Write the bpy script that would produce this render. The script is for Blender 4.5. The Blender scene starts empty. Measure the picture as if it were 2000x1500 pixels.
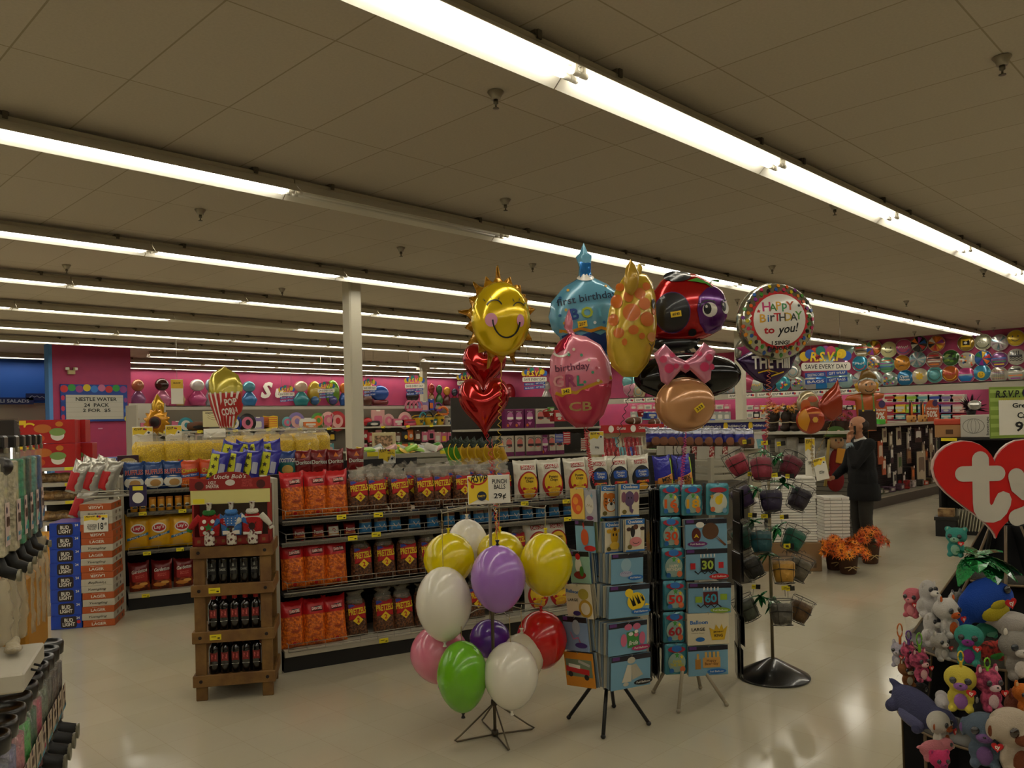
import bpy, math, random
import numpy as np
from mathutils import Vector, Matrix
from mathutils.geometry import delaunay_2d_cdt
random.seed(7)
PI=math.pi; rad=math.radians
C=bpy.context.scene.collection
# ---------------- camera, world, exposure ----------------
FO=1580.; CX,CY=1000.,824.; ROLL=.023; YAW=rad(44.6); HH=1.75
Fw=Vector((math.cos(YAW),math.sin(YAW),0)); Rt=Vector((math.sin(YAW),-math.cos(YAW),0)); Up=Vector((0,0,1))
cr,sr=math.cos(ROLL),math.sin(ROLL)
cd=bpy.data.cameras.new('camera'); cam=bpy.data.objects.new('camera',cd); C.objects.link(cam)
cd.sensor_width=36; cd.lens=FO/2000*36; cd.shift_y=(CY-750)/2000; cd.clip_end=200
cu=Up*cr+Rt*sr; crt=Rt*cr-Up*sr
cam.matrix_world=Matrix(((crt.x,cu.x,-Fw.x,0),(crt.y,cu.y,-Fw.y,0),(crt.z,cu.z,-Fw.z,HH),(0,0,0,1)))
sc=bpy.context.scene; sc.camera=cam
sc.view_settings.view_transform='Standard'; sc.view_settings.look='None'; sc.view_settings.gamma=1
sc.view_settings.use_curve_mapping=False; sc.view_settings.exposure=-0.25
sc.cycles.max_bounces=7; sc.cycles.diffuse_bounces=4; sc.cycles.glossy_bounces=3; sc.cycles.transparent_max_bounces=12
sc.cycles.sample_clamp_indirect=6
wd=bpy.data.worlds.new('world'); sc.world=wd; wd.use_nodes=True
wd.node_tree.nodes['Background'].inputs[0].default_value=(.55,.5,.42,1); wd.node_tree.nodes['Background'].inputs[1].default_value=.05
LAMP=15.0; LAMPC=(1,.93,.78)
# ---------------- measuring: the line of sight of a photo point met with a height, a wall plane or a distance ----------------
def ray(x,y):
    a,b=(x-CX)/FO,-(y-CY)/FO
    return Fw+Rt*(cr*a+sr*b)+Up*(cr*b-sr*a)
def PZ(x,y,z):
    d=ray(x,y); t=(z-HH)/d.z; return Vector((0,0,HH))+d*t
def PD(x,y,t): return Vector((0,0,HH))+ray(x,y)*t
class Frame:
    """a vertical plane through P whose x runs along azimuth ang; back is +y"""
    def __init__(s,P,ang):
        s.P=Vector((P[0],P[1],0)); s.a=rad(ang); s.u=Vector((math.cos(s.a),math.sin(s.a),0)); s.n=Vector((-s.u.y,s.u.x,0))
    def sz(s,x,y,back=0):
        d=ray(x,y); o=Vector((0,0,HH)); P=s.P+s.n*back; t=(P-o).dot(s.n)/d.dot(s.n); q=o+d*t
        return (q-P).dot(s.u),q.z
    def at(s,u,back=0,z=0): return s.P+s.u*u+s.n*back+Up*z
    def s(s_,x,y=900,back=0): return s_.sz(x,y,back)[0]
FACE=rad(44.6-90)   # azimuth of a front that looks straight back at the viewer
# ---------------- materials ----------------
def lin(c):
    if isinstance(c,str):
        c=[int(c[i:i+2],16)/255 for i in (0,2,4)]
        return tuple(x/12.92 if x<=.04045 else ((x+.055)/1.055)**2.4 for x in c)
    return tuple(c)
_m={}
def mt(col,r=.5,m=0.,n=None,b=None,a=1.,e=0.,tr=0.,coat=0.,sub=0.):
    """col, roughness, metal, n=(scale,col2,lo,hi) noise colour, b=(scale,strength) bump, a alpha, e emission, tr transmission"""
    k=(col,r,m,n,b,a,e,tr,coat,sub)
    if k in _m: return _m[k]
    M=bpy.data.materials.new('mat'); M.use_nodes=True; nt=M.node_tree; B=nt.nodes['Principled BSDF']
    I=B.inputs; c=lin(col); I['Base Color'].default_value=(*c,1); I['Roughness'].default_value=r; I['Metallic'].default_value=m
    I['Alpha'].default_value=a; I['Transmission Weight'].default_value=tr; I['Coat Weight'].default_value=coat; I['Coat Roughness'].default_value=.08
    if sub: I['Subsurface Weight'].default_value=sub; I['Subsurface Radius'].default_value=(.02,.02,.02)
    if e: I['Emission Color'].default_value=(*c,1); I['Emission Strength'].default_value=e
    tc=None
    if n or b:
        tc=nt.nodes.new('ShaderNodeTexCoord')
    if n:
        N=nt.nodes.new('ShaderNodeTexNoise'); N.inputs['Scale'].default_value=n[0]; N.inputs['Detail'].default_value=3
        nt.links.new(tc.outputs['Object'],N.inputs['Vector'])
        R=nt.nodes.new('ShaderNodeValToRGB'); R.color_ramp.elements[0].position=n[2] if len(n)>2 else .4; R.color_ramp.elements[1].position=n[3] if len(n)>3 else .6
        R.color_ramp.elements[0].color=(*c,1); R.color_ramp.elements[1].color=(*lin(n[1]),1)
        nt.links.new(N.outputs[0],R.inputs[0]); nt.links.new(R.outputs[0],I['Base Color'])
    if b:
        N=nt.nodes.new('ShaderNodeTexNoise'); N.inputs['Scale'].default_value=b[0]; N.inputs['Detail'].default_value=2
        nt.links.new(tc.outputs['Object'],N.inputs['Vector'])
        U=nt.nodes.new('ShaderNodeBump'); U.inputs['Strength'].default_value=b[1]; U.inputs['Distance'].default_value=.01
        nt.links.new(N.outputs[0],U.inputs['Height']); nt.links.new(U.outputs[0],I['Normal'])
    _m[k]=M; return M
def foil(c,r=.22,m=.55): return mt(c,r,m,b=(9,.25),coat=.6)
def bagm(c,r=.3): return mt(c,r,.15,b=(22,.7),coat=.3)
def paper(c): return mt(c,.55)
def fur(c,c2=None): return mt(c,.95,0,n=(60,c2 or c,.4,.62),b=(240,.35))
def steel(c='9a978c'): return mt(c,.35,.8)
WHITE='d8d4c4'; BLK='0b0b0b'
def clear(c='ffffff',a=.16,r=.12): return mt(c,r,0,a=a,b=(30,.6))
# ---------------- shapes: each gives (verts, faces) ----------------
def box(cx,cy,cz,sx,sy,sz,b=0):
    x,y,z=sx/2,sy/2,sz/2
    if b<=0:
        v=[(cx+i*x,cy+j*y,cz+k*z) for i in(-1,1) for j in(-1,1) for k in(-1,1)]
        return v,[(0,1,3,2),(4,6,7,5),(0,4,5,1),(2,3,7,6),(0,2,6,4),(1,5,7,3)]
    v=[];ix={}
    for i in(-1,1):
        for j in(-1,1):
            for k in(-1,1):
                for ax in range(3):
                    p=[i*(x-b),j*(y-b),k*(z-b)]; p[ax]=(i*x,j*y,k*z)[ax]
                    ix[i,j,k,ax]=len(v); v.append((cx+p[0],cy+p[1],cz+p[2]))
    f=[]
    for s in(-1,1):
        q=[(-1,-1),(1,-1),(1,1),(-1,1)]
        if s<0:q=q[::-1]
        f.append(tuple(ix[s,a_,b_,0] for a_,b_ in q)); f.append(tuple(ix[b_,s,a_,1] for a_,b_ in q)); f.append(tuple(ix[a_,b_,s,2] for a_,b_ in q))
    for a_ in(-1,1):
        for b_ in(-1,1):
            f.append((ix[-1,a_,b_,1],ix[1,a_,b_,1],ix[1,a_,b_,2],ix[-1,a_,b_,2]))
            f.append((ix[a_,-1,b_,0],ix[a_,1,b_,0],ix[a_,1,b_,2],ix[a_,-1,b_,2]))
            f.append((ix[a_,b_,-1,0],ix[a_,b_,1,0],ix[a_,b_,1,1],ix[a_,b_,-1,1]))
    for i in(-1,1):
        for j in(-1,1):
            for k in(-1,1): f.append((ix[i,j,k,0],ix[i,j,k,1],ix[i,j,k,2]))
    return v,f
def lathe(pr,n=16,cap=True):
    v=[];f=[]
    for (r,z) in pr:
        for i in range(n): t=2*PI*i/n; v.append((r*math.cos(t),r*math.sin(t),z))
    for k in range(len(pr)-1):
        for i in range(n):
            j=(i+1)%n; f.append((k*n+i,k*n+j,(k+1)*n+j,(k+1)*n+i))
    if cap: f.append(tuple(range(n-1,-1,-1))); f.append(tuple((len(pr)-1)*n+i for i in range(n)))
    return v,f
def ball(rx,ry,rz,n=14,c=(0,0,0)):
    m=max(5,n//2+1); pr=[(math.sin(PI*k/m),-math.cos(PI*k/m)) for k in range(m+1)]
    pr[0]=(.02,-1);pr[-1]=(.02,1)
    v,f=lathe(pr,n); return [(x*rx+c[0],y*ry+c[1],z*rz+c[2]) for x,y,z in v],f
def tube(P,r,n=6,closed=False):
    P=[Vector(p) for p in P]; v=[];f=[];m=len(P); up=Vector((0,0,1))
    for i,p in enumerate(P):
        d=(P[(i+1)%m] if (closed or i<m-1) else p)-(P[i-1] if (closed or i>0) else p)
        d.normalize(); a=d.cross(up)
        if a.length<.05: a=d.cross(Vector((1,0,0)))
        a.normalize(); b=d.cross(a); rr=r[i] if isinstance(r,(list,tuple)) else r
        for k in range(n): t=2*PI*k/n; v.append(tuple(p+(a*math.cos(t)+b*math.sin(t))*rr))
    for i in range(m if closed else m-1):
        for k in range(n):
            j=(k+1)%n; i2=(i+1)%m; f.append((i*n+k,i*n+j,i2*n+j,i2*n+k))
    if not closed: f.append(tuple(range(n-1,-1,-1))); f.append(tuple((m-1)*n+k for k in range(n)))
    return v,f
def T(vf,loc=(0,0,0),rx=0,ry=0,rz=0,s=1):
    M=Matrix.Translation(loc)@Matrix.Rotation(rz,4,'Z')@Matrix.Rotation(ry,4,'Y')@Matrix.Rotation(rx,4,'X')
    if not isinstance(s,(tuple,list)): s=(s,s,s)
    return [tuple(M@Vector((x*s[0],y*s[1],z*s[2]))) for x,y,z in vf[0]],vf[1]
def prism(o,y0,y1):
    """outline of (x,z) points pushed from y0 to y1"""
    n=len(o); v=[(x,y0,z) for x,z in o]+[(x,y1,z) for x,z in o]
    return v,[tuple(range(n)),tuple(range(2*n-1,n-1,-1))]+[((i+1)%n,i,n+i,n+(i+1)%n) for i in range(n)]
# flat outlines in (x,z)
def ell(cx,cz,rx,rz,n=24,a0=0): return [(cx+rx*math.cos(a0+2*PI*i/n),cz+rz*math.sin(a0+2*PI*i/n)) for i in range(n)]
def rect(cx,cz,w,h,rot=0):
    c,s=math.cos(rot),math.sin(rot); return [(cx+c*x-s*z,cz+s*x+c*z) for x,z in((-w/2,-h/2),(w/2,-h/2),(w/2,h/2),(-w/2,h/2))]
def rrect(cx,cz,w,h,r,n=4):
    o=[]
    for sx,sz,a in((1,-1,-PI/2),(1,1,0),(-1,1,PI/2),(-1,-1,PI)):
        for k in range(n+1): t=a+PI/2*k/n; o.append((cx+sx*(w/2-r)+r*math.cos(t),cz+sz*(h/2-r)+r*math.sin(t)))
    return o
def star(cx,cz,R,r,n=5,a0=PI/2): return [(cx+(R if i%2==0 else r)*math.cos(a0+PI*i/n),cz+(R if i%2==0 else r)*math.sin(a0+PI*i/n)) for i in range(2*n)]
def heart(cx,cz,w,h,n=32):
    o=[]
    for i in range(n):
        t=2*PI*i/n; o.append((16*math.sin(t)**3/32*w+cx,(13*math.cos(t)-5*math.cos(2*t)-2*math.cos(3*t)-math.cos(4*t)+2.5)/29*h+cz))
    return o[::-1]
def stroke(P,w):
    """a thin band along points"""
    L=[];R_=[]
    for i,(x,z) in enumerate(P):
        a=P[max(0,i-1)];b=P[min(len(P)-1,i+1)]; dx,dz=b[0]-a[0],b[1]-a[1]; l=math.hypot(dx,dz) or 1
        L.append((x-dz/l*w/2,z+dx/l*w/2)); R_.append((x+dz/l*w/2,z-dx/l*w/2))
    n=len(P); return L+R_,[(i,i+1,n+i+1,n+i) for i in range(n-1)]
def arc(cx,cz,rx,rz,a0,a1,n=12): return [(cx+rx*math.cos(rad(a0+(a1-a0)*i/n)),cz+rz*math.sin(rad(a0+(a1-a0)*i/n))) for i in range(n+1)]
def squig(w,h,cx,cz,n=9,t=None):
    return stroke([(cx-w/2+w*i/n,cz+(h/2 if i%2 else -h/2)*(.6+.4*math.sin(i*2.3))) for i in range(n+1)],t or h*.22)
_t={}
def text(s,w=None,h=None,cx=0,cz=0,bold=0.,shear=0.,rot=0):
    k=(s,bold,shear)
    if k not in _t:
        c=bpy.data.curves.new('t','FONT'); c.body=s; c.align_x='CENTER'; c.resolution_u=2; c.offset=bold; c.shear=shear; c.space_line=.85
        o=bpy.data.objects.new('t',c); me=bpy.data.meshes.new_from_object(o)
        v=[(p.co.x,p.co.y) for p in me.vertices]; f=[tuple(p.vertices) for p in me.polygons]
        bpy.data.objects.remove(o); bpy.data.meshes.remove(me); bpy.data.curves.remove(c)
        x0,x1=min(p[0] for p in v),max(p[0] for p in v); z0,z1=min(p[1] for p in v),max(p[1] for p in v)
        _t[k]=([((x-(x0+x1)/2),(z-(z0+z1)/2)) for x,z in v],f,x1-x0,z1-z0)
    v,f,W,H=_t[k]
    sx=(w/W if w else h/H); sz=(h/H if h else sx)
    if w and not h: sz=sx
    c_,s_=math.cos(rot),math.sin(rot)
    return [(cx+c_*x*sx-s_*z*sz,cz+s_*x*sx+c_*z*sz) for x,z in v],f
def shp(o):
    """a flat outline or ready (verts,faces) as (verts,faces)"""
    if isinstance(o,tuple) and len(o)==2 and o[1] and isinstance(o[1][0],tuple) and isinstance(o[1][0][0],int): return o
    return o,[tuple(range(len(o)))]
def cutfine(v,g=None,n_=6):
    pts=[Vector(p) for p in v]; n=len(pts); xs=[p[0] for p in v]; zs=[p[1] for p in v]
    st=g or max(max(xs)-min(xs),max(zs)-min(zs))/n_; c=(sum(xs)/n,sum(zs)/n); a=min(xs)+st*.5
    while a<max(xs):
        b=min(zs)+st*.5
        while b<max(zs): pts.append(Vector((a,b))); b+=st
        a+=st
    r=delaunay_2d_cdt(pts,[],[list(range(n))],1,1e-6); return [tuple(p) for p in r[0]],[tuple(q) for q in r[2]]
class MB:
    def __init__(s): s.v=[];s.f=[];s.mi=[];s.ms=[];s.sm=[]
    def add(s,vf,m,sm=False):
        n=len(s.v); s.v+=[tuple(p) for p in vf[0]]
        if m not in s.ms: s.ms.append(m)
        i=s.ms.index(m)
        for q in vf[1]: s.f.append(tuple(n+k for k in q)); s.mi.append(i); s.sm.append(sm)
        return s
    def dec(s,o,m,y=0.,fn=None,e=.0015):
        """a printed mark: flat shape in (x,z) laid on the surface y=fn(x,z)"""
        v,f=shp(o)
        if fn and len(f)==1 and len(v)>3: v,f=cutfine(v)
        s.add(([(x,(fn(x,z) if fn else y)-e,z) for x,z in v],f),m); return s
    def mesh(s,name='mesh'):
        me=bpy.data.meshes.new(name); me.from_pydata(s.v,[],s.f)
        for m in s.ms: me.materials.append(m)
        me.polygons.foreach_set('material_index',s.mi); me.polygons.foreach_set('use_smooth',s.sm); me.update(); return me
def ob(name,mb,parent=None,loc=(0,0,0),rz=0,label=None,cat=None,group=None,kind=None,rot=None):
    o=bpy.data.objects.new(name,mb.mesh(name) if isinstance(mb,MB) else mb); C.objects.link(o)
    o.location=loc; o.rotation_euler=rot or (0,0,rz)
    if parent: o.parent=parent
    if label: o['label']=label
    if cat: o['category']=cat
    if group: o['group']=group
    if kind: o['kind']=kind
    return o
def thing(name,label,cat,loc=(0,0,0),rz=0,group=None,rot=None): return ob(name,None,None,loc,rz,label,cat,group,None,rot)
def dup(o,loc=None,rz=None,label=None,rot=None,group=None,par=None):
    c=o.copy(); C.objects.link(c)
    if par: c.parent=par
    if loc is not None: c.location=loc
    if rz is not None: c.rotation_euler=(0,0,rz)
    if rot is not None: c.rotation_euler=rot
    if label: c['label']=label
    if group: c['group']=group
    for ch in o.children: dup(ch,par=c)
    return c
ORD=['first','second','third','fourth','fifth','sixth','seventh','eighth','ninth','tenth','eleventh','twelfth','thirteenth','fourteenth','fifteenth','sixteenth','seventeenth','eighteenth','nineteenth','twentieth']+['%dth'%k for k in range(21,60)]
def once(proto,used={}):
    """first placement moves the prototype itself, later ones copy it"""
    if proto.name in used: return False
    used[proto.name]=1; return True
def put(proto,loc,rz,label,rot=None,group=None):
    if once(proto):
        proto.location=loc; proto.rotation_euler=rot or (0,0,rz); proto['label']=label
        if group: proto['group']=group
        return proto
    return dup(proto,loc,rz,label,rot,group)
# inflated foil and bag forms
class Infl:
    def __init__(s,o,Th,N=44):
        o=[(float(a),float(b)) for a,b in o]; s.o=o; s.T=Th
        X=np.array([p[0] for p in o]);Z=np.array([p[1] for p in o]); s.x0,s.x1,s.z0,s.z1=X.min(),X.max(),Z.min(),Z.max()
        W=max(s.x1-s.x0,s.z1-s.z0); s.d=W/N; nx=int((s.x1-s.x0)/s.d)+3; nz=int((s.z1-s.z0)/s.d)+3
        gx=s.x0+(np.arange(nx)-1)*s.d; gz=s.z0+(np.arange(nz)-1)*s.d; GX,GZ=np.meshgrid(gx,gz,indexing='ij')
        ins=np.zeros(GX.shape,bool); j=len(o)-1
        for i in range(len(o)):
            xi,zi,xj,zj=X[i],Z[i],X[j],Z[j]
            c=((zi>GZ)!=(zj>GZ)); ins^=c&(GX<(xj-xi)*(GZ-zi)/((zj-zi) if abs(zj-zi)>1e-12 else 1e-12)+xi); j=i
        phi=np.zeros(GX.shape)
        for _ in range(500):
            p=.25*(np.roll(phi,1,0)+np.roll(phi,-1,0)+np.roll(phi,1,1)+np.roll(phi,-1,1))+.25
            phi=np.where(ins,p,0)
        s.h=np.sqrt(phi/phi.max()); s.ins=ins; s.GX,s.GZ=GX,GZ
    def y(s,x,z):
        a=(x-s.x0)/s.d+1; b=(z-s.z0)/s.d+1; i=int(math.floor(a)); j=int(math.floor(b))
        i=min(max(i,0),s.h.shape[0]-2); j=min(max(j,0),s.h.shape[1]-2); a-=i;b-=j
        h=s.h; q=h[i,j]*(1-a)*(1-b)+h[i+1,j]*a*(1-b)+h[i,j+1]*(1-a)*b+h[i+1,j+1]*a*b
        return -s.T/2*float(q)
    def mesh2(s,step=2,inner=None):
        pts=[Vector(p) for p in s.o]; n=len(pts)
        m=s.ins.copy()
        m&=np.roll(s.ins,1,0)&np.roll(s.ins,-1,0)&np.roll(s.ins,1,1)&np.roll(s.ins,-1,1)
        for i in range(0,m.shape[0],step):
            for j in range(0,m.shape[1],step):
                if m[i,j]: pts.append(Vector((s.GX[i,j],s.GZ[i,j])))
        r=delaunay_2d_cdt(pts,[],[list(range(n))],1,1e-6)
        return [tuple(p) for p in r[0]],[tuple(f) for f in r[2]],[min(q) if q else 999 for q in r[3]],n
    def put(s,mb,m,mback=None,step=1):
        v,f,org,n=s.mesh2(step)
        yy=[0 if o_<n else s.y(x,z) for (x,z),o_ in zip(v,org)]
        mb.add(([(x,y,z) for (x,z),y in zip(v,yy)],f),m,True)
        mb.add(([(x,-y*.95,z) for (x,z),y in zip(v,yy)],[q[::-1] for q in f]),mback or m,True)
    def print(s,mb,o,m,e=.002,g=.02):
        """decal cut fine enough to follow the swelling"""
        v,f=shp(o)
        if len(f)==1 and len(v)>2:
            pts=[Vector(p) for p in v]; n=len(pts); xs=[p[0] for p in v]; zs=[p[1] for p in v]
            st=max(g,1e-3); a=min(xs)+st/2
            edges_in=[]
            while a<max(xs):
                b=min(zs)+st/2
                while b<max(zs): pts.append(Vector((a,b))); b+=st
                a+=st
            r=delaunay_2d_cdt(pts,[],[list(range(n))],1,1e-6); v=[tuple(p) for p in r[0]]; f=[tuple(q) for q in r[2]]
        mb.add(([(x,s.y(x,z)-e-.004,z) for x,z in v],f),m,True)
def blob(parts,vox=.008,sm=4):
    """one continuous soft body from overlapping ellipsoids: (c,(rx,ry,rz),(rotx,roty,rotz))"""
    mb=MB(); m0=mt('888888')
    for p in parts:
        c,r=p[0],p[1]; R=p[2] if len(p)>2 else (0,0,0)
        mb.add(T(ball(*r,n=16),c,*R),m0,True)
    o=bpy.data.objects.new('t',mb.mesh()); C.objects.link(o)
    q=o.modifiers.new('r','REMESH'); q.mode='VOXEL'; q.voxel_size=vox
    q=o.modifiers.new('s','SMOOTH'); q.iterations=sm; q.factor=.5
    dg=bpy.context.evaluated_depsgraph_get(); me=bpy.data.meshes.new_from_object(o.evaluated_get(dg),depsgraph=dg)
    bpy.data.objects.remove(o); me.materials.clear()
    for p in me.polygons: p.use_smooth=True
    return me
def blobm(parts,m,vox=.008,sm=4):
    me=blob(parts,vox,sm); me.materials.append(m); return me
def limb(a,b,r1,r2,n=5):
    a,b=Vector(a),Vector(b); L=[]
    for i in range(n+1):
        t=i/n; r=r1+(r2-r1)*t; L.append((tuple(a.lerp(b,t)),(r,r,r)))
    return L
# ---------------- the room ----------------
CZ=3.8
def gridmat(c1,c2,w,h,mort,mc,rough,bs=0,ns=6,spec=.5):
    M=bpy.data.materials.new('grid'); M.use_nodes=True; nt=M.node_tree; B=nt.nodes['Principled BSDF']
    tc=nt.nodes.new('ShaderNodeTexCoord'); br=nt.nodes.new('ShaderNodeTexBrick'); br.offset=0
    nt.links.new(tc.outputs['Object'],br.inputs['Vector'])
    br.inputs['Scale'].default_value=1; br.inputs['Brick Width'].default_value=w; br.inputs['Row Height'].default_value=h; br.inputs['Mortar Size'].default_value=mort
    br.inputs['Mortar Smooth'].default_value=.3; br.inputs['Color1'].default_value=(*lin(c1),1); br.inputs['Color2'].default_value=(*lin(c2),1); br.inputs['Mortar'].default_value=(*lin(mc),1)
    N=nt.nodes.new('ShaderNodeTexNoise'); N.inputs['Scale'].default_value=ns; N.inputs['Detail'].default_value=6; nt.links.new(tc.outputs['Object'],N.inputs['Vector'])
    mx=nt.nodes.new('ShaderNodeMix'); mx.data_type='RGBA'; mx.blend_type='MULTIPLY'; mx.inputs[0].default_value=.18
    nt.links.new(br.outputs[0],mx.inputs[6]); nt.links.new(N.outputs[0],mx.inputs[7]); nt.links.new(mx.outputs[2],B.inputs['Base Color'])
    B.inputs['Roughness'].default_value=rough; B.inputs['Specular IOR Level'].default_value=spec
    if bs:
        U=nt.nodes.new('ShaderNodeBump'); U.inputs['Strength'].default_value=bs; U.inputs['Distance'].default_value=.01
        N2=nt.nodes.new('ShaderNodeTexNoise'); N2.inputs['Scale'].default_value=2.2; N2.inputs['Detail'].default_value=3; nt.links.new(tc.outputs['Object'],N2.inputs['Vector'])
        nt.links.new(N2.outputs[0],U.inputs['Height']); nt.links.new(U.outputs[0],B.inputs['Normal'])
    return M
floorm=gridmat('c8c0a9','c3bba3',.305,.305,.0012,'b3a98e',.13,.12,1.4,.55)
ceilm=gridmat('cdc3b2','c8beac',.61,1.22,.006,'a89c84',.9,0,60,.1)
def plane(name,x0,y0,x1,y1,z,m,flip=False):
    mb=MB(); v=[(x0,y0,z),(x1,y0,z),(x1,y1,z),(x0,y1,z)]; mb.add((v,[(3,2,1,0) if flip else (0,1,2,3)]),m); return ob(name,mb,kind='structure')
X0,X1,Y0,Y1=-9.,23.2,-8.,26.
def slab(name,x0,y0,z0,x1,y1,z1,m):
    mb=MB(); mb.add(box((x0+x1)/2,(y0+y1)/2,(z0+z1)/2,x1-x0,y1-y0,z1-z0),m); return ob(name,mb,kind='structure')
slab('floor',X0,Y0,-.1,X1,Y1,0,floorm); slab('ceiling',X0,Y0,CZ,X1,Y1,CZ+.1,ceilm)
pinkm=mt('a8365c',.6,n=(3,'a0345c')); cream=mt('cfc8b2',.7); bluem=mt('1450a8',.6)
slab('wall_right',X1,Y0,0,X1+.1,Y1,CZ,pinkm); slab('wall_back',7.6,Y1,0,X1+.1,Y1+.1,CZ,pinkm)
slab('wall_left',X0-.1,Y0,0,X0,Y1,CZ,cream); slab('wall_front',X0,Y0-.1,0,X1,Y0,CZ,cream)
slab('wall_blue',X0,24.2,2.55,7.6,24.3,CZ,bluem); slab('wall_cooler',X0,24.6,0,7.6,24.7,2.7,cream); slab('wall_side',7.6,20.95,0,7.7,24.7,CZ,pinkm)
slab('wall_partition',5.88,20.7,0,7.63,21.0,CZ,pinkm)
slab('trim_0',5.80,20.69,0,5.88,21.0,CZ,mt('4f86c4',.6))
for k,(x,y,w) in enumerate(((6.5,9.5,.2),(17.3,9.5,.2),(17.3,21.2,.2))):
    mb=MB(); mb.add(box(x,y,CZ/2,w,w,CZ,.02),mt('c4bda8',.6)); mb.add(box(x,y,.06,w+.03,w+.03,.12),mt('8d8672',.6)); 
    if k==2: mb.add(box(x,y,CZ-.12,w+.12,w+.12,.22),mt('c4bda8',.6))
    ob('column_%d'%k,mb,kind='structure')
# ---------------- strip lights ----------------
tubem=mt((1,.96,.86),.4,e=LAMP); reflm=mt('e6e1d2',.35); housem=mt('b8b09a',.5); endm=mt('d9d4c6',.4); offm=mt('cdc9ba',.3)
FL=2.42
def make_light(lit):
    t=thing('strip_light','x','ceiling light',group='fluorescent strip lights in the rows under the ceiling')
    mb=MB(); mb.add(box(FL/2,0,.085,FL-.01,.09,.06,.006),housem)
    for s in(-1,1): mb.add(([(0.005,s*.045,.075),(FL-.005,s*.045,.075),(FL-.005,s*.15,-.015),(0.005,s*.15,-.015),(0.005,s*.045,.08),(FL-.005,s*.045,.08),(FL-.005,s*.152,-.012),(0.005,s*.152,-.012)],[(0,1,2,3),(7,6,5,4),(2,6,7,3)]),reflm)
    mb.add(([(0.005,-.045,.056),(FL-.005,-.045,.056),(FL-.005,.045,.056),(.005,.045,.056)],[(0,1,2,3)]),reflm)
    ob('reflector',mb,t)
    for x in(.35,FL-.35):
        mb=MB(); mb.add(box(x,0,.125,.05,.11,.03,.004),mt('5b5446',.6)); mb.add(box(x,-.06,.112,.03,.012,.05),mt('5b5446',.6)); ob('ceiling_clip',mb,t)
    for s in(-1,1):
        mb=MB(); mb.add(tube([(.07,s*.035,.012),(FL-.07,s*.035,.012)],.017,8),tubem if lit else offm,True); lt_=ob('lamp_tube',mb,t)
        for x in (.035,FL-.035):
            mb=MB(); mb.add(box(x,s*.035,.03,.025,.03,.06,.004),endm); mb.add(tube([(x-.02,s*.035,.012),(x+.03 if x<1 else x+.03,s*.035,.012)],.018,8),endm,True); ob('lamp_holder',mb,lt_)
    return t
LIT=make_light(True); OFF=make_light(False)
ROWS=[-3.1,-.1,2.9,5.93,8.87,11.5,14.1,16.75,19.1,21.4,23.5,25.6]
TZ=3.665
for i,y in enumerate(ROWS):
    for k in range(-5,8):
        x=3.5+FL*k
        if i>=9 and x<7: continue
        if x+FL>X1-.1: continue
        if i==8 and k==4: continue
        off=(i==3 and k==0) or (i==6 and k==1)
        nm=['second row behind the viewer','row just behind the viewer','row nearest in front']+['%s row from the front'%ORD[j] for j in range(1,10)]
        lb='%s strip light, %s fixture of the %s'%('unlit grey' if off else 'lit white fluorescent',ORD[k+5],nm[i])
        put(OFF if off else LIT,(x,y,TZ),0,lb)
# two lights in the blue room beyond the partition
for k,(px_,py_) in enumerate(((-20,697),(-60,690))):
    if k==0: put(LIT,PZ(px_,py_,3.68)+Vector((-.6,0,0)),0,'short row end light by the blue wall')
# ---------------- sprinkler heads ----------------
t=thing('sprinkler_head','x','sprinkler',group='sprinkler heads under the ceiling')
mb=MB(); mb.add(lathe([(.05,0),(.052,-.004),(.032,-.035),(.03,-.05)],14),mt('a39d8d',.3,.8),True); ob('cup',mb,t)
mb=MB(); mb.add(lathe([(.016,-.05),(.016,-.075),(.006,-.08),(.006,-.1),(.02,-.102),(.02,-.106)],10),mt('6f6a5e',.3,.8),True); ob('nozzle',mb,t)
SP=[(1957,112),(968,180),(987,390),(391,410),(783,484),(1040,516),(130,518),(551,564),(1630,400),(1508,520),(1921,527),(1440,585),(1674,625),(1715,637),(1770,588),(1786,648),(1940,640),(1910,626),(1288,0)]
for k,(x,y) in enumerate(SP[:18]):
    p=PZ(x,y,CZ-.005); p.z=CZ-.002
    if p.x<X1 and p.y<Y1: put(t,p,0,'metal sprinkler head on the ceiling, %s of them from the front'%ORD[sorted(SP[:18],key=lambda q:q[1]).index((x,y))])
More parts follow.
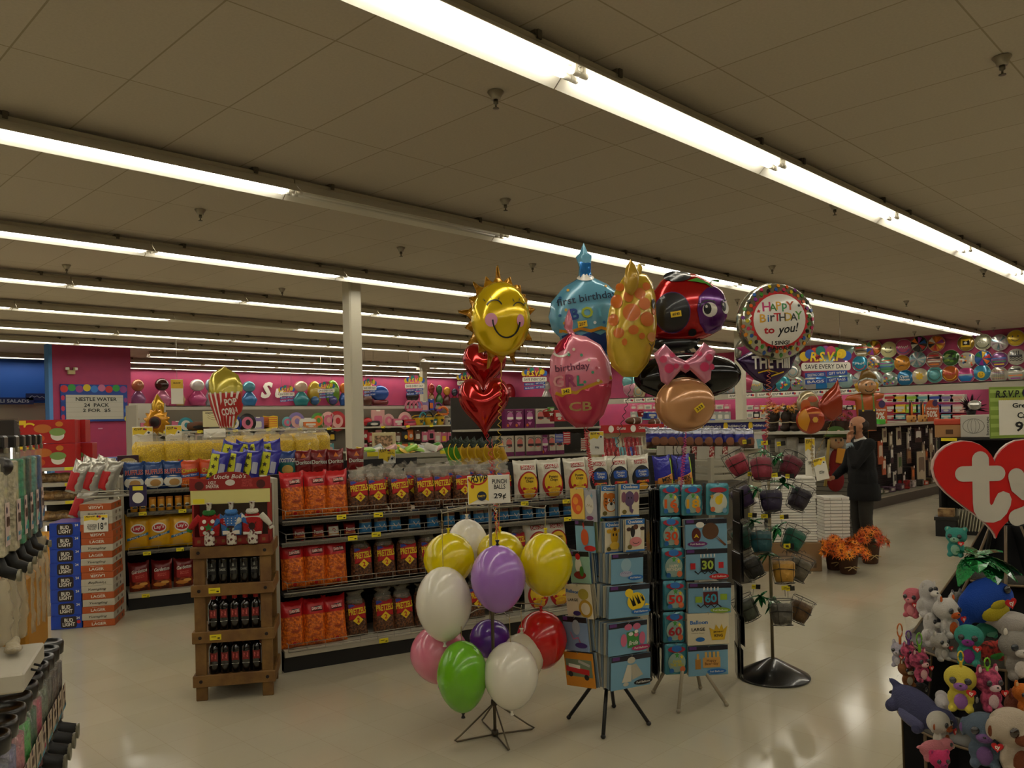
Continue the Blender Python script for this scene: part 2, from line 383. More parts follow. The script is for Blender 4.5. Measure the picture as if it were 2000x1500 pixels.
# ---------------- bags ----------------
def bag(w,h,d,bands,decals=(),seed=0,tie=None,crimp=True,ear=.018,back=None):
    """a filled bag standing on z=0: bands (z0..z1 as shares of h, material), decals (shape, material), tie=(share, material) gathered top"""
    R=random.Random(seed); mb=MB(); nx,nz=10,16; ht=h if not tie else h*tie[0]
    jit=[[(R.uniform(-1,1),R.uniform(-1,1),R.uniform(-1,1)) for _ in range(nz+1)] for _ in range(nx+1)]
    def B(u,v): return max(0,1-abs(u)**2.6)**.55*max(0,1-abs(v)**(3.5 if v<0 else 3))**.55
    def fn(x,z):
        u=max(-1,min(1,2*x/w)); v=max(-1,min(1,2*z/ht-1)); return -d/2*B(u,v)
    zs=sorted({0,1}|{b for b,_,_ in bands}|{b for _,b,_ in bands}|{k/nz for k in range(nz+1)})
    zs=[z for i,z in enumerate(zs) if i==0 or z-zs[i-1]>.012]
    nzz=len(zs)
    for side in(-1,1):
        v=[];idx={}
        for j,zz in enumerate(zs):
            for i in range(nx+1):
                u=2*i/nx-1; vv=2*zz-1; J=jit[i][min(j,nz)]
                x=w/2*u*(1-.05*(1-vv*vv)+ (.02 if zz>.93 and not tie else 0)); y=side*d/2*B(u,vv)*(1 if side<0 else .9); z=ht*zz
                if 0<j<nzz-1 and 0<i<nx: y+=side*J[0]*d*.035; 
                if j==nzz-1 and not tie: z+=ear*abs(u)**3+J[1]*.004; 
                if tie and zz>.8: x*=1-.25*((zz-.8)/.2)**2
                idx[i,j]=len(v); v.append((x,y,z))
        for j in range(nzz-1):
            zm=(zs[j]+zs[j+1])/2; m=next((bm for a,b,bm in bands if a<=zm<=b),bands[0][2])
            if side>0 and back: m=back
            f=[]
            for i in range(nx):
                q=(idx[i,j],idx[i+1,j],idx[i+1,j+1],idx[i,j+1]); f.append(q if side<0 else q[::-1])
            mb.add((v,f),m,True) if j==0 else None
            if j==0: base=len(mb.v)-len(v)
            else:
                if m not in mb.ms: mb.ms.append(m)
                for q in f: mb.f.append(tuple(base+k for k in q)); mb.mi.append(mb.ms.index(m)); mb.sm.append(True)
    if tie:
        n=14; rings=[]
        for k,(zz,rr) in enumerate(((ht*.9,.8),(ht+(h-ht)*.3,.66),(ht+(h-ht)*.5,.5),(ht+(h-ht)*.75,.7),(h,.9))):
            rings.append([(w/2*rr*math.cos(2*PI*i/n)*(1+.18*R.uniform(-1,1)),d/2*rr*math.sin(2*PI*i/n)*(1+.3*R.uniform(-1,1)),zz+(R.uniform(-.03,.02) if k==4 else R.uniform(-.006,.006))) for i in range(n)])
        v=[p for r in rings for p in r]; f=[(k*n+i,k*n+(i+1)%n,(k+1)*n+(i+1)%n,(k+1)*n+i) for k in range(4) for i in range(n)]
        mb.add((v,f),tie[1],True)
    for dd in decals:
        mb.dec(dd[0],dd[1],fn=fn,e=(dd[2] if len(dd)>2 else .003)+.004)
    return mb
RED=mt('c3161c',.35,.1,b=(22,.7),coat=.3); REDP=paper('b8151b'); YEL=paper('e8c51e'); DKB=paper('15233f'); WHP=paper('e4e0d2'); BLP=paper('101010')
cheese=mt('ee7a14',.4,n=(55,'b84c08',.42,.58),b=(60,1),coat=.4); brown=mt('7c4a26',.35,n=(70,'3a1c0c',.4,.6),b=(70,1),coat=.5)
CLR=mt('dcd6c4',.18,a=.3,b=(40,1),coat=.5); tagy=paper('e6d51c')
def lbl(bmaker,name,cat,group):
    o=ob(name,bmaker,label='x',cat=cat,group=group); return o
def cheese_bag(s):
    D=[(rect(.01,.262,.085,.034,.05),BLP,.004),(rect(.009,.264,.08,.029,.05),REDP,.005),(text('DAN DEE',.072,.02,.01,.264,.02,rot=.05),WHP,.006),(rrect(.01,.12,.05,.02,.006),mt('b8480c',.5),.003),(squig(.04,.01,.01,.12),BLP,.006),(ell(0,.035,.014,.012),REDP,.003)]
    return bag(.172,.33,.1,[(0,.68,cheese),(.68,1,RED)],D,s)
def pretzel_bag(s):
    D=[(rect(0,.185,.13,.115),REDP,.002),([(-.064,.242),(-.064,.215),(-.015,.23),(-.035,.242)],paper('2b3f9a'),.004),(text('PRETZELS',.135,.048,0,.19,.03,rot=.04),YEL,.006),
       ([(0,.16),(.04,.122),(0,.086),(-.04,.122)],YEL,.005),(text('2',None,.034,0,.122,.03),REDP,.007)]
    return bag(.175,.345,.1,[(0,1,brown)],D,s,tie=(.79,CLR))
def potato_bag(s,c):
    m=bagm('dad5c4'); c1,c2=(('a81218','e0b81c') if c=='y' else ('14151c','1b4fa8'))
    D=[(ell(0,.125,.1,.118,28),paper(c1),.003),(ell(0,.14,.083,.09,28) if c=='y' else rrect(0,.17,.14,.07,.02),paper(c2),.005),(ell(0,.05,.055,.035),paper('d09a28'),.005),(rect(0,.275,.13,.036),REDP,.003),(text('DAN-DEE',.12,.03,0,.275,.02),WHP,.005),
       (text('Potato\nChips',.085,.055,0,.17,.015),BLP if c=='y' else WHP,.008),([(-.07,.085),(.07,.085),(.062,.11),(-.062,.11)],REDP,.007),(text('FAMILY',.08,.016,0,.098,.01),YEL,.009)]
    return bag(.235,.335,.11,[(0,1,m)],D,s,ear=.01)
def mk(fn,name,cat,group,*sets): return [ob(name,fn(*a),label='x',cat=cat,group=group) for a in sets]
CH=mk(cheese_bag,'snack_bag','snack bag','red and orange cheese curl bags on the long snack shelf',(1,),(2,),(3,))
PR=mk(pretzel_bag,'snack_bag','snack bag','brown pretzel bags on the long snack shelf',(4,),(5,),(6,))
PY=mk(potato_bag,'chip_bag','snack bag','white potato chip bags on the long snack shelf',(7,'y'),(8,'y')); PB=mk(potato_bag,'chip_bag','snack bag','blue and white chip bags on the long snack shelf',(9,'b'),(10,'b'))
def blue_bag(s):
    m1=bagm('b9a58c'); m2=bagm('3f8fcb')
    D=[([(-.03,.12),(.0,.145),(.035,.12),(.03,.085),(-.03,.085)],paper('8f5d4a'),.003),(stroke([(-.02,.06),(0,.03),(.02,.06),(.035,.03)],.006),WHP,.004),(rrect(0,.15,.05,.018,.005),DKB,.004)]
    return bag(.1,.19,.06,[(0,.42,m2),(.42,1,m1)],D,s,ear=.012)
BB=mk(blue_bag,'snack_bag','snack bag','small blue snack bags on the narrow shelf',(1,),(2,))
def pea_bag(c):
    D=[(rect(0,.04,.075,.07),paper(c),.003),(text('Peanuts' if c!='cfc8b8' else 'Q',.065 if c!='cfc8b8' else None,.028,0,.045,.015,rot=.08),WHP if c!='cfc8b8' else REDP,.005),(rect(0,.018,.075,.012),paper('c98a3a'),.005)]
    return bag(.09,.1,.04,[(0,1,bagm('7d1a12'))],D,3,ear=.004)
PN=mk(pea_bag,'peanut_packet','snack bag','peanut packets on the narrow shelf',('8c1410',),('cfc8b8',))
def mix_bag(s):
    D=[([(-.085,.05),(.085,.09),(.085,.15),(-.085,.11)],paper('c9822c'),.004),(text('MIX',.1,.04,0,.1,.03,rot=.2),BLP,.008),([(.075,.02),(.1,.02),(.1,.29),(.075,.29)],paper('9fc41e'),.003)]
    return bag(.2,.31,.09,[(0,.3,mt('a86418',.4,n=(30,'6b3a10'),b=(30,.6))),(.3,1,bagm('23239a'))],D,s)
MX=mk(mix_bag,'snack_bag','snack bag','purple blue snack mix bags beside the chip bags',(11,))
# ---------------- main snack gondola ----------------
G=Frame((2.92,5.18),-17.1); GA=G.a; GW=4.2
blackm=mt('14120f',.55); lip=mt('b5ae9b',.45); greys=mt('8f8a7c',.5); wirem=mt('a8a496',.3,.7); shelfm=mt('2a2723',.6); sidem=mt('a9a28f',.5)
g=thing('gondola_shelf','long snack gondola shelf with four bag filled tiers and a black base','shelving unit',G.at(0),GA)
mb=MB(); mb.add(box(GW/2,.27,.065,GW,.44,.13),blackm); mb.add(box(GW/2,.04,.133,GW,.03,.05,.004),lip); mb.add(box(GW/2,.27,.15,GW,.46,.02),lip); ob('base',mb,g)
mb=MB(); mb.add(box(GW/2,.5,.75,GW,.03,1.28),blackm)
for k in range(26): mb.add(box(GW/2,.483,.2+k*.045,GW,.004,.004),mt('1d1a17',.5))
ob('back_panel',mb,g)
mb=MB(); mb.add(box(-.035,.28,.695,.03,.5,1.39,.004),sidem); ob('side_panel',mb,g)
for (z,y0,dd) in ((.575,0,.44),(.925,.04,.4),(1.085,0,.46)):
    mb=MB(); mb.add(box(GW/2,y0+dd/2,z-.02,GW,dd,.02),shelfm); mb.add(box(GW/2,y0+.006,z-.018,GW,.012,.03,.003),greys); ob('shelf',mb,g)
for (z) in (.175,.61,.955,1.12):
    for a,b in ((.02,1.2),(1.23,2.42),(2.45,3.64)):
        mb=MB(); y=-.012
        for zz in (z,z+.035,z-.02): mb.add(tube([(a,y,zz),(b,y,zz)],.0028,5),wirem,True)
        for e in (a,b): mb.add(tube([(e,y,z-.02),(e,y,z+.035),(e,.3,z+.035)],.0028,5),wirem,True)
        for k in range(1,9): xx=a+(b-a)*k/9; mb.add(tube([(xx,y,z-.02),(xx,y,z+.035)],.0018,4),wirem,True)
        ob('wire_fence',mb,g)
def ptag():
    mb=MB(); mb.add(box(0,0,0,.07,.003,.034),tagy); mb.dec(rect(-.01,.004,.03,.004),BLP,y=-.0016,e=.001); mb.dec(rect(.02,-.006,.015,.008),BLP,y=-.0016,e=.001); return mb
PT=ob('price_tag',ptag(),g)
PT.location=(.72,-.02,.14)
for x,z,w in ((.42,1.085,1),(.7,1.08,1),(1.95,1.08,1),(2.35,1.07,1),(.5,.925,1),(.68,.935,1),(2.36,.92,1)):
    c=PT.copy(); C.objects.link(c); c.location=(x,-.02,z)
tier={1:'top',2:'narrow',3:'third',4:'bottom'}
def row(protos,xs,y,back,z,what,tr,lean=-.09,ref=None):
    for k,x in enumerate(xs):
        s=G.s(x,y,back) if x>50 else x
        p=G.at(s,back,z)
        put(protos[k%len(protos)],p,0,'%s, %s along the %s shelf of the snack gondola'%(what,ORD[k],tier[tr]),rot=(lean+random.uniform(-.03,.03),random.uniform(-.035,.035),GA+random.uniform(-.05,.05)))
row(CH,[(573),(617),(657)],940,.1,1.088,'red and orange cheese curl bag',1)
row([dup(CH[0]) if 0 else CH[0],CH[1],CH[2]],[574,615,657],1120,.1,.578,'red and orange cheese curl bag',3)
row(CH,[572,614,656],1230,.08,.162,'red and orange cheese curl bag',4)
row(PR,[700,735,781,829,862,903,944,982],940,.12,1.088,'brown pretzel bag with yellow lettering',1)
row(PR,[708,753,796,838,880,925,968,1010],1120,.14,.578,'brown pretzel bag with yellow lettering',3)
row(PR,[697,751,790,832,875,930,985],1230,.14,.162,'brown pretzel bag with yellow lettering',4)
row(PY,[1027,1077,1126],925,.1,1.088,'white chip bag with yellow oval',1)
row(PY,[1050,1085],1060,.12,.578,'white chip bag with yellow oval',3)
row(PY,[1048,1090],1160,.12,.162,'white chip bag with yellow oval',4)
row(PB,[1166,1207,1250],925,.1,1.088,'white chip bag with blue oval',1)
row(MX,[1297,1336],925,.1,1.088,'purple blue mix bag',1)
row([PN[0]],[585,622],1050,.1,.93,'small dark red peanut packet',2,-.3)
row([PN[1]],[652],1050,.1,.93,'small pale packet with red letter Q',2,-.3)
row([PN[0]],[684],1045,.1,.93,'last dark red peanut packet',2,-.3)
row(BB,[714,744,772,810,846,878,910,936,957,984,1006,1032,1058,1083,1110,1140],1025,.13,.93,'small blue snack bag',2,-.12)
# second row of gathered bag tops behind the first on the top shelf
for k,x in enumerate((715,758,805,845,884,926,966)):
    s=G.s(x,930,.27); dup(PR[k%3],G.at(s,.27,1.1),label='brown pretzel bag in the back row of the top shelf, %s from its left end'%ORD[k],rot=(-.05,random.uniform(-.05,.05),GA))
# ---------------- left chip gondola ----------------
L=Frame((2.94,8.16),-17.1); LW=3.2; LA=L.a
g=thing('gondola_shelf','left chip gondola shelf with four tiers behind the wooden bottle rack','shelving unit',L.at(0),LA)
mb=MB(); mb.add(box(LW/2,.27,.065,LW,.44,.13),blackm); mb.add(box(LW/2,.04,.14,LW,.03,.05,.004),lip); mb.add(box(LW/2,.27,.155,LW,.46,.02),lip); ob('base',mb,g)
mb=MB(); mb.add(box(LW/2,.5,.75,LW,.03,1.2),blackm)
ob('back_panel',mb,g)
mb=MB(); mb.add(box(-.035,.28,.65,.03,.5,1.3,.004),sidem)
for k in range(14): mb.add(box(-.052,.28,.12+k*.08,.006,.42,.012),mt('c6c0ae',.5))
ob('side_panel',mb,g)
for z in (.575,.95,1.16):
    mb=MB(); mb.add(box(LW/2,.2,z-.02,LW,.4,.02),shelfm); mb.add(box(LW/2,.006,z-.018,LW,.012,.03,.003),greys); ob('shelf',mb,g)
    mb=MB()
    for zz in (z+.005,z+.04): mb.add(tube([(.01,-.012,zz),(LW,-.012,zz)],.0028,5),wirem,True)
    for k in range(12): mb.add(tube([(.01+k*LW/12,-.012,z),(.01+k*LW/12,-.012,z+.04)],.002,4),wirem,True)
    ob('wire_fence',mb,g)
for x,z in ((.1,1.14),(.5,.94),(.17,.55),(.47,.56),(.15,.14),(.6,.14),(.14,.94)):
    c=PT.copy(); C.objects.link(c); c.parent=g; c.location=(x,-.02,z)
def ruff(s):
    D=[(ell(0,.07,.088,.06,20),WHP,.002),(ell(.01,.06,.05,.035,16),paper('b98d4e'),.004),(rect(0,.115,.12,.018,.02),paper('2f6fb8'),.005),(text('RUFFLES',.16,.05,0,.17,.03,rot=.05),WHP,.004),(text('RUFFLES',.155,.046,0,.17,.01,rot=.05),REDP,.006)]
    return bag(.2,.27,.1,[(0,1,bagm('173e78'))],D,s)
def cheet(s):
    D=[(text('Cheetos',.15,.045,0,.17,.03,rot=.12),BLP,.004),(text('Cheetos',.145,.042,0,.17,.01,rot=.12),YEL,.006),([(-.09,.09),(.09,.11),(.09,.145),(-.09,.125)],paper('2a58a8'),.003),(text('Party Size!',.13,.02,0,.117,.01,rot=.11),WHP,.005)]
    return bag(.2,.27,.1,[(0,.3,cheese),(.3,1,bagm('cf4a12'))],D,s)
def lays(s):
    D=[(ell(0,.2,.065,.05),WHP,.002),(ell(0,.2,.058,.034,24),REDP,.004),(text("Lay's",.09,.045,0,.205,.02,rot=.1),WHP,.006),([(-.095,.085),(.095,.14),(.095,.165),(-.095,.11)],paper('1f6f9e'),.003),(text('Party Size!',.15,.022,0,.125,.012,rot=.28),WHP,.005),(ell(-.03,.045,.05,.03,16,.4),paper('c99a3a'),.003)]
    return bag(.22,.32,.1,[(0,1,bagm('dba512'))],D,s,ear=.03)
def gard(s):
    D=[(rrect(0,.14,.14,.09,.02),paper('a01a12'),.003),(text('Gardettos',.14,.035,0,.2,.01,rot=.12,shear=.3),WHP,.005),(text('Special\nRecipe',.08,.035,0,.145,.01,rot=.1),paper('d86a5a'),.005),(ell(-.02,.05,.06,.02,10,.2),paper('c98032'),.004),(ell(.03,.07,.04,.015,10),paper('d8a04a'),.005)]
    return bag(.19,.28,.09,[(0,.35,mt('9c3c10',.4,n=(30,'5a1c08'),b=(30,.6))),(.35,1,bagm('6e0f0c'))],D,s)
def dori(s):
    D=[(text('Doritos',.17,.05,0,.14,.03,rot=.04),BLP,.004),(text('Doritos',.165,.045,0,.14,.015,rot=.04),WHP,.006),([(0,.24),(-.03,.19),(.03,.19)],paper('d9741c'),.004)]
    return bag(.2,.27,.1,[(0,1,bagm('7a0f10'))],D,s)
def tost(s):
    D=[(text('TOSTITOS',.18,.045,0,.17,.03),WHP,.004),(ell(0,.07,.06,.05),paper('d0a850'),.003)]
    return bag(.2,.27,.1,[(0,.55,bagm('1a6a64')),(.55,1,bagm('1d3f86'))],D,s)
def starbag(s):
    D=[([(-.09,.03),(.01,.03),(.03,.12),(.01,.28),(-.085,.28),(-.07,.15)],paper('cfd01c'),.003)]+[(star(-.035+.01*k,.07+.08*k,.03,.013),paper('3a3210'),.006) for k in range(3)]+[([(-.085,.02),(-.074,.02),(-.06,.15),(-.074,.28),(-.085,.28)],paper('1f7a34'),.005),(rrect(.06,.13,.05,.12,.01),paper('b0b0c4'),.003)]
    return bag(.2,.31,.12,[(0,1,bagm('2c2a9c'))],D,s)
def lplace(protos,xs,y,back,z,what,where,lean=-.08):
    for k,x in enumerate(xs):
        s=L.s(x,y,back)
        put(protos[k%len(protos)],L.at(s,back,z),0,'%s, %s on the %s of the left chip gondola'%(what,ORD[k],where),rot=(lean,random.uniform(-.04,.04)+(.16 if 'stars' in what else 0),LA+random.uniform(-.06,.06)-(.55 if 'stars' in what else 0)))
lplace(mk(ruff,'chip_bag','snack bag','blue ruffled chip bags',(1,),(2,)),[261,300,337],930,.1,1.165,'blue chip bag with red lettering','top shelf')
lplace(mk(cheet,'snack_bag','snack bag','orange cheese puff bags',(3,)),[370,408],930,.1,1.165,'orange cheese puff bag','top shelf')
lplace(mk(lays,'chip_bag','snack bag','yellow chip bags',(3,),(5,)),[268,311,353,395],1050,.1,.58,'yellow chip bag with red oval','third shelf')
lplace(mk(gard,'snack_bag','snack bag','dark red snack bags',(2,),(3,)),[273,315,358],1120,.12,.165,'dark red snack bag','bottom shelf')
SB=mk(starbag,'snack_bag','snack bag','green and purple star bags',(3,),(9,))
lplace(SB,[420,453,485,520],930,-.02,1.21,'purple bag with black stars','top shelf front',-.15)
for k,x in enumerate((440,470,505,535)):
    dup(SB[k%2],L.at(L.s(x,900,.2),.2,1.3),label='purple star bag in the rear row of the top shelf, %s from its left'%ORD[k],rot=(-.1,random.uniform(-.3,.3),LA+random.uniform(-.9,.5)))
lplace(mk(tost,'chip_bag','snack bag','blue green chip bags',(4,)),[560],910,.15,1.22,'blue and green tortilla chip bag','top shelf')
lplace(mk(dori,'chip_bag','snack bag','dark red chip bags',(6,),(7,)),[592,622,655,694],915,.15,1.22,'dark red tortilla chip bag','top shelf')
# tilted chip bag half off the shelf
dup(SB[0],L.at(L.s(384,975,-.1),-.1,1.13),label='star bag lying across the top shelf lip behind the sweater display',rot=(0,1.35,LA))
def can():
    mb=MB(); mb.add(lathe([(.03,0),(.033,.004),(.033,.115),(.03,.12)],16),mt('c98a1c',.35,.1),True); mb.add(lathe([(.031,.12),(.034,.121),(.034,.135),(.031,.137)],16),paper('a8681c'),True)
    fn=lambda x,z:-math.sqrt(max(0,.0334**2-x*x))
    mb.dec(ell(0,.055,.02,.012),paper('d8d0b0'),fn=fn); mb.dec(ell(0,.042,.022,.008),BLP,fn=fn,e=.002); mb.dec(text('Frito',.03,.01,0,.057,.01),BLP,fn=fn,e=.003); return mb
CN=ob('dip_can',can(),label='x',cat='can',group='orange dip cans')
for k,x in enumerate((262,279,298,315,331,349,366,384,402)): put(CN,L.at(L.s(x,995,.06),.06,.953),random.uniform(-.2,.2)+LA,'orange dip can, %s in the row on the second shelf'%ORD[k])
# back of left gondola: bagged yellow popcorn row and boxes on top
corn=mt('ffdc2a',.45,n=(90,'d8ac20',.35,.55),b=(120,1),coat=.4)
CO=mk(lambda s:bag(.36,.42,.24,[(0,1,corn)],[],s,tie=(.82,CLR)),'popcorn_bag','popcorn bag','clear bags of yellow popcorn',(1,),(2,),(3,))
LT=Frame(tuple(L.at(0,.55).xy),-17.1)
lt=LT.s(640,890,.35); mb=MB(); mb.add(box(lt/2,.35,.6,lt,.62,1.2,.01),sidem); mb.add(box(lt/2,.35,1.225,lt+.02,.66,.1,.005),lip); ob('display_table',mb,loc=LT.at(0),rz=LA,label='grey gondola back half carrying the row of popcorn bags',cat='shelving unit')
for k,(x,b,z) in enumerate(((293,.18,1.225),(345,.18,1.225),(392,.18,1.225),(433,.2,1.225),(470,.45,1.26),(500,.2,1.225),(548,.22,1.225),(596,.24,1.225),(522,.5,1.27),(618,.5,1.27),(575,.52,1.27))):
    put(CO[k%3],LT.at(LT.s(x,890,b),b,z+.06),LA+random.uniform(-.2,.2),'clear bag of yellow popcorn, %s of the row behind the chip bags'%ORD[k])
# ---------------- boxes of popcorn, soup, bread shelf on the left ----------------
def carton(w,d,h,m,decs=(),side=(),b=.003,top=None):
    """box standing on z=0 with its front at y=-d/2"""
    mb=MB(); mb.add(box(0,0,h/2,w,d,h,b),m)
    if top: mb.add(box(0,0,h,w*.98,d*.98,.002),top)
    for o,mm,*e in decs: mb.dec(o,mm,y=-d/2,e=e[0] if e else .0015)
    for o,mm,*e in side:
        v,f=shp(o); mb.add(([(w/2+(e[0] if e else .0015),x,z) for x,z in v],f),mm)
    return mb
pc=carton(.2,.08,.27,mt('3a1424',.5),[(ell(0,.19,.085,.055),paper('c9b472')),(text('Popcorn',.17,.045,0,.2,.02,rot=.05),WHP,.003),(ell(.02,.07,.06,.05),paper('d8cfa8')),(ell(-.04,.05,.03,.03),paper('e6dfc4'),.003)])
ob('popcorn_box',pc,loc=LT.at(LT.s(250,900,.05),.05,1.225),rz=LA,label='dark maroon popcorn box at the left end of the popcorn bags',cat='box')
wb=carton(.42,.26,.13,mt('1c3f9c',.4),[(rrect(0,.07,.3,.05,.02),WHP),(text('Pure Life',.2,.035,0,.07,.01),paper('1c3f9c'),.003)])
WB=ob('water_case',wb,label='x',cat='carton',group='blue water cases behind the popcorn bags')
for k,(x,z) in enumerate(((250,1.33),(300,1.41),(330,1.28))): put(WB,LT.at(LT.s(x,880,.8),.8,z),LA,'blue water case behind the popcorn bags, %s from left'%ORD[k])
mb=MB(); mb.add(box(.4,.95,.62,.9,.45,1.24,.01),sidem); ob('pallet_display',mb,loc=LT.at(0),rz=LA,label='grey plinth under the blue water cases',cat='display stand')
# signs on slim posts
def rsign(w,h,lines,label,loc,rz,post=.0,yh=.35,cat='sign'):
    """white price card with the yellow curved head"""
    t=thing('price_sign',label,cat,loc,rz)
    mb=MB(); mb.add(box(0,0,h/2,w,.006,h,.002),WHP)
    mb.dec([(-w*.48,h*.97),(-w*.48,h*(1-yh)),(-w*.2,h*(1-yh*.8)),(w*.05,h*(1-yh*.95)),(w*.25,h*(1-yh*.45)),(w*.48,h*(1-yh*.6)),(w*.48,h*.97)][::-1],paper('e8c92c'),y=-.003,e=.001)
    mb.dec(text('RSVP',w*.4,h*yh*.28,-w*.22,h*.9,.02,.3),BLP,y=-.003,e=.002); mb.dec(ell(w*.08,h*.9,w*.05,w*.05),paper('3a1f6a'),y=-.003,e=.002); mb.dec(ell(w*.16,h*.89,w*.05,w*.05),REDP,y=-.003,e=.0025)
    mb.dec(ell(w*.3,h*(1-yh*.7),w*.06,w*.06),DKB,y=-.003,e=.003)
    for s,ww,hh,cx,cz in lines: mb.dec(text(s,ww*w,hh*h,cx*w,cz*h,.015),BLP,y=-.003,e=.004)
    ob('sign_board',mb,t)
    if post: mb=MB(); mb.add(tube([(0,.006,-post),(0,.006,h*.5)],.004,6),steel(),True); ob('sign_post',mb,t)
    return t
s_=LT.s(279,880,.7); rsign(.21,.27,[('Nestle Pure\nLife Water',.7,.18,0,.3)],'white price card reading Nestle Pure Life Water behind the popcorn',LT.at(s_,.7,1.52),LA,.4)
s_=LT.s(340,880,.62); rsign(.17,.33,[('Pepsi',.4,.07,0,.5),('12 pk',.3,.07,0,.2)],'tall white price card behind the popcorn bags',LT.at(s_,.62,1.47),LA,.35)
# red stacked soup boxes and shelf of bread, facing the viewer's right
SH=Frame((2.2,10.6),-28)
def shat(x,y,b=0): s,z=SH.sz(x,y,b); return s,z
s0,_=shat(70,900); s1,_=shat(215,900)
g=thing('bread_shelf','shelf of bagged bread and red soup boxes behind the beer cases','shelving unit',SH.at(s0),SH.a)
W_=s1-s0+.15
mb=MB(); mb.add(box(W_/2,.45,.55,W_,.04,1.1),blackm); mb.add(box(W_/2,.25,.07,W_,.4,.14),blackm); ob('back_panel',mb,g)
zs=[shat(100,y)[1] for y in (1090,1020,980,945,914)]
for z in zs: 
    mb=MB(); mb.add(box(W_/2,.22,z-.015,W_,.44,.02),lip); mb.add(box(W_/2,0,z-.015,W_,.01,.04),lip); mb.add(box(.35,-.006,z-.015,.12,.004,.035),tagy); mb.add(box(.8,-.006,z-.015,.12,.004,.035),tagy); ob('shelf',mb,g)
soup=carton(.56,.3,.27,mt('b01010',.4),[(rect(-.25,.24,.07,.05),YEL),(stroke(arc(-.18,.2,.05,.03,200,20),.02),YEL,.003),(ell(-.05,.17,.09,.05),paper('c06a24')),(ell(.1,.13,.085,.045),paper('7a9a50')),(ell(.1,.09,.07,.06),WHP,.001),(ell(-.08,.06,.05,.04),paper('c8501c')),(rect(-.2,.06,.12,.05,-.1),paper('9fa6b8')),(ell(.12,.22,.04,.03),paper('c97a1c'))])
SO=ob('soup_carton',soup,label='x',cat='carton',group='red noodle soup cartons')
for k,(x,z,b) in enumerate(((100,zs[4]+.005,.16),(100,zs[4]+.28,.16),(122,zs[4]+.28,.5),(135,zs[4]+.0,.5))):
    s,_=shat(x,880,b); put(SO,SH.at(s,b,z),SH.a,('red soup carton with bowl picture, lower of the front pair','red soup carton with bowl picture, upper of the front pair','red soup carton behind the front pair, upper','red soup carton behind the front pair, lower')[k])
loaf=[ob('bread_bag',blobm([((-.1,0,.055),(.1,.09,.055)),((0,0,.06),(.12,.1,.06)),((.1,0,.05),(.09,.08,.05))],m,.02,2),label='x',cat='bagged bread',group='bagged bread loaves on the shelf') for m in (mt('8a6438',.35,n=(30,'b89058'),coat=.4),mt('a3865a',.35,n=(40,'6f5230'),coat=.4))]
k=0
for zi,xs in ((3,(82,104,126)),(2,(86,110,135)),(1,(88,122,150))):
    for x in xs:
        s,_=shat(x,950,.15); put(loaf[k%2],SH.at(s,.17,zs[zi]+.0),SH.a+random.uniform(-.2,.2),'bread bag, %s on the %s shelf beside the beer cases'%(ORD[xs.index(x)],{3:'upper',2:'middle',1:'lower'}[zi])); k+=1
puff=ob('snack_sack',bag(.5,.62,.2,[(0,1,mt('c8861a',.4,n=(20,'dfa53a'),b=(30,.8),coat=.3))],[],5),label='big golden snack sack on the floor level behind the beer cases',cat='snack bag')
puff.location=SH.at(shat(100,1060,-.12)[0],-.14,.02); puff.rotation_euler=(0,0,SH.a)
dup(puff,SH.at(shat(100,1060,-.12)[0]-.52,-.14,.02),label='second golden snack sack beside the first, at the left edge of the bread shelf')
# white and red chip bags in a wire tray above the beer
HB=ob('chip_bag',bag(.17,.31,.11,[(0,1,mt('aaa79c',.22,.45,b=(16,1),coat=.4))],[([(-.075,.02),(.02,.02),(.02,.2),(-.075,.2)],REDP,.003)],8),label='x',cat='snack bag',group='silver white chip bags with red labels')
BP=PZ(102,1231,0); BC=Frame((BP.x,BP.y),-31)
for k,(x,b,z) in enumerate(((143,.45,1.17),(172,.45,1.17),(203,.45,1.17),(160,.62,1.2),(188,.62,1.2),(147,.42,.93))):
    s=BC.s(x,920,b); put(HB,BC.at(s,b,z),0,'silver chip bag with red panel, %s in the wire tray above the beer'%ORD[k] if k<5 else 'silver chip bag with red panel slumped on the blue cases',rot=(-.15,.28 if k!=5 else .35,BC.a-.2))
t=thing('wire_tray','wire tray holding silver chip bags above the beer cases','rack',BC.at(.15,.28,1.14),BC.a)
mb=MB()
for a in (0,.1,.2,.3,.4): mb.add(tube([(0,a,0),(.5,a,0)],.004,5),wirem,True)
for z in (0,.05): mb.add(tube([(0,0,z),(.5,0,z),(.5,.42,z),(0,.42,z)],.005,5,True),wirem,True)
ob('wire_basket',mb,t)
mb=MB(); mb.add(box(.2,.44,-.5,.04,.03,1.28),steel()); mb.add(box(.2,.42,-1.13,.3,.12,.02),steel()); ob('stand_post',mb,t)
mb=MB(); mb.add(box(.53,-.03,-.0,.15,.01,.2),mt('2a1d4a',.5)); mb.dec(ell(.53,-.02,.05,.05),WHP,y=-.036); mb.dec(rect(.53,.07,.09,.04),tagy,y=-.036); ob('sign_card',mb,t)
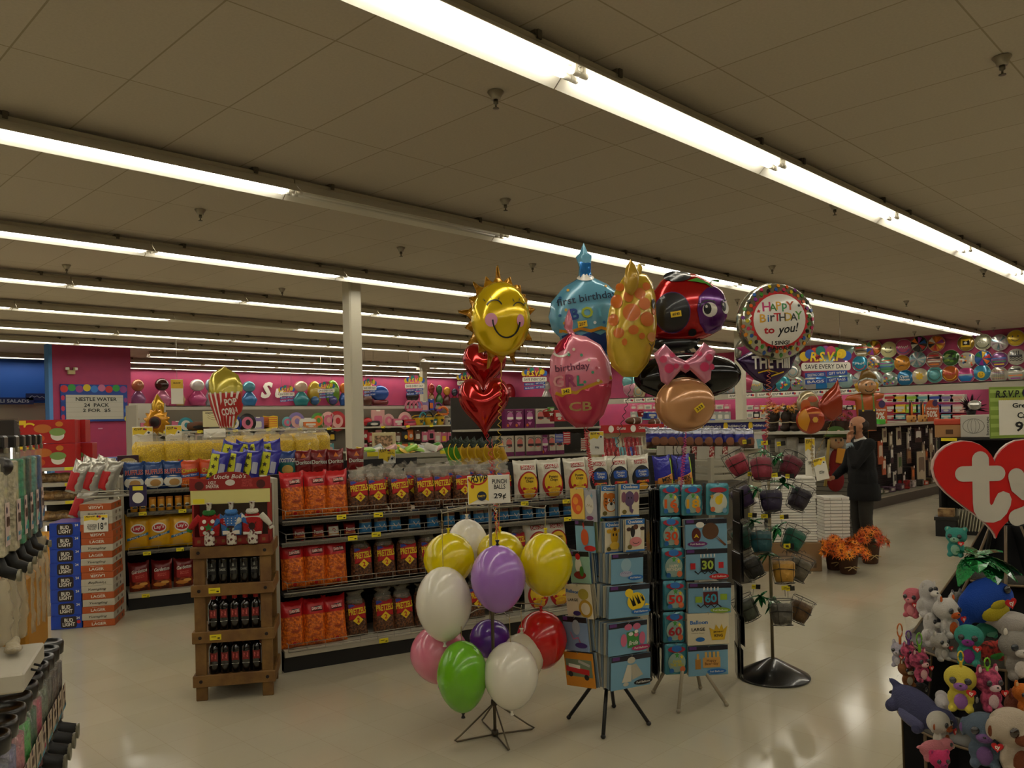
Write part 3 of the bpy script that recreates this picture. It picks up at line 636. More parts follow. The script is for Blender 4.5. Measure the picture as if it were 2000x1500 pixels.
# beer cases
blu=mt('0f3fae',.35,coat=.3); 
def bud(alt=False):
    h=.117
    D=[(rrect(.0 if not alt else .02,h/2,.13,h*.86,.02),paper('2a1a12')),(text('BUD\nLIGHT',.1,h*.6,.0 if not alt else .02,h/2,.03,rot=PI/2 if 0 else 0),WHP,.003),(text('24',.028,.022,.095,h*.8,.02),WHP,.003)]
    if alt: D.append((ell(.1,h*.5,.016,.016),REDP,.003))
    return carton(.25,.4,h,blu,D,top=mt('4a2a8a',.4))
BU=ob('beer_case',bud(),label='x',cat='beer case',group='blue beer cases in the left stack'); BU2=ob('beer_case',bud(True),label='x',cat='beer case')
for k in range(8):
    p=BC.at(.115+random.uniform(-.005,.005),.2,.001+k*.118)
    if k==0: BU2.location=p; BU2.rotation_euler=(0,0,BC.a); BU2['label']='lowest blue beer case of the stack, with a red apple mark'
    else: put(BU,p,BC.a,'blue beer case, %s from the floor in the blue stack'%ORD[k])
def yue(c,flip):
    h=.0605; m=mt('b0521e' if c else 'bdb5a2',.5); s='LAGER' if c else 'Yuengling'; q=text(s,.12 if c else .15,h*.42,0,h*.45,.02 if c else .01,0 if c else .3,PI if flip else 0)
    D=[(q,WHP if c else paper('3a342a'),.002)]
    if c: D.append((text('Original Traditional',.1,h*.1,0,h*.85),WHP,.002))
    return carton(.262,.4,h,m,D,[(ell(-.05,h*.5,.03,h*.3),paper('7d6a58')),(ell(.1,h*.5,.02,h*.25),paper('3a342a'))],top=mt('8f887a',.6))
YU={(c,f):ob('beer_case',yue(c,f),label='x',cat='beer case',group='orange and silver beer cases in the tall stack') for c in (0,1) for f in (0,1)}
seq=[(1,0),(0,0),(1,0),(0,0),(1,0),(0,0),(0,1),(1,1),(1,0),(0,0),(1,0),(0,0),(1,0),(1,1),(1,0),(0,0),(0,1),(1,1)]
zz=0
for k,q in enumerate(seq):
    put(YU[q],BC.at(.375+random.uniform(-.006,.006),.2,.001+k*.0612),BC.a,'%s beer case, %s from the floor in the tall stack'%('orange' if q[0] else 'silver',ORD[k]))
t=rsign(.2,.155,[('18',.22,.4,.2,.33),('49',.1,.18,.4,.45),('Yuengling\nBudweiser\nBud Light\n24 Pack',.4,.35,-.15,.3)],'white price sign reading 18.49 on the beer cases',BC.at(.375,-.012,.85),BC.a)
# ---------------- wooden bottle rack with sweater display ----------------
RP=PZ(383,1371,0); RK=Frame((RP.x,RP.y),-34)
wood=mt('6c4a24',.6,n=(8,'86632f',.35,.65),b=(40,.3)); RWD=.48
t=thing('bottle_rack','brown wooden crate style rack holding three rows of dark wine bottles','display rack',RK.at(0),RK.a)
for x in (.035,RWD-.035):
    for y in (.02,.36): mb=MB(); mb.add(box(x,y,.49,.07,.03,.98,.004),wood); ob('leg',mb,t)
for z in (.13,.41,.71,.955):
    mb=MB(); mb.add(box(RWD/2,-.005,z,RWD+.03,.02,.075,.004),wood); 
    for x in (.035,RWD-.035): mb.add(T(lathe([(.011,0),(.011,.004)],10),(x,-.015,z),rx=PI/2),mt('1c0c08',.5))
    ob('front_rail',mb,t)
    for x in (-.005,RWD+.005): mb=MB(); mb.add(box(x,.19,z,.02,.4,.075,.004),wood); ob('side_rail',mb,t)
    mb=MB(); mb.add(box(RWD/2,.19,z+.02,RWD,.36,.015),wood); ob('shelf_board',mb,t)
mb=MB(); mb.add(box(RWD/2,.375,.5,RWD,.01,.95),mt('120d0a',.6)); ob('back_panel',mb,t)
for z in (.41,.71): c=PT.copy(); C.objects.link(c); c.parent=t; c.location=(.13,-.018,z)
glassb=mt('070707',.08,coat=.8)
def bottle(kind):
    o=ob('wine_bottle',MB().add(lathe([(.034,0),(.037,.006),(.037,.15),(.034,.17),(.017,.195),(.0145,.2),(.0145,.24)],20),glassb,True),label='x',cat='bottle',group='wine bottles in the wooden rack')
    fn=lambda x,z:-math.sqrt(max(0,.0374**2-x*x))
    mb=MB(); mb.add(lathe([(.0155,.2),(.016,.201),(.016,.248),(.014,.25)],14),paper('b01414') if kind=='r' else mt('0c0c0c',.4),True); ob('neck_foil',mb,o)
    mb=MB()
    if kind=='r': mb.dec(rect(0,.11,.044,.06),paper('7a1c18'),fn=fn,e=.0005); mb.dec(text('N',None,.03,0,.112,.02),paper('c8605a'),fn=fn,e=.001); mb.dec(rect(0,.06,.044,.004),WHP,fn=fn,e=.001)
    else: mb.dec(rect(0,.1,.044,.08),mt('161616',.5),fn=fn,e=.0005); mb.dec(text('DARK',.04,.016,0,.095,.02),paper('9a9a90'),fn=fn,e=.001); mb.dec([(0,.14),(-.006,.115),(.006,.115)],paper('8a8a80'),fn=fn,e=.001)
    ob('bottle_label',mb,o); return o
BR=bottle('r'); BK=bottle('k')
for r_,z in enumerate((.16,.44,.74)):
    for k in range(5):
        put(BR if r_<2 else BK,RK.at(.11+.066*k,.06,z),RK.a,'dark wine bottle with %s neck, %s in the %s row of the rack'%('red' if r_<2 else 'black',ORD[k],('bottom','middle','top')[r_]))
for k in range(3):
    for r_,z in enumerate((.16,.44,.74)): dup(BR if r_<2 else BK,RK.at(.14+.1*k,.16,z),RK.a,label='dark wine bottle behind the front bottles in the rack',group='wine bottles behind the front row of the wooden rack')
# display box on top
t=thing('sweater_display','red cardboard sweater display with pale yellow panel on the wooden rack','display box',RK.at(0,0,.995),RK.a)
redc=mt('8f1712',.5)
mb=MB(); 
for x in (.008,RWD-.008): mb.add(box(x,.1,.19,.012,.2,.38),redc)
mb.add(box(RWD/2,.2,.19,RWD,.01,.38),mt('5a5346',.6)); mb.add(box(RWD/2,.1,.006,RWD,.2,.012),redc); mb.add(box(RWD/2,.005,.03,RWD,.01,.06),redc)
for k in range(9): mb.dec(rect(.04+.05*k,.03,.02,.02),paper('8a5a2a'),y=-.001,e=.001)
ob('box_body',mb,t)
mb=MB(); mb.add(box(RWD/2,-.002,.325,RWD+.01,.006,.11),paper('d8cf82')); mb.add(T(box(0,0,0,.07,.002,.03),(.045,-.006,.29)),tagy); ob('yellow_panel',mb,t)
mb=MB(); o=[(-.01,.36),(RWD+.01,.36),(RWD+.01,.44)]+[(RWD/2+.13*math.cos(rad(a)),.43+.045*math.sin(rad(a))) for a in range(0,181,20)]+[(-.01,.44)]
mb.add(prism(o,-.008,.0),redc)
for o_,m_ in ((text("Uncle Bob's",.2,.028,RWD/2,.445,.015,.3),WHP),(text('UGLY\nSWEATER',.08,.045,.13,.395,.02),WHP),(text('KNITTED\nBOTTLE\nSWEATER',.07,.05,.345,.4,.01),paper('c8504a')),(ell(RWD/2,.405,.03,.02),paper('d8d0c4')),(ell(.05,.39,.028,.028),paper('4a0f0a')),(ell(.43,.39,.028,.028),paper('4a0f0a'))): mb.dec(o_,m_,y=-.008)
ob('header_card',mb,t)
def sweater(c1,c2,dec,x,label):
    t=thing('bottle_sweater',label,'bottle sweater',RK.at(x,-.03,1.062),RK.a,'tiny knitted sweaters on card bottles'); t.scale=(1.15,1.15,1.15)
    k1=mt(c1,.95,b=(220,.9)); k2=mt(c2,.95,b=(220,.9))
    body=Infl([(-.052,0),(.052,0),(.058,.09),(.03,.125),(-.03,.125),(-.058,.09)][::1],.05,30); mb=MB(); body.put(mb,k1)
    for o_,m_ in dec: body.print(mb,o_,m_,.003,.02)
    ob('knit_body',mb,t)
    for s in(-1,1):
        mb=MB(); mb.add(tube([(s*.045,0,.11),(s*.075,-.005,.08),(s*.1,-.01,.045 if s<0 else .05)],[.02,.018,.014],8),k2 if c1=='b01c1c' and x>.35 else k1,True); mb.add(tube([(s*.1,-.01,.045),(s*.107,-.01,.03)],[.016,.014],8),k2,True); ob('sleeve',mb,t)
    mb=MB(); mb.add(T(lathe([(.03,0),(.036,.012),(.03,.026)],14),(0,0,.118)),k2,True); ob('collar',mb,t)
    mb=MB(); mb.add(lathe([(.026,-.05),(.028,-.045),(.028,-.0),(.012,.14),(.014,.18),(.02,.185),(.0,.188)],10),mt('cfc8b8',.6,n=(60,'5a1c1c',.5,.55)),True); ob('card_bottle',mb,t)
wh=mt('ddd6c8',.95)
sweater('b01818','2f7a34',[(ell(-.022,.085,.011,.011,12),wh),(ell(.022,.085,.011,.011,12),wh),(ell(-.034,.05,.011,.011,12),wh),(ell(-.02,.022,.011,.011,12),wh),(ell(.02,.022,.011,.011,12),wh),(star(0,.052,.026,.012),mt('2f7a34',.9))],.11,'red knitted bottle sweater with green collar and white dots')
sweater('3f74b8','4a86cc',[(rect(0,.018,.09,.022),wh),(rect(0,.03,.012,.022),mt('3a2018',.9)),(ell(0,.05,.02,.008,10),mt('3a2018',.9))]+[(ell(-.035+.02*(k%4),.07+.014*(k//4),.003,.003,6),wh) for k in range(12)],.245,'blue knitted bottle sweater with white hem and dots')
sweater('b01c1c','e0dccc',[(rect(0,.01,.1,.016),wh),(rect(0,.1,.1,.01),wh),(ell(0,.05,.018,.02,14),mt('3a2018',.9)),(stroke([(-.03,.08),(-.01,.055)],.006),mt('3a2018',.9)),(stroke([(.03,.08),(.01,.055)],.006),mt('3a2018',.9))],.375,'red and white knitted bottle sweater with striped sleeves')
# ---------------- punch ball stand ----------------
def stick(P,r,m,n=6,mb=None): mb=mb or MB(); mb.add(tube(P,r,n),m,True); return mb
pole=mt('6f6654',.35,.7)
ST=PZ(967,1438,0); SD=(ST-Vector((0,0,HH))).dot(Fw)
t=thing('balloon_stand','thin metal tree stand with four bent rod feet carrying the punch balls','stand',(ST.x,ST.y,0),FACE)
topz=PD(957,985,SD).z
ob('pole',stick([(0,0,.0),(0,0,topz)],.009,pole,8),t)
for z in (.02,.19): mb=MB(); mb.add(lathe([(.018,z-.015),(.02,z),(.018,z+.015)],10),mt('4a4338',.4,.6),True); ob('collar',mb,t)
for a in (20,110,200,290):
    c,s=math.cos(rad(a)),math.sin(rad(a)); ob('leg',stick([(0,0,.19),(c*.2,s*.2,.035),(c*.235,s*.235,.012),(c*.22,s*.22,.006),(0,0,.012)],.005,pole),t)
armz=(topz-.02,topz-.03,.72,.70)
def parm(a,b,z0): 
    ob('arm',stick([(0,0,z0),(a*.5,b*.5,z0+.01),(a,b,z0-.01),(a*1.02,b*1.02,z0+.01)],.003,wirem),t)
BL=[(913,1066,41,52,.36,'e4dfcf','white','behind the yellow ones'),(877,1093,50,52,.06,'dcc800','yellow','on the left'),(977,1078,46,40,.26,'dcc800','yellow','behind the light purple one'),
 (1067,1103,52,62,.0,'dcc800','yellow','on the right, largest of the yellow'),(973,1131,54,66,-.27,'a070c0','light purple','hanging in front of the pole'),(867,1180,55,73,-.16,'e6e1d2','white','lower left of the yellow one'),
 (858,1278,57,57,.06,'dc8098','pink','low on the left'),(903,1322,50,70,-.26,'6cb21c','green','low in front'),(957,1248,40,38,.3,'5a2a96','dark purple','behind the pole'),(1058,1250,50,57,.12,'c01414','red','low on the right'),
 (1020,1287,42,50,-.0,'cfc6ae','cream','behind the lowest white one'),(998,1320,54,66,-.27,'e6e1d2','white','lowest at the front')]
for k,(x,y,rx,rz,dd,c,cn,wh) in enumerate(BL):
    d=SD+dd*.75; p=PD(x,y,d); a,b=rx*d/FO,rz*d/FO
    lt=thing('punch_balloon','%s punch balloon %s'%(cn,wh)+' on the thin stand','balloon',tuple(p),FACE)
    pr=[]
    for i in range(15):
        th=PI*i/14; zz=-math.cos(th); r_=math.sin(th)*(1-.07*zz*-1 if zz<0 else 1)
        pr.append((max(.003,a*r_*(1 if zz>0 else (1-.1*zz*zz))),b*zz))
    mb=MB(); mb.add(lathe(pr,28),mt(c,.22,sub=.25,coat=.35),True); ob('balloon_skin',mb,lt)
    bot=k in (5,6,7,8,11)
    zk=-b if bot else b; mb=MB(); sg=-1 if bot else 1
    mb.add(T(lathe([(.006,0),(.011,.006),(.005,.014),(.01,.024),(.012,.03)],8),(0,0,zk-.002*sg),rx=PI if bot else 0),mt('15151a' if k in(7,8,4) else c,.4),True); ob('knot',mb,lt)
    # band up to its arm
    lx=(p-Vector((ST.x,ST.y,0))); u=lx.dot(Vector((math.cos(FACE),math.sin(FACE),0))); w=lx.dot(Vector((-math.sin(FACE),math.cos(FACE),0)))
    za=topz-.02 if y<1200 else .72
    if za>p.z+b: ob('rubber_band',stick([(0,0,b),(0,0,za-p.z)],.0016,mt('b39a60',.6),4),lt); parm(u,w,za)
    elif y<1200: parm(u,w,max(p.z+b,za))
# the sign on the stand
q=PD(956,956,SD-.02); t2=rsign(.235,.158,[],'white sign reading PUNCH BALLS 29 cents on top of the balloon stand',(0,0,0),0,yh=.98)
t2.location=PD(956,984,SD-.03); t2.rotation_euler=(0,-.02,FACE)
mb=MB(); mb.add(prism(rect(.055,.079,.115,.15),-.0065,-.004),WHP); 
for s_,w_,h_,cx,cz in (('PUNCH\nBALLS',.08,.055,.06,.108),('29¢',.068,.036,.06,.04)): mb.dec(text(s_,w_,h_,cx,cz,.02),BLP,y=-.007)
mb.dec(ell(-.04,.045,.026,.026),DKB,y=-.0045); mb.dec(text('PARTY',.04,.012,-.04,.045,.02),YEL,y=-.0045,e=.003); mb.dec(ell(-.09,.1,.01,.012),REDP,y=-.0045); mb.dec(stroke(arc(-.06,.16,.055,.05,200,340),.008),REDP,y=-.0045)
ob('printed_panel',mb,t2)
ob('wire_hook',stick([(0,.006,-.03)]+[(.012*math.sin(rad(a)),.006,-.006-.012*math.cos(rad(a))) for a in range(0,340,40)],.002,wirem,4),t2)
# curled ribbons
def curl(p0,p1,r,turns,m,mb,n=90):
    a,b=Vector(p0),Vector(p1); P=[]
    for i in range(n+1):
        t_=i/n; c=a.lerp(b,t_); rr=r*min(1,4*t_,4*(1-t_)+.2); P.append(c+Vector((math.cos(turns*2*PI*t_)*rr,math.sin(turns*2*PI*t_)*rr,0)))
    mb.add(tube(P,.0022,4),m,True)
# ---------------- foil balloons ----------------
INK=mt('0d0d10',.3,coat=.4); WH=mt('e6e2d8',.25,.1,coat=.5)
def foilb(name,label,x,y,d,outl,Th,m,marks,back=None,tilt=0,yaw=0,ribs=(),rib=None,step=1,extra=None):
    """marks in photo steps from (x,y): right +, up +; real size follows from the distance"""
    k=d/FO; o=[(a*k,b*k) for a,b in outl]
    t=thing(name,label,'foil balloon',tuple(PD(x,y,d)),0,rot=(0,-ROLL*0-.02+tilt,FACE+yaw))
    I=Infl(o,Th*k); mb=MB(); I.put(mb,m,back,step)
    for j,q in enumerate(marks):
        v,f=shp(q[0]); v=[(a*k,b*k) for a,b in v]; I.print(mb,(v,f) if len(f)>1 else v,q[1],.0025+.0012*(q[2] if len(q)>2 else 0),.02)
    b=ob('foil_body',mb,t)
    mb=MB(); P=[(a,0,c) for a,c in o]; mb.add(tube(P,.0035,4,True),back or m,True); ob('seam_edge',mb,t)
    if rib:
        mb=MB(); (bx,by,ex,ey,ed,mm,rr,tn)=rib; W=t.matrix_basis.inverted()
        a=Vector((bx*k,0,by*k)); e=W@PD(ex,ey,ed); curl(a,e,rr,tn,mm,mb); ob('ribbon',mb,t)
    if extra: extra(t,k,I)
    return t
def pricetag(x,z,s,w=18,h=12,rot=.1): return [(rect(x,z,w,h,rot),YEL,5),(text(s,w*.7,h*.55,x,z,.02,rot=rot),BLP,6)]
rr_=mt('c01828',.35,.3); ry_=mt('c8a020',.35,.3)
# sun
gold=foil('c9a009'); goldd=foil('b07c08')
def sun_out():
    o=[];n=18
    for i in range(n):
        a=2*PI*i/n+.17; R=[80,68,74,66][i%4]*(1 if math.cos(a)<.5 else .86)
        for da,r_ in ((-.17,55),(-.07,60),(.0,R),(.03,R-3),(.07,61)): o.append((r_*math.cos(a+da)*1.03,r_*math.sin(a+da)*1.3))
    return o
def sunx(t,k,I):
    F=Infl([(a*k,b*k) for a,b in ell(2,-2,57,72,44)],62*k,44); mb=MB(); F.put(mb,foil('e4c20c',.16))
    for q in [(stroke(arc(-9,18,15,13,15,165,8),2.5),INK),(stroke(arc(38,14,11,11,25,160,8),2.2),INK),(stroke([(-24,27),(-31,36)],2),INK),(stroke([(-13,31),(-16,41)],2),INK),(stroke([(-2,29),(2,37)],2),INK),(stroke([(30,24),(26,34)],2),INK),(stroke([(39,26),(40,36)],2),INK),(stroke([(47,21),(53,27)],2),INK),
              (ell(-16,-7,12,13),mt('c98aa4',.3),1),(ell(40,-10,7,12),mt('c98aa4',.3),1),(stroke(arc(13,-7,26,35,180,350,16),3),INK,3)]:
        v,f=shp(q[0]); v=[(a*k,b*k) for a,b in v]; F.print(mb,(v,f) if len(f)>1 else v,q[1],.003+.001*(q[2] if len(q)>2 else 0),.02)
    ob('sun_face',mb,t,(0,-.03,0))
foilb('sun_balloon','golden smiling sun foil balloon with closed eyes and pointed rays',976,622,5.0,sun_out(),26,goldd,[],extra=sunx,rib=(0,-85,968,1060,4.6,ry_,.012,26))
redf=foil('b00c0c',.14,.7)
foilb('heart_balloon','red heart foil balloon, lower of the two',946,800,5.22,heart(0,3,98,116,40),62,redf,[],rib=(12,-58,970,1045,4.62,rr_,.012,22))
foilb('heart_balloon','red heart foil balloon half hidden behind the sun balloon',945,722,5.5,heart(0,0,84,96,40),55,redf,[],tilt=.1,rib=(0,-48,975,1040,4.64,rr_,.01,18))
# blue cupcake
lb=foil('5c9cb8',.28,.15); db=foil('123a80',.25,.35); blt=mt('0a2440',.4)
o=[(-48,-100),(30,-100),(58,-40),(72,-30),(76,0),(66,34),(44,54),(22,66),(14,72),(12,92),(16,112),(8,118),(2,138),(-6,118),(-14,110),(-8,90),(-12,68),(-40,52),(-66,24),(-72,-4),(-66,-30),(-52,-44)]
mk_=[([(-48,-98),(30,-98),(56,-44),(40,-38),(24,-46),(6,-38),(-14,-46),(-30,-38),(-50,-44)],db),(stroke([(-54,-34),(-34,-38),(-14,-32),(6,-38),(26,-32),(46,-38),(66,-30)],6),mt('c0851c',.35),1),(ell(2,68,17,7,18),WH),([(-9,68),(12,68),(14,98),(-8,100)],foil('1268b0')),
 (text('first birthday',118,19,2,25,.01,0,.12),blt,2),(text('B',None,22,-24,-4,.03,0,.1),mt('0f3f8a',.4),2),(text('O',None,22,0,-2,.03,0,.1),mt('9ab02a',.4),2),(text('Y',None,22,24,0,.03,0,.1),mt('5aa0b8',.4),2)]+[(ell(a,b,3,3,10),mt(c,.4),1) for a,b,c in ((-52,-5,'1c5c8c'),(-40,5,'b8a040'),(-44,-20,'c89a30'),(14,-22,'c8d4d8'),(56,6,'1c5c8c'),(-34,44,'c89a30'),(40,50,'c89a30'),(-50,30,'1c5c8c'),(60,30,'1c5c8c'),(32,-22,'1c5c8c'))]+pricetag(-10,-24,'207')
foilb('cupcake_balloon','light blue cupcake foil balloon reading first birthday BOY with a candle',1144,612,5.25,o,56,lb,mk_,rib=(-5,-98,1152,940,4.9,rr_,.01,20))
# pink cupcake
lp=foil('cc7084',.28,.15); dp=foil('b8304e',.25,.3)
o=[(-14,-92),(18,-92),(40,-70),(56,-30),(60,0),(56,34),(40,66),(12,84),(-8,88),(-14,100),(-12,112),(-18,140),(-26,118),(-28,104),(-20,90),(-40,76),(-58,44),(-62,6),(-56,-36),(-38,-72)]
mk_=[([(-14,-92),(18,-92),(40,-70),(56,-30),(59,-4),(30,-12),(0,-20),(-30,-26),(-54,-28),(-46,-56),(-34,-76)],dp),(stroke([(-52,-24),(-40,-30),(-28,-22),(-14,-26),(6,-16),(30,-8),(58,2)],6),mt('b88618',.35),1),([(-22,88),(-14,92),(-30,60),(-48,52),(-50,64),(-36,78)],foil('b01c40')),(stroke(arc(-38,56,14,10,190,350),4),WH,1),
 (text('birthday',66,18,-18,22,.01,0,.05),mt('5a0f34',.4),2),(text('G',None,22,-46,-2,.03),mt('c88a8a',.4),2),(text('I',None,22,-36,-2,.03),mt('c05068',.4),2),(text('R',None,24,-22,-2,.03),mt('8a2450',.4),2),(text('L',None,20,-5,-3,.03),mt('2a8060',.4),2),(text('CB',44,18,-6,-52,.02),mt('a88a50',.4),2)]+[(ell(a,b,3,3,10),mt(c,.4),1) for a,b,c in ((-14,58,'d8c8b0'),(0,46,'3a8a66'),(20,12,'3a8a66'),(28,20,'b84a5a'),(14,36,'d8c8b0'),(4,-6,'3a8a66'),(30,-4,'d8c8b0'),(-24,48,'3a8a66'))]+pricetag(-32,-22,'342')
foilb('cupcake_balloon','pink cupcake foil balloon reading birthday GIRL with a candle',1135,742,4.95,o,66,lp,mk_,rib=(2,-92,1160,945,4.78,rr_,.014,24))
# giraffe
gy=foil('c9a72c',.25,.3); gs=mt('c0641a',.3,.2,coat=.4)
o=[(-48,-50),(-40,-80),(-20,-100),(8,-102),(30,-76),(44,-40),(50,0),(50,50),(44,80),(34,96),(18,100),(4,104),(-10,92),(-28,64),(-40,30),(-48,-10)]
mk_=[(ell(a,b,c,d_),gs,1) for a,b,c,d_ in ((-28,44,10,14),(-6,52,9,12),(16,56,11,11),(-2,20,17,17),(24,36,12,12),(-36,8,9,12),(28,6,14,14),(-28,-18,10,10),(0,-14,10,9),(-18,-36,5,7),(16,-26,6,6),(30,70,8,8),(-20,72,7,9),(44,22,5,8))]+[(ell(36,-28,9,9),mt('c98a50',.4),1),(stroke([(30,-40),(36,-46),(42,-38)],1.6),INK,2),(stroke([(36,-46),(35,-66)],1.6),INK,2),(ell(43,36,4,10),INK,2)]
def gir(t,k,I):
    mb=MB(); E=Infl([(a*k,b*k) for a,b in ((-16,60),(-4,52),(8,66),(12,92),(4,112),(-4,122),(-14,104),(-18,82))],20*k,30); E.put(mb,foil('b8922a',.25,.3)); ob('ear',mb,t,(4*k,-.09,0))
    mb=MB(); E=Infl([(a*k,b*k) for a,b in ((14,96),(24,96),(28,112),(20,120))],8*k,20); E.put(mb,gy); ob('horn',mb,t)
foilb('giraffe_balloon','yellow giraffe head foil balloon with orange spots',1232,634,4.85,o,62,gy,mk_,extra=gir,rib=(0,-100,1190,935,4.8,mt('181818',.4),.008,14))
# ladybug
rdf=foil('b00f10',.16,.6); pur=foil('5a1c6e',.18,.45)
o=[(-80,-40),(-76,0),(-70,40),(-50,66),(-20,78),(12,76),(34,64),(50,52),(66,40),(74,16),(72,-10),(60,-34),(40,-44),(24,-50),(0,-54),(-40,-56)]
mk_=[(ell(-38,0,32,38,28),INK,1),(ell(-38,0,34,40,28),mt('3a1450',.3),0),(ell(-22,72,26,12,20),INK,1),(ell(0,-40,8,7,14),INK,1),([(14,28),(30,44),(50,52),(64,40),(74,16),(72,-10),(60,-34),(42,-43),(26,-42),(14,-24),(9,2)],pur,1),([(-6,60),(14,66),(36,56),(44,44),(30,54),(10,58)],mt('3f8a2a',.4),2),
 (ell(34,2,15,14,20),WH,3),(ell(68,6,9,12,18),WH,3),(ell(29,4,8,11,16),INK,4),(ell(64,8,5,9,16),INK,4),(ell(27,8,2.5,3,8),WH,5),(ell(62,12,1.8,3,8),WH,5),(stroke(arc(32,6,18,14,40,170,8),2.4),INK,5),(stroke(arc(67,8,10,13,60,170,8),2),INK,5),(stroke([(17,12),(10,16)],2),INK,5),(stroke([(18,8),(10,9)],2),INK,5),
 (stroke(arc(48,-24,10,7,200,330,8),1.8),mt('3a0f44',.4),4),(text('I',None,8,39,-14,.0),mt('3a0f44',.4),4)]+pricetag(-32,-4,'#140',20,11)
def lady(t,k,I):
    for a,b in ((-10,-8),(14,2)):
        mb=MB(); mb.add(tube([((a+0)*k,.0,-50*k),((a-4)*k,0,-66*k),((a+6)*k,0,-76*k),((a+14)*k,0,-92*k)],[.02,.014,.018,.012],8),INK,True); ob('leg',mb,t)
    mb=MB(); mb.add(T(ball(46*k,14*k,16*k,14),(-30*k,0,-58*k)),INK,True); ob('underside',mb,t)
    mb=MB(); mb.add(tube([(40*k,0,48*k),(46*k,-.01,62*k),(60*k,-.01,60*k)],[.005,.004,.01],6),mt('3f6a1c',.4),True); ob('antenna',mb,t)
foilb('ladybug_balloon','red and black ladybug foil balloon with a purple face',1346,612,5.2,o,58,rdf,mk_,extra=lady,rib=(-20,-60,1322,935,5.0,mt('181818',.4),.008,12))
# plain stand-in: peach and black balloon pair with a dotted bow
bkf=foil('0b0b0d',.14,.5)
foilb('oval_balloon','wide black oval foil balloon behind the peach one',1343,735,4.98,ell(0,0,104,46,44),60,bkf,[],rib=(0,-40,1330,925,4.95,mt('a02080',.4),.008,8))
pch=foil('c08a5a',.22,.35)
foilb('round_balloon','peach coloured round foil balloon with a pink dotted bow on top',1338,790,4.8,ell(0,0,58,52,40),66,pch,pricetag(20,-8,'333',20,11,.6),rib=(0,-52,1330,960,4.85,mt('c02878',.35),.012,24),
  extra=lambda t,k,I:(lambda bow:[bow.put((mb:=MB()),foil('c87a92',.2,.3)),[bow.print(mb,[(a*k,b*k) for a,b in ell(x,z,r,r,16)],mt('c0305c',.35),.004,.02) for x,z,r in ((-44,88,7),(-26,96,5),(-34,70,9),(-20,74,5),(44,88,7),(26,96,5),(34,70,9),(50,70,6),(0,72,6))],ob('bow',mb,t,(0,-.05,0))])(Infl([(a*k,b*k) for a,b in ((-9,66),(-36,38),(-48,46),(-52,76),(-60,100),(-38,118),(-14,92),(0,84),(14,92),(38,118),(60,100),(52,76),(48,46),(36,38),(9,66),(0,60))],26*k,44)))
# happy birthday round
hb=foil('a9a692',.14,.85); cols=['c02a5a','3a8a2a','d88a1c','2a5aa8','7a2a8a','c8b81c','101010','d85a1c']
dots=[(ell(70*rr0*math.cos(a),70*rr0*math.sin(a),3.2,3.8,8),mt(cols[(i*3+j)%8],.3),0) for j,rr0 in enumerate((.97,.86)) for i,a in enumerate(np.linspace(j*.1,2*PI+j*.1,26)[:-1])]
sc_=[(57*math.cos(a)+0,57*math.sin(a)) if i%2 else (53*math.cos(a),53*math.sin(a)) for i,a in enumerate(np.linspace(0,2*PI,65)[:-1])]
let=[]
for s_,x,z,h_,c in (('H',-25,26,18,'c02a6a'),('A',-13,24,15,'3a7a2a'),('P',-2,27,16,'d8a01c'),('p',9,23,16,'2a8a4a'),('Y',20,26,17,'c8501c'),('B',-33,4,16,'d8a01c'),('i',-23,3,13,'2a6ab8'),('r',-15,3,12,'303030'),('T',-6,5,16,'c02a2a'),('H',4,4,15,'303030'),('D',15,5,16,'c8a01c'),('A',26,4,14,'303030'),('Y',36,7,16,'4a8a2a')):
    let.append((text(s_,None,h_,x,z,.02),mt(c,.4),3))
let+=[(text('to',20,12,-22,-20,.03),REDP,3),(text('you!',44,22,14,-20,.02,.35,.12),BLP,3),(text('I SING!',34,8,0,-44,.03),BLP,3),(text('TAP TO PLAY',50,8,0,-54,.02,0),BLP,3),(star(-40,18,4,2),REDP,3),(star(38,26,4,2),BLP,3)]
foilb('birthday_balloon','round foil balloon reading HAPPY BIRTHDAY to you with coloured dots',1514,628,4.95,ell(0,0,76,74,48),58,hb,dots+[(sc_,REDP,1),(ell(0,0,50,50,40),WH,2)]+let,tilt=.0,rib=(-15,-74,1498,860,5.2,mt('c86a4a',.4),.014,18))
foilb('diamond_balloon','purple foil balloon reading THE Hill with a dotted edge below the birthday balloon',1500,722,5.1,[(-62,22),(-20,42),(20,46),(60,34),(44,0),(6,-34),(-26,-18),(-46,2)],34,foil('3a1c50'),[(text('THE Hill',74,26,2,14,.03),WH,2),(stroke([(-24,-6),(-6,-2),(14,-8),(0,-14),(26,-6)],2.5),YEL,2),(stroke([(-54,24),(-20,36)],2.5),WH,2)],rib=(6,-34,1490,880,5.2,rr_,.012,14))
foilb('star_balloon','clear party foil balloon with a magenta star behind the birthday balloon',1462,688,5.6,ell(0,0,26,30,28),20,foil('9a9a8a',.2,.6),[(star(-8,4,18,8),mt('a02a6a',.3),1),(ell(14,2,8,8),mt('d8701c',.3),1)])
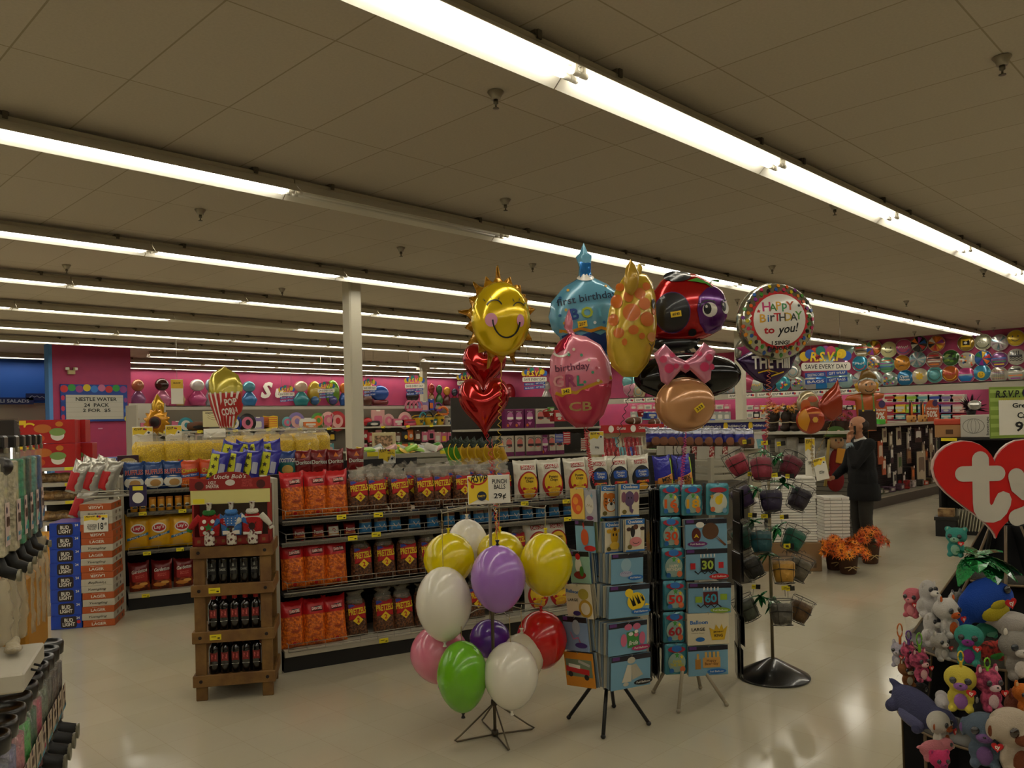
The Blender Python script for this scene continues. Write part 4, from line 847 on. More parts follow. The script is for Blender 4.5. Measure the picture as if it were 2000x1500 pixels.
# popcorn balloon and sunflower balloon beyond the corn bags
o=[(-14,-58),(14,-58),(30,-10),(34,22),(26,44),(12,54),(0,62),(-8,58),(-24,50),(-32,36),(-34,14),(-30,-10)]
mk_=[([(-13,-57)]+[(13,-57),(31,-8),(33,12),(-33,12),(-30,-10)],mt('a8201c',.35))]+[([(x*.42,-57),(x*.42+2.5,-57),(x+4.5,12),(x,12)],WH,1) for x in (-28,-17,-6,5,16,26)]+[(ell(14,-17,19,19,20),mt('a8201c',.35),2),(text('POP',22,14,14,-8,.04,rot=.1),WH,3),(text('CORN',28,14,10,-26,.04,rot=.1),WH,3)]
foilb('popcorn_balloon','popcorn box foil balloon with red and white stripes above the corn bags',441,778,11.2,o,34,foil('b8a83a',.2,.5),mk_,rib=(0,-58,445,880,11.0,ry_,.005,4))
foilb('sunflower_balloon','tall yellow tulip shaped foil balloon above the sunflower balloon',308,797,10.6,[(-11,-20),(0,-32),(11,-20),(13,8),(0,28),(-12,8)],16,foil('c89a12'),[([(-3,-20),(2,-20),(1,-6),(-2,-6)],mt('2f8a2a',.3),1)])
so=[(((27 if i%2 else 21)*math.cos(2*PI*i/28)),((27 if i%2 else 21)*math.sin(2*PI*i/28))) for i in range(28)]
foilb('sunflower_balloon','sunflower foil balloon with dark centre behind the price cards',306,823,10.5,so,16,foil('c88a0c'),[(ell(0,-2,12,12),mt('5a1c10',.4),1),(ell(0,-2,9,9),INK,2),(ell(-34,6,1,1),gold)],rib=(0,-22,306,880,10.4,ry_,.003,2))
# ---------------- package spinner racks ----------------
SKY=paper('6f9cb4'); CREAM=paper('d2c8ac'); DKP=paper('1a1620'); QB=paper('1d66ad'); TEAL=mt('3f8c9c',.22,.3,b=(30,.5),coat=.5)
def pkg(label,x,y,w,h,az,d,base,decs,n=0,tilt=0,grp='',parent_name='balloon_package',puffy=False,bl=None,stepd=.011):
    """hanging package: decs in shares of its width and height, (shape maker result, material)"""
    a=rad(az); th=a-FACE; W=w*d/FO/max(.35,math.cos(th)); H=h*d/FO
    t=thing(parent_name,label,'balloon package',tuple(PD(x,y,d)),0,rot=(0,-tilt,a))
    mb=MB()
    if puffy: I=Infl([(p*W,q*H) for p,q in rrect(0,0,1,1,.1)],.03,24); I.put(mb,base)
    else: mb.add(box(0,0,0,W,.006,H,.0015),base)
    for j,(o,m) in enumerate(decs):
        v,f=shp(o); v=[(p*W,q*H) for p,q in v]
        if puffy: I.print(mb,(v,f) if len(f)>1 else v,m,.003+.0012*j,.012)
        else: mb.dec((v,f) if len(f)>1 else v,m,y=-.003,e=.0006*(j+1))
    ob('printed_pack',mb,t)
    mb=MB(); mb.add(tube([(0,-.006,H*.46),(.007,-.007,H*.5),(0,-.007,H*.54),(-.007,-.004,H*.5)],.0018,4),wirem,True); ob('hanger_hook',mb,t)
    for k in range(1,n+1):
        q=PD(x,y,d)+Vector((-math.sin(a),math.cos(a),0))*(.008+stepd*k)
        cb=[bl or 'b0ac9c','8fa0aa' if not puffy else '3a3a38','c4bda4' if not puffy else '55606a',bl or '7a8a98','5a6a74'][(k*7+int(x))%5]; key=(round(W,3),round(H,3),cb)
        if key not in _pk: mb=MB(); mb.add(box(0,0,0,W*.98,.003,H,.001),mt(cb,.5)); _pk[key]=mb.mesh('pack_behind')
        ob('balloon_package',_pk[key],None,q,0,'balloon package hanging behind a front package on the '+grp,'balloon package','packages behind the front ones on the '+grp,rot=(random.uniform(-.03,.03),-tilt+random.uniform(-.03,.03),a+random.uniform(-.04,.04)))
    return t
_pk={}
def scene_(base,*d): return list(d)
def top(m=DKP): return [(rect(0,.42,1,.16),m),(rect(-.38,.44,.18,.1),paper('5a2a6e'))]
def oval(m,x=.25,z=-.32,s='Foil Balloon'): return [(ell(x,z,.24,.09,20),m),(text(s,.34,.06,x,z,.01),WHP)]
def qual(): return [(rect(0,.42,1,.16),QB),(text('Qualatex',.8,.11,.0,.42,.02),WHP),(rect(0,-.48,1,.05),QB),(ell(-.3,-.36,.12,.07),paper('6a5a20'))]
g1='black spinner rack'; A=-15; d1=4.56
pkg('cream package with tiger face balloon, top of the black spinner rack',1192,980,40,62,A,d1,CREAM,qual()+[(ell(0,-.02,.4,.3),paper('c9701c')),(ell(-.3,.2,.1,.09),paper('c9701c')),(ell(.3,.2,.1,.09),paper('c9701c')),(ell(0,-.15,.22,.14),WHP),(ell(-.12,.05,.06,.06),WHP),(ell(.12,.05,.06,.06),WHP),(ell(0,-.06,.07,.05),BLP),(ell(-.1,.05,.03,.03),BLP),(ell(.1,.05,.03,.03),BLP)]+[(stroke([(sx*.38,z),(sx*.25,z-.02)],.035),BLP) for sx in(-1,1) for z in(.12,.02,-.08)],4,-.05,g1)
pkg('cream package with purple elephant balloon on the black spinner rack',1230,977,40,62,A,d1-.02,CREAM,qual()+[(ell(-.05,.05,.26,.24),paper('5c4668')),(ell(-.36,.1,.12,.17),paper('7a4a5c')),(ell(.3,.1,.14,.17),paper('7a4a5c')),(stroke([(0,-.1),(.02,-.3),(.14,-.36)],.14),paper('5c4668')),(ell(-.12,.08,.03,.03),BLP),(ell(.04,.08,.03,.03),BLP)],4,-.05,g1)
pkg('cream package with giraffe face balloon on the black spinner rack',1199,1050,38,60,A,d1-.02,CREAM,qual()+[(ell(0,.05,.2,.3),paper('c99a1c')),(ell(-.3,.22,.14,.07,16,.4),paper('c99a1c')),(ell(.3,.22,.14,.07,16,-.4),paper('c99a1c')),(ell(0,-.26,.26,.13),paper('d8b03c')),(ell(-.08,.1,.04,.05),BLP),(ell(.08,.1,.04,.05),BLP),(ell(0,.28,.08,.06),paper('5a3010'))],5,-.03,g1)
pkg('cream package with cow face balloon on the black spinner rack',1240,1045,40,62,A,d1-.03,CREAM,qual()+[(ell(0,.05,.28,.28),WHP),(ell(-.15,.12,.12,.18),BLP),(ell(0,.26,.14,.08),paper('5a3018')),(ell(-.36,.2,.13,.06,16,.4),paper('3a2018')),(ell(.36,.2,.13,.06,16,-.4),paper('3a2018')),(ell(0,-.2,.32,.15),paper('c87a7a')),(stroke(arc(0,-.18,.18,.08,200,340),.02),BLP)],5,-.03,g1)
pkg('sky blue package with faint cloud balloon on the black spinner rack',1225,1110,68,58,A,d1-.04,SKY,top()+[(ell(-.05,.12,.16,.22),paper('8fb0bc')),(ell(-.05,-.18,.2,.1),paper('9fa2b8')),(squig(.3,.08,-.05,-.15),paper('7a6a90'))]+oval(QB),10,-.04,g1)
pkg('sky blue package with striped bumble bee balloon',1229,1174,86,62,A,d1-.05,SKY,top()+[(ell(-.02,.26,.1,.13),YEL),(ell(.16,-.02,.22,.28,24,-.6),YEL),(stroke([(.02,.16),(.12,-.16)],.09),BLP),(stroke([(.14,.2),(.24,-.1)],.08),BLP),(stroke([(.26,.2),(.34,-.02)],.05),BLP),([(.4,-.1),(.5,-.16),(.36,-.18)],YEL)]+oval(QB,.28,-.34),10,-.05,g1)
pkg('sky blue package with pink bow gift bag balloon reading Bride',1226,1246,82,62,A,d1-.05,SKY,top()+[(rect(.12,-.06,.3,.5,.05),paper('3f8a3a')),(ell(0,.34,.1,.1),paper('c0607c')),(ell(.22,.34,.1,.1),paper('c0607c')),(ell(-.12,-.05,.08,.2),paper('c0607c')),(ell(.36,-.05,.08,.2),paper('c0607c')),(ell(.06,.12,.06,.06),WHP),(ell(.2,.08,.06,.06),paper('c86a7a')),(ell(.2,.18,.05,.05),WHP),(text('Bride',.24,.14,.12,-.16,.01,.3),WHP)]+oval(paper('a01c5a'),.32,-.34),11,-.03,g1)
pkg('sky blue package with silver wedding bells balloon, lowest on the black rack',1232,1311,84,64,A,d1-.04,SKY,top()+[(ell(0,.34,.1,.1),paper('b4ae9a')),([(-.24,-.3),(0,-.3),(.02,.2),(-.1,.22)],paper('c0baa6')),([(.02,-.26),(.3,-.14),(.12,.22),(.0,.2)],paper('a9a38f')),(ell(-.14,-.36,.07,.06),paper('b4ae9a'))]+oval(BLP,.3,-.36),11,-.04,g1)
A2=-93; e1=4.62
pkg('yellow package with orange flame balloon, upper left of the black rack',1128,984,24,60,A2,e1,paper('d0b050'),[(ell(0,0,.42,.34),paper('c8501c')),(ell(-.1,.1,.2,.12),paper('d8861c')),(ell(.1,-.14,.18,.1),paper('d8861c'))],4,.05,g1,bl='8fa0a8')
pkg('grey package with diamond ring balloon beside the yellow package',1152,988,24,62,A2,e1-.06,paper('9fa0a8'),[(ell(0,.05,.3,.3),paper('c4c0b4')),(squig(.4,.12,0,0,6),paper('8a7a50')),(ell(0,-.38,.26,.07),paper('6a2a5a')),(star(.2,.32,.12,.05,4),SKY)],3,.04,g1,bl='5a8a3a')
pkg('sky blue package with red lobster balloon on the left side of the black rack',1143,1048,34,62,A2,e1-.03,SKY,top(BLP)+[(ell(.0,-.02,.2,.26),paper('b84a1c')),(stroke([(0,.2),(-.05,.44)],.08),paper('b02a1c')),(ell(.25,-.36,.3,.09),REDP)],8,.05,g1,bl='8a9a6a')
pkg('sky blue package with bearded figure balloon on the left side of the black rack',1133,1108,36,62,A2,e1-.03,paper('8ab09c'),top(BLP)+[(ell(-.05,.06,.16,.24),WHP),(ell(-.05,.34,.12,.1),REDP),(ell(0,-.24,.3,.12),paper('8a2a1c')),(ell(.1,-.12,.1,.16),paper('3f7a2a'))],10,.08,g1,bl='4a6a8a')
pkg('cream package with gold ring reading Balloon LARGE on the left side of the black rack',1131,1175,46,66,A2,e1-.04,CREAM,[(text('Balloon',.5,.1,-.2,.3,.03,rot=-.1),QB),(text('LARGE',.4,.08,-.22,.05,.02),BLP),(ell(.25,-.2,.26,.26),paper('b08a20')),(ell(.25,-.2,.17,.18),CREAM),(ell(.22,.22,.2,.16),paper('a89a3a')),(ell(-.1,-.34,.15,.07),paper('3a2a6a'))],12,.12,g1,bl='b8ae90')
pkg('pale blue package with pink silver balloon on the left side of the black rack',1125,1238,44,66,A2,e1-.04,paper('7a92b0'),top(BLP)+[(ell(.05,.2,.16,.22),paper('9fa8b0')),(stroke([(-.2,.05),(-.1,-.15),(.1,-.1),(.2,-.3)],.05),paper('b8708a')),(ell(.2,-.32,.25,.08),paper('3a2a6a'))],12,.1,g1,bl='b0a684')
pkg('orange package with red fire engine, lowest on the left side of the black rack',1132,1308,52,66,A2,e1-.04,paper('c8821c'),[(rect(0,.05,.9,.5),paper('6a7a60')),(rect(-.05,-.02,.8,.16,-.1),REDP),(rect(-.15,.1,.4,.1,-.1),WHP),(rect(.2,.2,.4,.08,-.3),paper('a8a49a')),(ell(-.3,-.14,.08,.08),BLP),(ell(.25,-.2,.08,.08),BLP)],9,.12,g1,bl='a8a08a')
# rack frame
def spinner(label,P,feet,hubz,topz,m,wh,az):
    t=thing('spinner_rack',label,'spinner rack',(P.x,P.y,0),0)
    ob('pole',stick([(0,0,hubz-.08),(0,0,topz)],.018,m,10),t)
    ob('hub',MB().add(lathe([(.03,hubz-.1),(.034,hubz-.06),(.034,hubz+.0),(.02,hubz+.03)],10),m,True),t)
    for fx,fy in feet:
        q=PZ(fx,fy,.012)-Vector((P.x,P.y,0)); h_=Vector((q.x,q.y,0)).normalized()*.04
        mb=MB(); mb.add(tube([(h_.x*.3,h_.y*.3,hubz),(h_.x*1.5,h_.y*1.5,hubz-.03),(q.x,q.y,.014)],.011,8),m,True); mb.add(T(ball(.015,.015,.013,8),(q.x,q.y,.013)),m,True); ob('leg',mb,t)
    for z in np.arange(hubz+.2,topz,.193):
        mb=MB()
        for k in range(4):
            a=rad(az)+k*PI/2; c,s=math.cos(a),math.sin(a); mb.add(tube([(0,0,z),(c*wh,s*wh,z),(c*wh-s*wh*.8,s*wh+c*wh*.8,z),(c*wh+s*wh*.8,s*wh-c*wh*.8,z)],.004,5),m,True)
        ob('peg_ring',mb,t)
    mb=MB(); mb.add(box(0,0,(topz+hubz)/2,.1,.1,topz-hubz-.1,.003),mt('17150f',.6)); ob('core_panel',mb,t)
    return t
P1=PZ(1190,1406,0); spinner('black spinner rack of balloon packages on four splayed legs',P1,[(1111,1401),(1178,1439),(1267,1413),(1199,1379)],.28,PD(1190,945,4.72).z,mt('0c0c0c',.4),.13,A)
P2=PZ(1340,1355,0); spinner('cream legged spinner rack of blue balloon packages',P2,[(1276,1351),(1325,1389),(1419,1376),(1368,1342)],.3,PD(1340,938,5.15).z,mt('9c917a',.45),.13,-42)
g2='cream legged spinner rack'; A3=-38; d2=5.0
def play(s,c,c2='d0442a'): return [(text('BALLOONS' if 0 else 'PARTY TIME'[:0] or 'Qualatex'[:0] or ' ',.1,.1) if 0 else (ell(0,.33,.38,.1),paper('a01830'))),(ell(0,.36,.22,.1),QB),(ell(0,-.08,.38,.32),paper('8fa89a')),(star(0,.16,.12,.05),paper('3f9a3a')),(star(.2,.1,.09,.04),YEL),(text(s,.62,.3 if len(s)<4 else .2,0,-.1,.03),mt(c,.4)),(ell(.24,-.3,.12,.1),paper('c8683a')),(ell(-.24,-.34,.1,.08),QB)]
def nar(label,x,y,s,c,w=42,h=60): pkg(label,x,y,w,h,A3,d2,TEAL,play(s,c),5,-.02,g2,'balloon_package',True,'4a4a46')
nar('teal foil package with an orange sixteen on it',1308,977,'16','d8601c'); nar('teal foil package with a yellow eighteen on it',1351,977,'18','d8a01c')
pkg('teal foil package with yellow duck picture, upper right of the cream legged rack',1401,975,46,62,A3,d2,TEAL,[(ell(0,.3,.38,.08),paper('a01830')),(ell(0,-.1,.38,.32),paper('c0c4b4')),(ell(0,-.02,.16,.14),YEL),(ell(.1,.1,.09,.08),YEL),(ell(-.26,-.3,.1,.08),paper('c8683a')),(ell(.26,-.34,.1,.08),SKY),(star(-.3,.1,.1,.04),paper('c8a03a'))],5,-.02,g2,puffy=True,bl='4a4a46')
nar('teal foil package with a red thirty on it',1309,1040,'30','d04a1c')
nar('teal foil package reading HAPPY BIRTHDAY',1314,1101,'HAPPY\nBIRTHDAY','d8d0b8',46,62); nar('teal foil package with a fifty on it',1317,1163,'50','d0281c',46,58); nar('teal foil package with a dark red sixty on it',1316,1225,'60','a81c2c',44,60)
nar('teal foil package reading OVER THE HILL, lowest narrow one',1320,1287,'OVER\nTHE HILL','c8b81c',46,60)
pkg('sky blue package with brown barrel and can balloons on the cream legged rack',1379,1043,84,58,A3,d2,SKY,top()+[(ell(-.24,-.02,.11,.24),paper('5a1c10')),(ell(.1,.1,.2,.28),paper('5a3a20')),(stroke([(.2,-.05),(.46,-.4)],.06),paper('7a5030')),(text('A',None,.12,-.24,-.05,.02),YEL),(ell(-.15,.32,.1,.1),WHP)]+oval(paper('6a2a6a'),-.22,-.32),4,0,g2)
def chev(): return [(stroke([(-.3+.08*k,-.3 if k%2 else -.2) for k in range(8)],.04),BLP),(rect(-.34,-.04,.12,.2),REDP)]
pkg('sky blue package with a thirty on a striped cake balloon',1380,1102,84,60,A3,d2,SKY,top()+[(rect(.02,-.02,.34,.44),BLP),(text('30',.28,.3,.02,-.02,.03),paper('9ab03a')),(rect(.34,-.04,.12,.2),REDP)]+[(stroke([(-.14+.08*k,.2),(-.14+.08*k,.34)],.03),WHP) for k in range(5)]+chev()+oval(REDP,.28,-.4),4,0,g2)
pkg('sky blue package with a sixty on a brown cake balloon',1386,1168,86,58,A3,d2,SKY,top()+[(rect(.02,0,.34,.44,.05),paper('5a1410')),(text('60',.28,.3,.02,0,.03,rot=.05),paper('2a8aa0')),(rect(-.26,-.04,.16,.2),paper('8aa82a')),(rect(.32,.04,.16,.2),paper('8aa82a'))]+[(stroke([(-.14+.08*k,.24),(-.14+.08*k,.38)],.03),WHP) for k in range(5)]+[chev()[0]]+oval(paper('7a9a2a'),.24,-.4),4,-.03,g2)
pkg('cream package with gold crown reading Balloon LARGE BIRTHDAY KING',1383,1228,84,62,A3,d2,CREAM,[(text('Balloon',.42,.12,-.22,.22,.03),QB),(text('LARGE',.32,.1,-.24,-.0,.03),BLP),(text('Hollow Shape',.3,.04,-.25,-.12,.0),BLP),(ell(-.2,-.32,.11,.07),QB),([(.08,-.36),(.38,-.36),(.46,.08),(.36,-.04),(.32,.14),(.26,-.02),(.18,.14),(.14,-.04),(.02,.04)],paper('c8a21c')),(text('KING',.2,.09,.24,-.22,.02),BLP),(text('BIRTHDAY',.24,.05,.24,-.1,.01),BLP)],4,0,g2)
pkg('sky blue package with beer bottles balloon, lowest wide one on the cream legged rack',1383,1290,80,58,A3,d2,SKY,top()+[(rect(-.26,-.1,.14,.34),paper('a8742a')),(rect(-.26,.15,.06,.2),paper('c8a050')),(rect(.08,-.06,.44,.34),paper('c8964a')),(text('Happy\nBeer-day',.34,.22,.08,-.06,.01),paper('5a3010'))]+[(rect(-.06+.1*k,.2,.06,.2),paper('c8a050')) for k in range(4)]+oval(QB,.2,-.36),4,0,g2)
# side stacks seen edge on, in dark plastic packaging
for nm,xs,gg in (('left rear',(1268,1280),'left side of the cream legged rack'),('right rear',(1438,),'right side of the cream legged rack')):
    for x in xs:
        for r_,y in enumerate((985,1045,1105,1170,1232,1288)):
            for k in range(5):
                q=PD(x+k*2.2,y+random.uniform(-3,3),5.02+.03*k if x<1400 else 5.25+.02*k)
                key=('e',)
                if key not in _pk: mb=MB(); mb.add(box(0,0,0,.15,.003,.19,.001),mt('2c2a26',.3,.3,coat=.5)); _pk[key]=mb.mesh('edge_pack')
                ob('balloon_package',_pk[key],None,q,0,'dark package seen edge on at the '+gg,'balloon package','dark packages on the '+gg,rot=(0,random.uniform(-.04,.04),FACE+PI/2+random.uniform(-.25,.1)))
# ---------------- wire basket stand with the black cone foot ----------------
CS=PZ(1510,1322,0); cdp=(CS-Vector((0,0,HH))).dot(Fw); lean=-.012
t=thing('basket_stand','tall stand with a black cone foot and tiers of wire baskets','display stand',(CS.x,CS.y,0),FACE)
ob('cone_base',MB().add(lathe([(.236,0),(.24,.008),(.236,.016),(.03,.125),(.018,.128)],40),mt('0b0b0a',.3,coat=.5),True),t)
ob('pole',stick([(0,0,.12),(0,0,1.58)],.011,mt('8c8062',.35,.6),10),t)
cup=mt('c8c6bc',.1,a=.12,coat=.5)
def basket(par,px,py,dd,tx,ty,rz,s=1.):
    """tilted wire basket with a clear liner, part of the stand"""
    M=par.matrix_basis.inverted(); q=M@PD(px,py,cdp+dd)
    mb=MB(); R_=.078*s
    for z,r in ((.08,1.),(-.0,.95),(-.08,.82)): mb.add(tube([(R_*r*math.cos(2*PI*i/18),R_*r*math.sin(2*PI*i/18),z*s) for i in range(18)],.0022,4,True),mt('3a3630',.4,.6) if s<1.01 else wirem,True)
    for i in range(5): a=2*PI*i/5+.3; mb.add(tube([(R_*math.cos(a),R_*math.sin(a),.08*s),(R_*.95*math.cos(a),R_*.95*math.sin(a),0),(R_*.82*math.cos(a),R_*.82*math.sin(a),-.08*s),(0,0,-.085*s)],.0018,4),mt('3a3630',.4,.6),True)
    mb.add(lathe([(R_*.95,.03*s),(R_*1.0,.1*s)],20,False),cup,True)
    for zz in (.06,-.05): mb.add(tube([(0,R_,zz),(0,R_+.03,zz+.02)],.003,4),mt('3a3630',.4,.6),True)
    o=ob('wire_basket',mb,par,q,rot=(tx,ty,rz)); return o,par.matrix_basis@q
def roll(col,w,label,px,py,dd,tx,ty,s=1.,top_=None):
    o,q=basket(t,px,py,dd,tx,ty,0,s)
    R=random.Random(px); n=20; prf=[(.052,-.072),(.064,-.03),(.066,.02),(.068,.04),(.06,.052),(.03,.055),(.005,.046)]
    v,f=lathe(prf,n,True); v=[(x*(1+.07*R.uniform(-1,1)),y*(1+.07*R.uniform(-1,1)),z*s+R.uniform(-.004,.004)) for x,y,z in v]
    m=mt(col,.55,0,b=(30,.8)); b=ob('ribbon_roll',MB().add((v,f),m,True),None,q,0,label,'tissue roll','rolls in the wire basket stand',rot=(tx,ty,FACE))
    mb=MB(); mb.add(tube([(-.067,0,.0),(-.05,-.048,.005),(0,-.0705,0),(.05,-.048,-.005),(.067,0,0)],.002,4),mt('2a2016',.5),True); ob('tie_cord',mb,b)
tiers=[(905,'a8384a','8f2c40','6e1a30','pink','pink','dark pink','top tier',0),(968,'3a2450','241a38','2a2230','purple','dark purple','grey purple','second tier',0),(1048,'0e4a3a','124a50','16604a','dark green','teal blue','green','third tier',0),(1106,'2a2a26','b88a34','6a6250','charcoal','yellow','grey','fourth tier',0),(1188,'4a5040','5a564c','5e4220','green grey','grey','brown','lowest tier',0)]
xs5=[(1440,1487,1545),(1450,1506,1562),(1451,1487,1551),(1468,1531,1562),(1458,1527,1563)]
for (y,c1,c2,c3,n1,n2,n3,tn,_),(xa,xb,xc) in zip(tiers,xs5):
    roll(c1,0,'%s tissue roll leaning left in the %s of the basket stand'%(n1,tn),xa,y,-.02,-.15,-.45)
    roll(c2,0,'%s tissue roll facing front in the %s of the basket stand'%(n2,tn),xb,y+8,-.24,-.3,.03)
    roll(c3,0,'%s tissue roll leaning right in the %s of the basket stand'%(n3,tn),xc,y+4,-.02,-.15,.5)
    for xx,yy in ((xa+14,y-42),(xb+6,y-40),(xc-24,y-38)):
        M=t.matrix_basis.inverted(); q=M@PD(xx,yy,cdp-.12); mb=MB(); mb.add(box(0,0,0,.045 if xx==xb+6 else .026,.002,.028),tagy); mb.dec(rect(0,0,.02,.004),BLP,y=-.001); mb.add(box(.03,.004,.0,.03,.002,.03),mt('15130f',.5)); mb.add(tube([(.0,.004,-.014),(0,.01,-.06)],.0015,4),mt('3a3630',.4,.6)); ob('tag_card',mb,t,q,rot=(0,random.uniform(-.1,.1),0))
gt=mt('0a6a30',.15,.7,coat=.6,b=(60,.8))
def tinsel(label,px,py,dd,s,n=9,wd=.16):
    R=random.Random(px+py); mb=MB()
    for i in range(n):
        a=2*PI*i/n+R.uniform(-.2,.2); e=R.uniform(-.6,.9); L_=s*R.uniform(.7,1.1); d=Vector((math.cos(a)*math.cos(e),math.sin(a)*math.cos(e)*.7,math.sin(e))); sd=d.cross(Vector((0,0,1))); sd=(sd.normalized() if sd.length>.1 else Vector((1,0,0)))*s*wd
        P=[d*L_*t_-Vector((0,0,1))*L_*t_*t_*.4 for t_ in (0,.25,.5,.75,1)]; v=[]
        for j,p in enumerate(P): w_=(.3,1,1,.7,.05)[j]; v+=[tuple(p-sd*w_),tuple(p+Vector((0,0,.006))),tuple(p+sd*w_)]
        f=[];
        for j in range(4): f+=[(3*j,3*j+1,3*j+4,3*j+3),(3*j+1,3*j+2,3*j+5,3*j+4)]
        mb.add((v,f),gt)
    ob('tinsel_palm',mb,None,PD(px,py,cdp+dd),FACE,label,'tinsel decoration')
for k,(x,y,dd,s,w) in enumerate(((1492,878,-.1,.07,'at the top of'),(1516,895,0,.1,'beside the pink rolls of'),(1478,955,-.05,.08,'between the purple rolls on the left of'),(1530,945,-.05,.11,'above the purple rolls of'),(1470,1020,-.05,.09,'above the teal roll of'),(1518,1030,0,.11,'between the green rolls of'),(1500,1080,-.03,.1,'above the yellow roll of'),(1485,1165,-.05,.09,'left of the pole low on'),(1512,1175,-.05,.09,'above the grey roll of'))):
    tinsel('green metallic tinsel leaves %s the basket stand'%w,x,y,dd,s)
# ---------------- right wall of round foil balloons ----------------
RW=Frame((X1,0),90)   # x runs along +Y, back is -X ; use own placing
def wallp(px,py,off=.06):
    d=ray(px,py); t_=(X1-off)/d.x; return Vector((0,0,HH))+d*t_,t_
RB=[(1706,680,'a0651c','s4'),(1736,683,'d4cf9a','sm'),(1765,678,'b8487a','tx'),(1795,672,'2c201c','fl'),(1829,671,'c86a1c','rb'),(1887,670,'8a6a1c','sq'),(1920,668,'a8a890','tx'),(1952,669,'b8a8b0','bu'),(1984,660,'c9a81c','lg'),
(1708,710,'a8988c','cf'),(1732,713,'6aa088','st'),(1762,709,'c8861c','sd'),(1792,702,'7a98a0','bu'),(1825,703,'a07060','st'),(1857,699,'2f5a20','cm'),(1888,704,'c0b8a8','dt'),(1920,700,'2a5a9a','rb'),(1952,703,'7a4a80','st'),(1985,697,'b8b4a8','zz'),
(1709,741,'a8b0ac','cx'),(1738,742,'9aa8a0','cf'),(1768,738,'1470a0','oh'),(1797,735,'c8bca0','su'),(1826,732,'5aa0a0','rg'),(1856,730,'b85a20','tx'),(1887,733,'b8407a','hv'),(1918,728,'3a88a8','bs'),(1951,732,'b0a898','gr'),(1984,730,'b0b0a0','st'),
(1652,681,'8aa49c','pl'),(1684,682,'9a8a6a','st'),(1680,710,'2a88a8','tx'),(1550,700,'a0aaa4','bu'),(1550,726,'b8b4a8','rg'),(1533,722,'9ab0a8','pl'),(1559,750,'8f988c','cf'),(1585,748,'9a9a98','pl'),(1604,748,'1272b4','pl'),(1627,746,'7a9a98','pl'),(1652,743,'8aa8a8','pl'),(1680,742,'b0a8a0','bu'),(1478,752,'a8a898','tx'),(1503,750,'1a1a1a','tx'),(1529,749,'2a8a98','dt'),(1462,747,'a83a58','pl'),(1230,758,'b07888','pl'),(1248,764,'b0a078','rg'),(1228,745,'5a9a98','pl'),(1402,765,'a8a49c','pl'),(1428,762,'b0a8a0','rg'),(1616,705,'a8c0c0','pl'),(1640,712,'9a6a8a','pl')]
nmk={'sm':'smile','tx':'lettering','fl':'flower burst','rb':'rainbow segments','sq':'square print','bu':'burst facets','lg':'laugh','cf':'confetti','st':'stripes','sd':'sad face','cm':'camouflage','dt':'dots','zz':'black zigzag','cx':'cross','oh':'Open House','su':'sun','rg':'rings','hv':'pink half','bs':'yellow smile','gr':'fine grid','pl':'plain shine','s4':'four colours'}
def hue(c):
    r,g,b=[int(c[i:i+2],16) for i in(0,2,4)]; mx,mn=max(r,g,b),min(r,g,b)
    if mx<70: return 'dark'
    if mx-mn<30: return 'silver' if mx<200 else 'white'
    if r==mx: return 'pink' if b>g+15 else ('yellow' if g>r*.82 else ('orange' if g>r*.45 else 'red')) 
    if g==mx: return 'green' if g-b>22 else 'teal'
    return 'purple' if r>g+10 else ('teal' if g>b*.8 else 'blue')
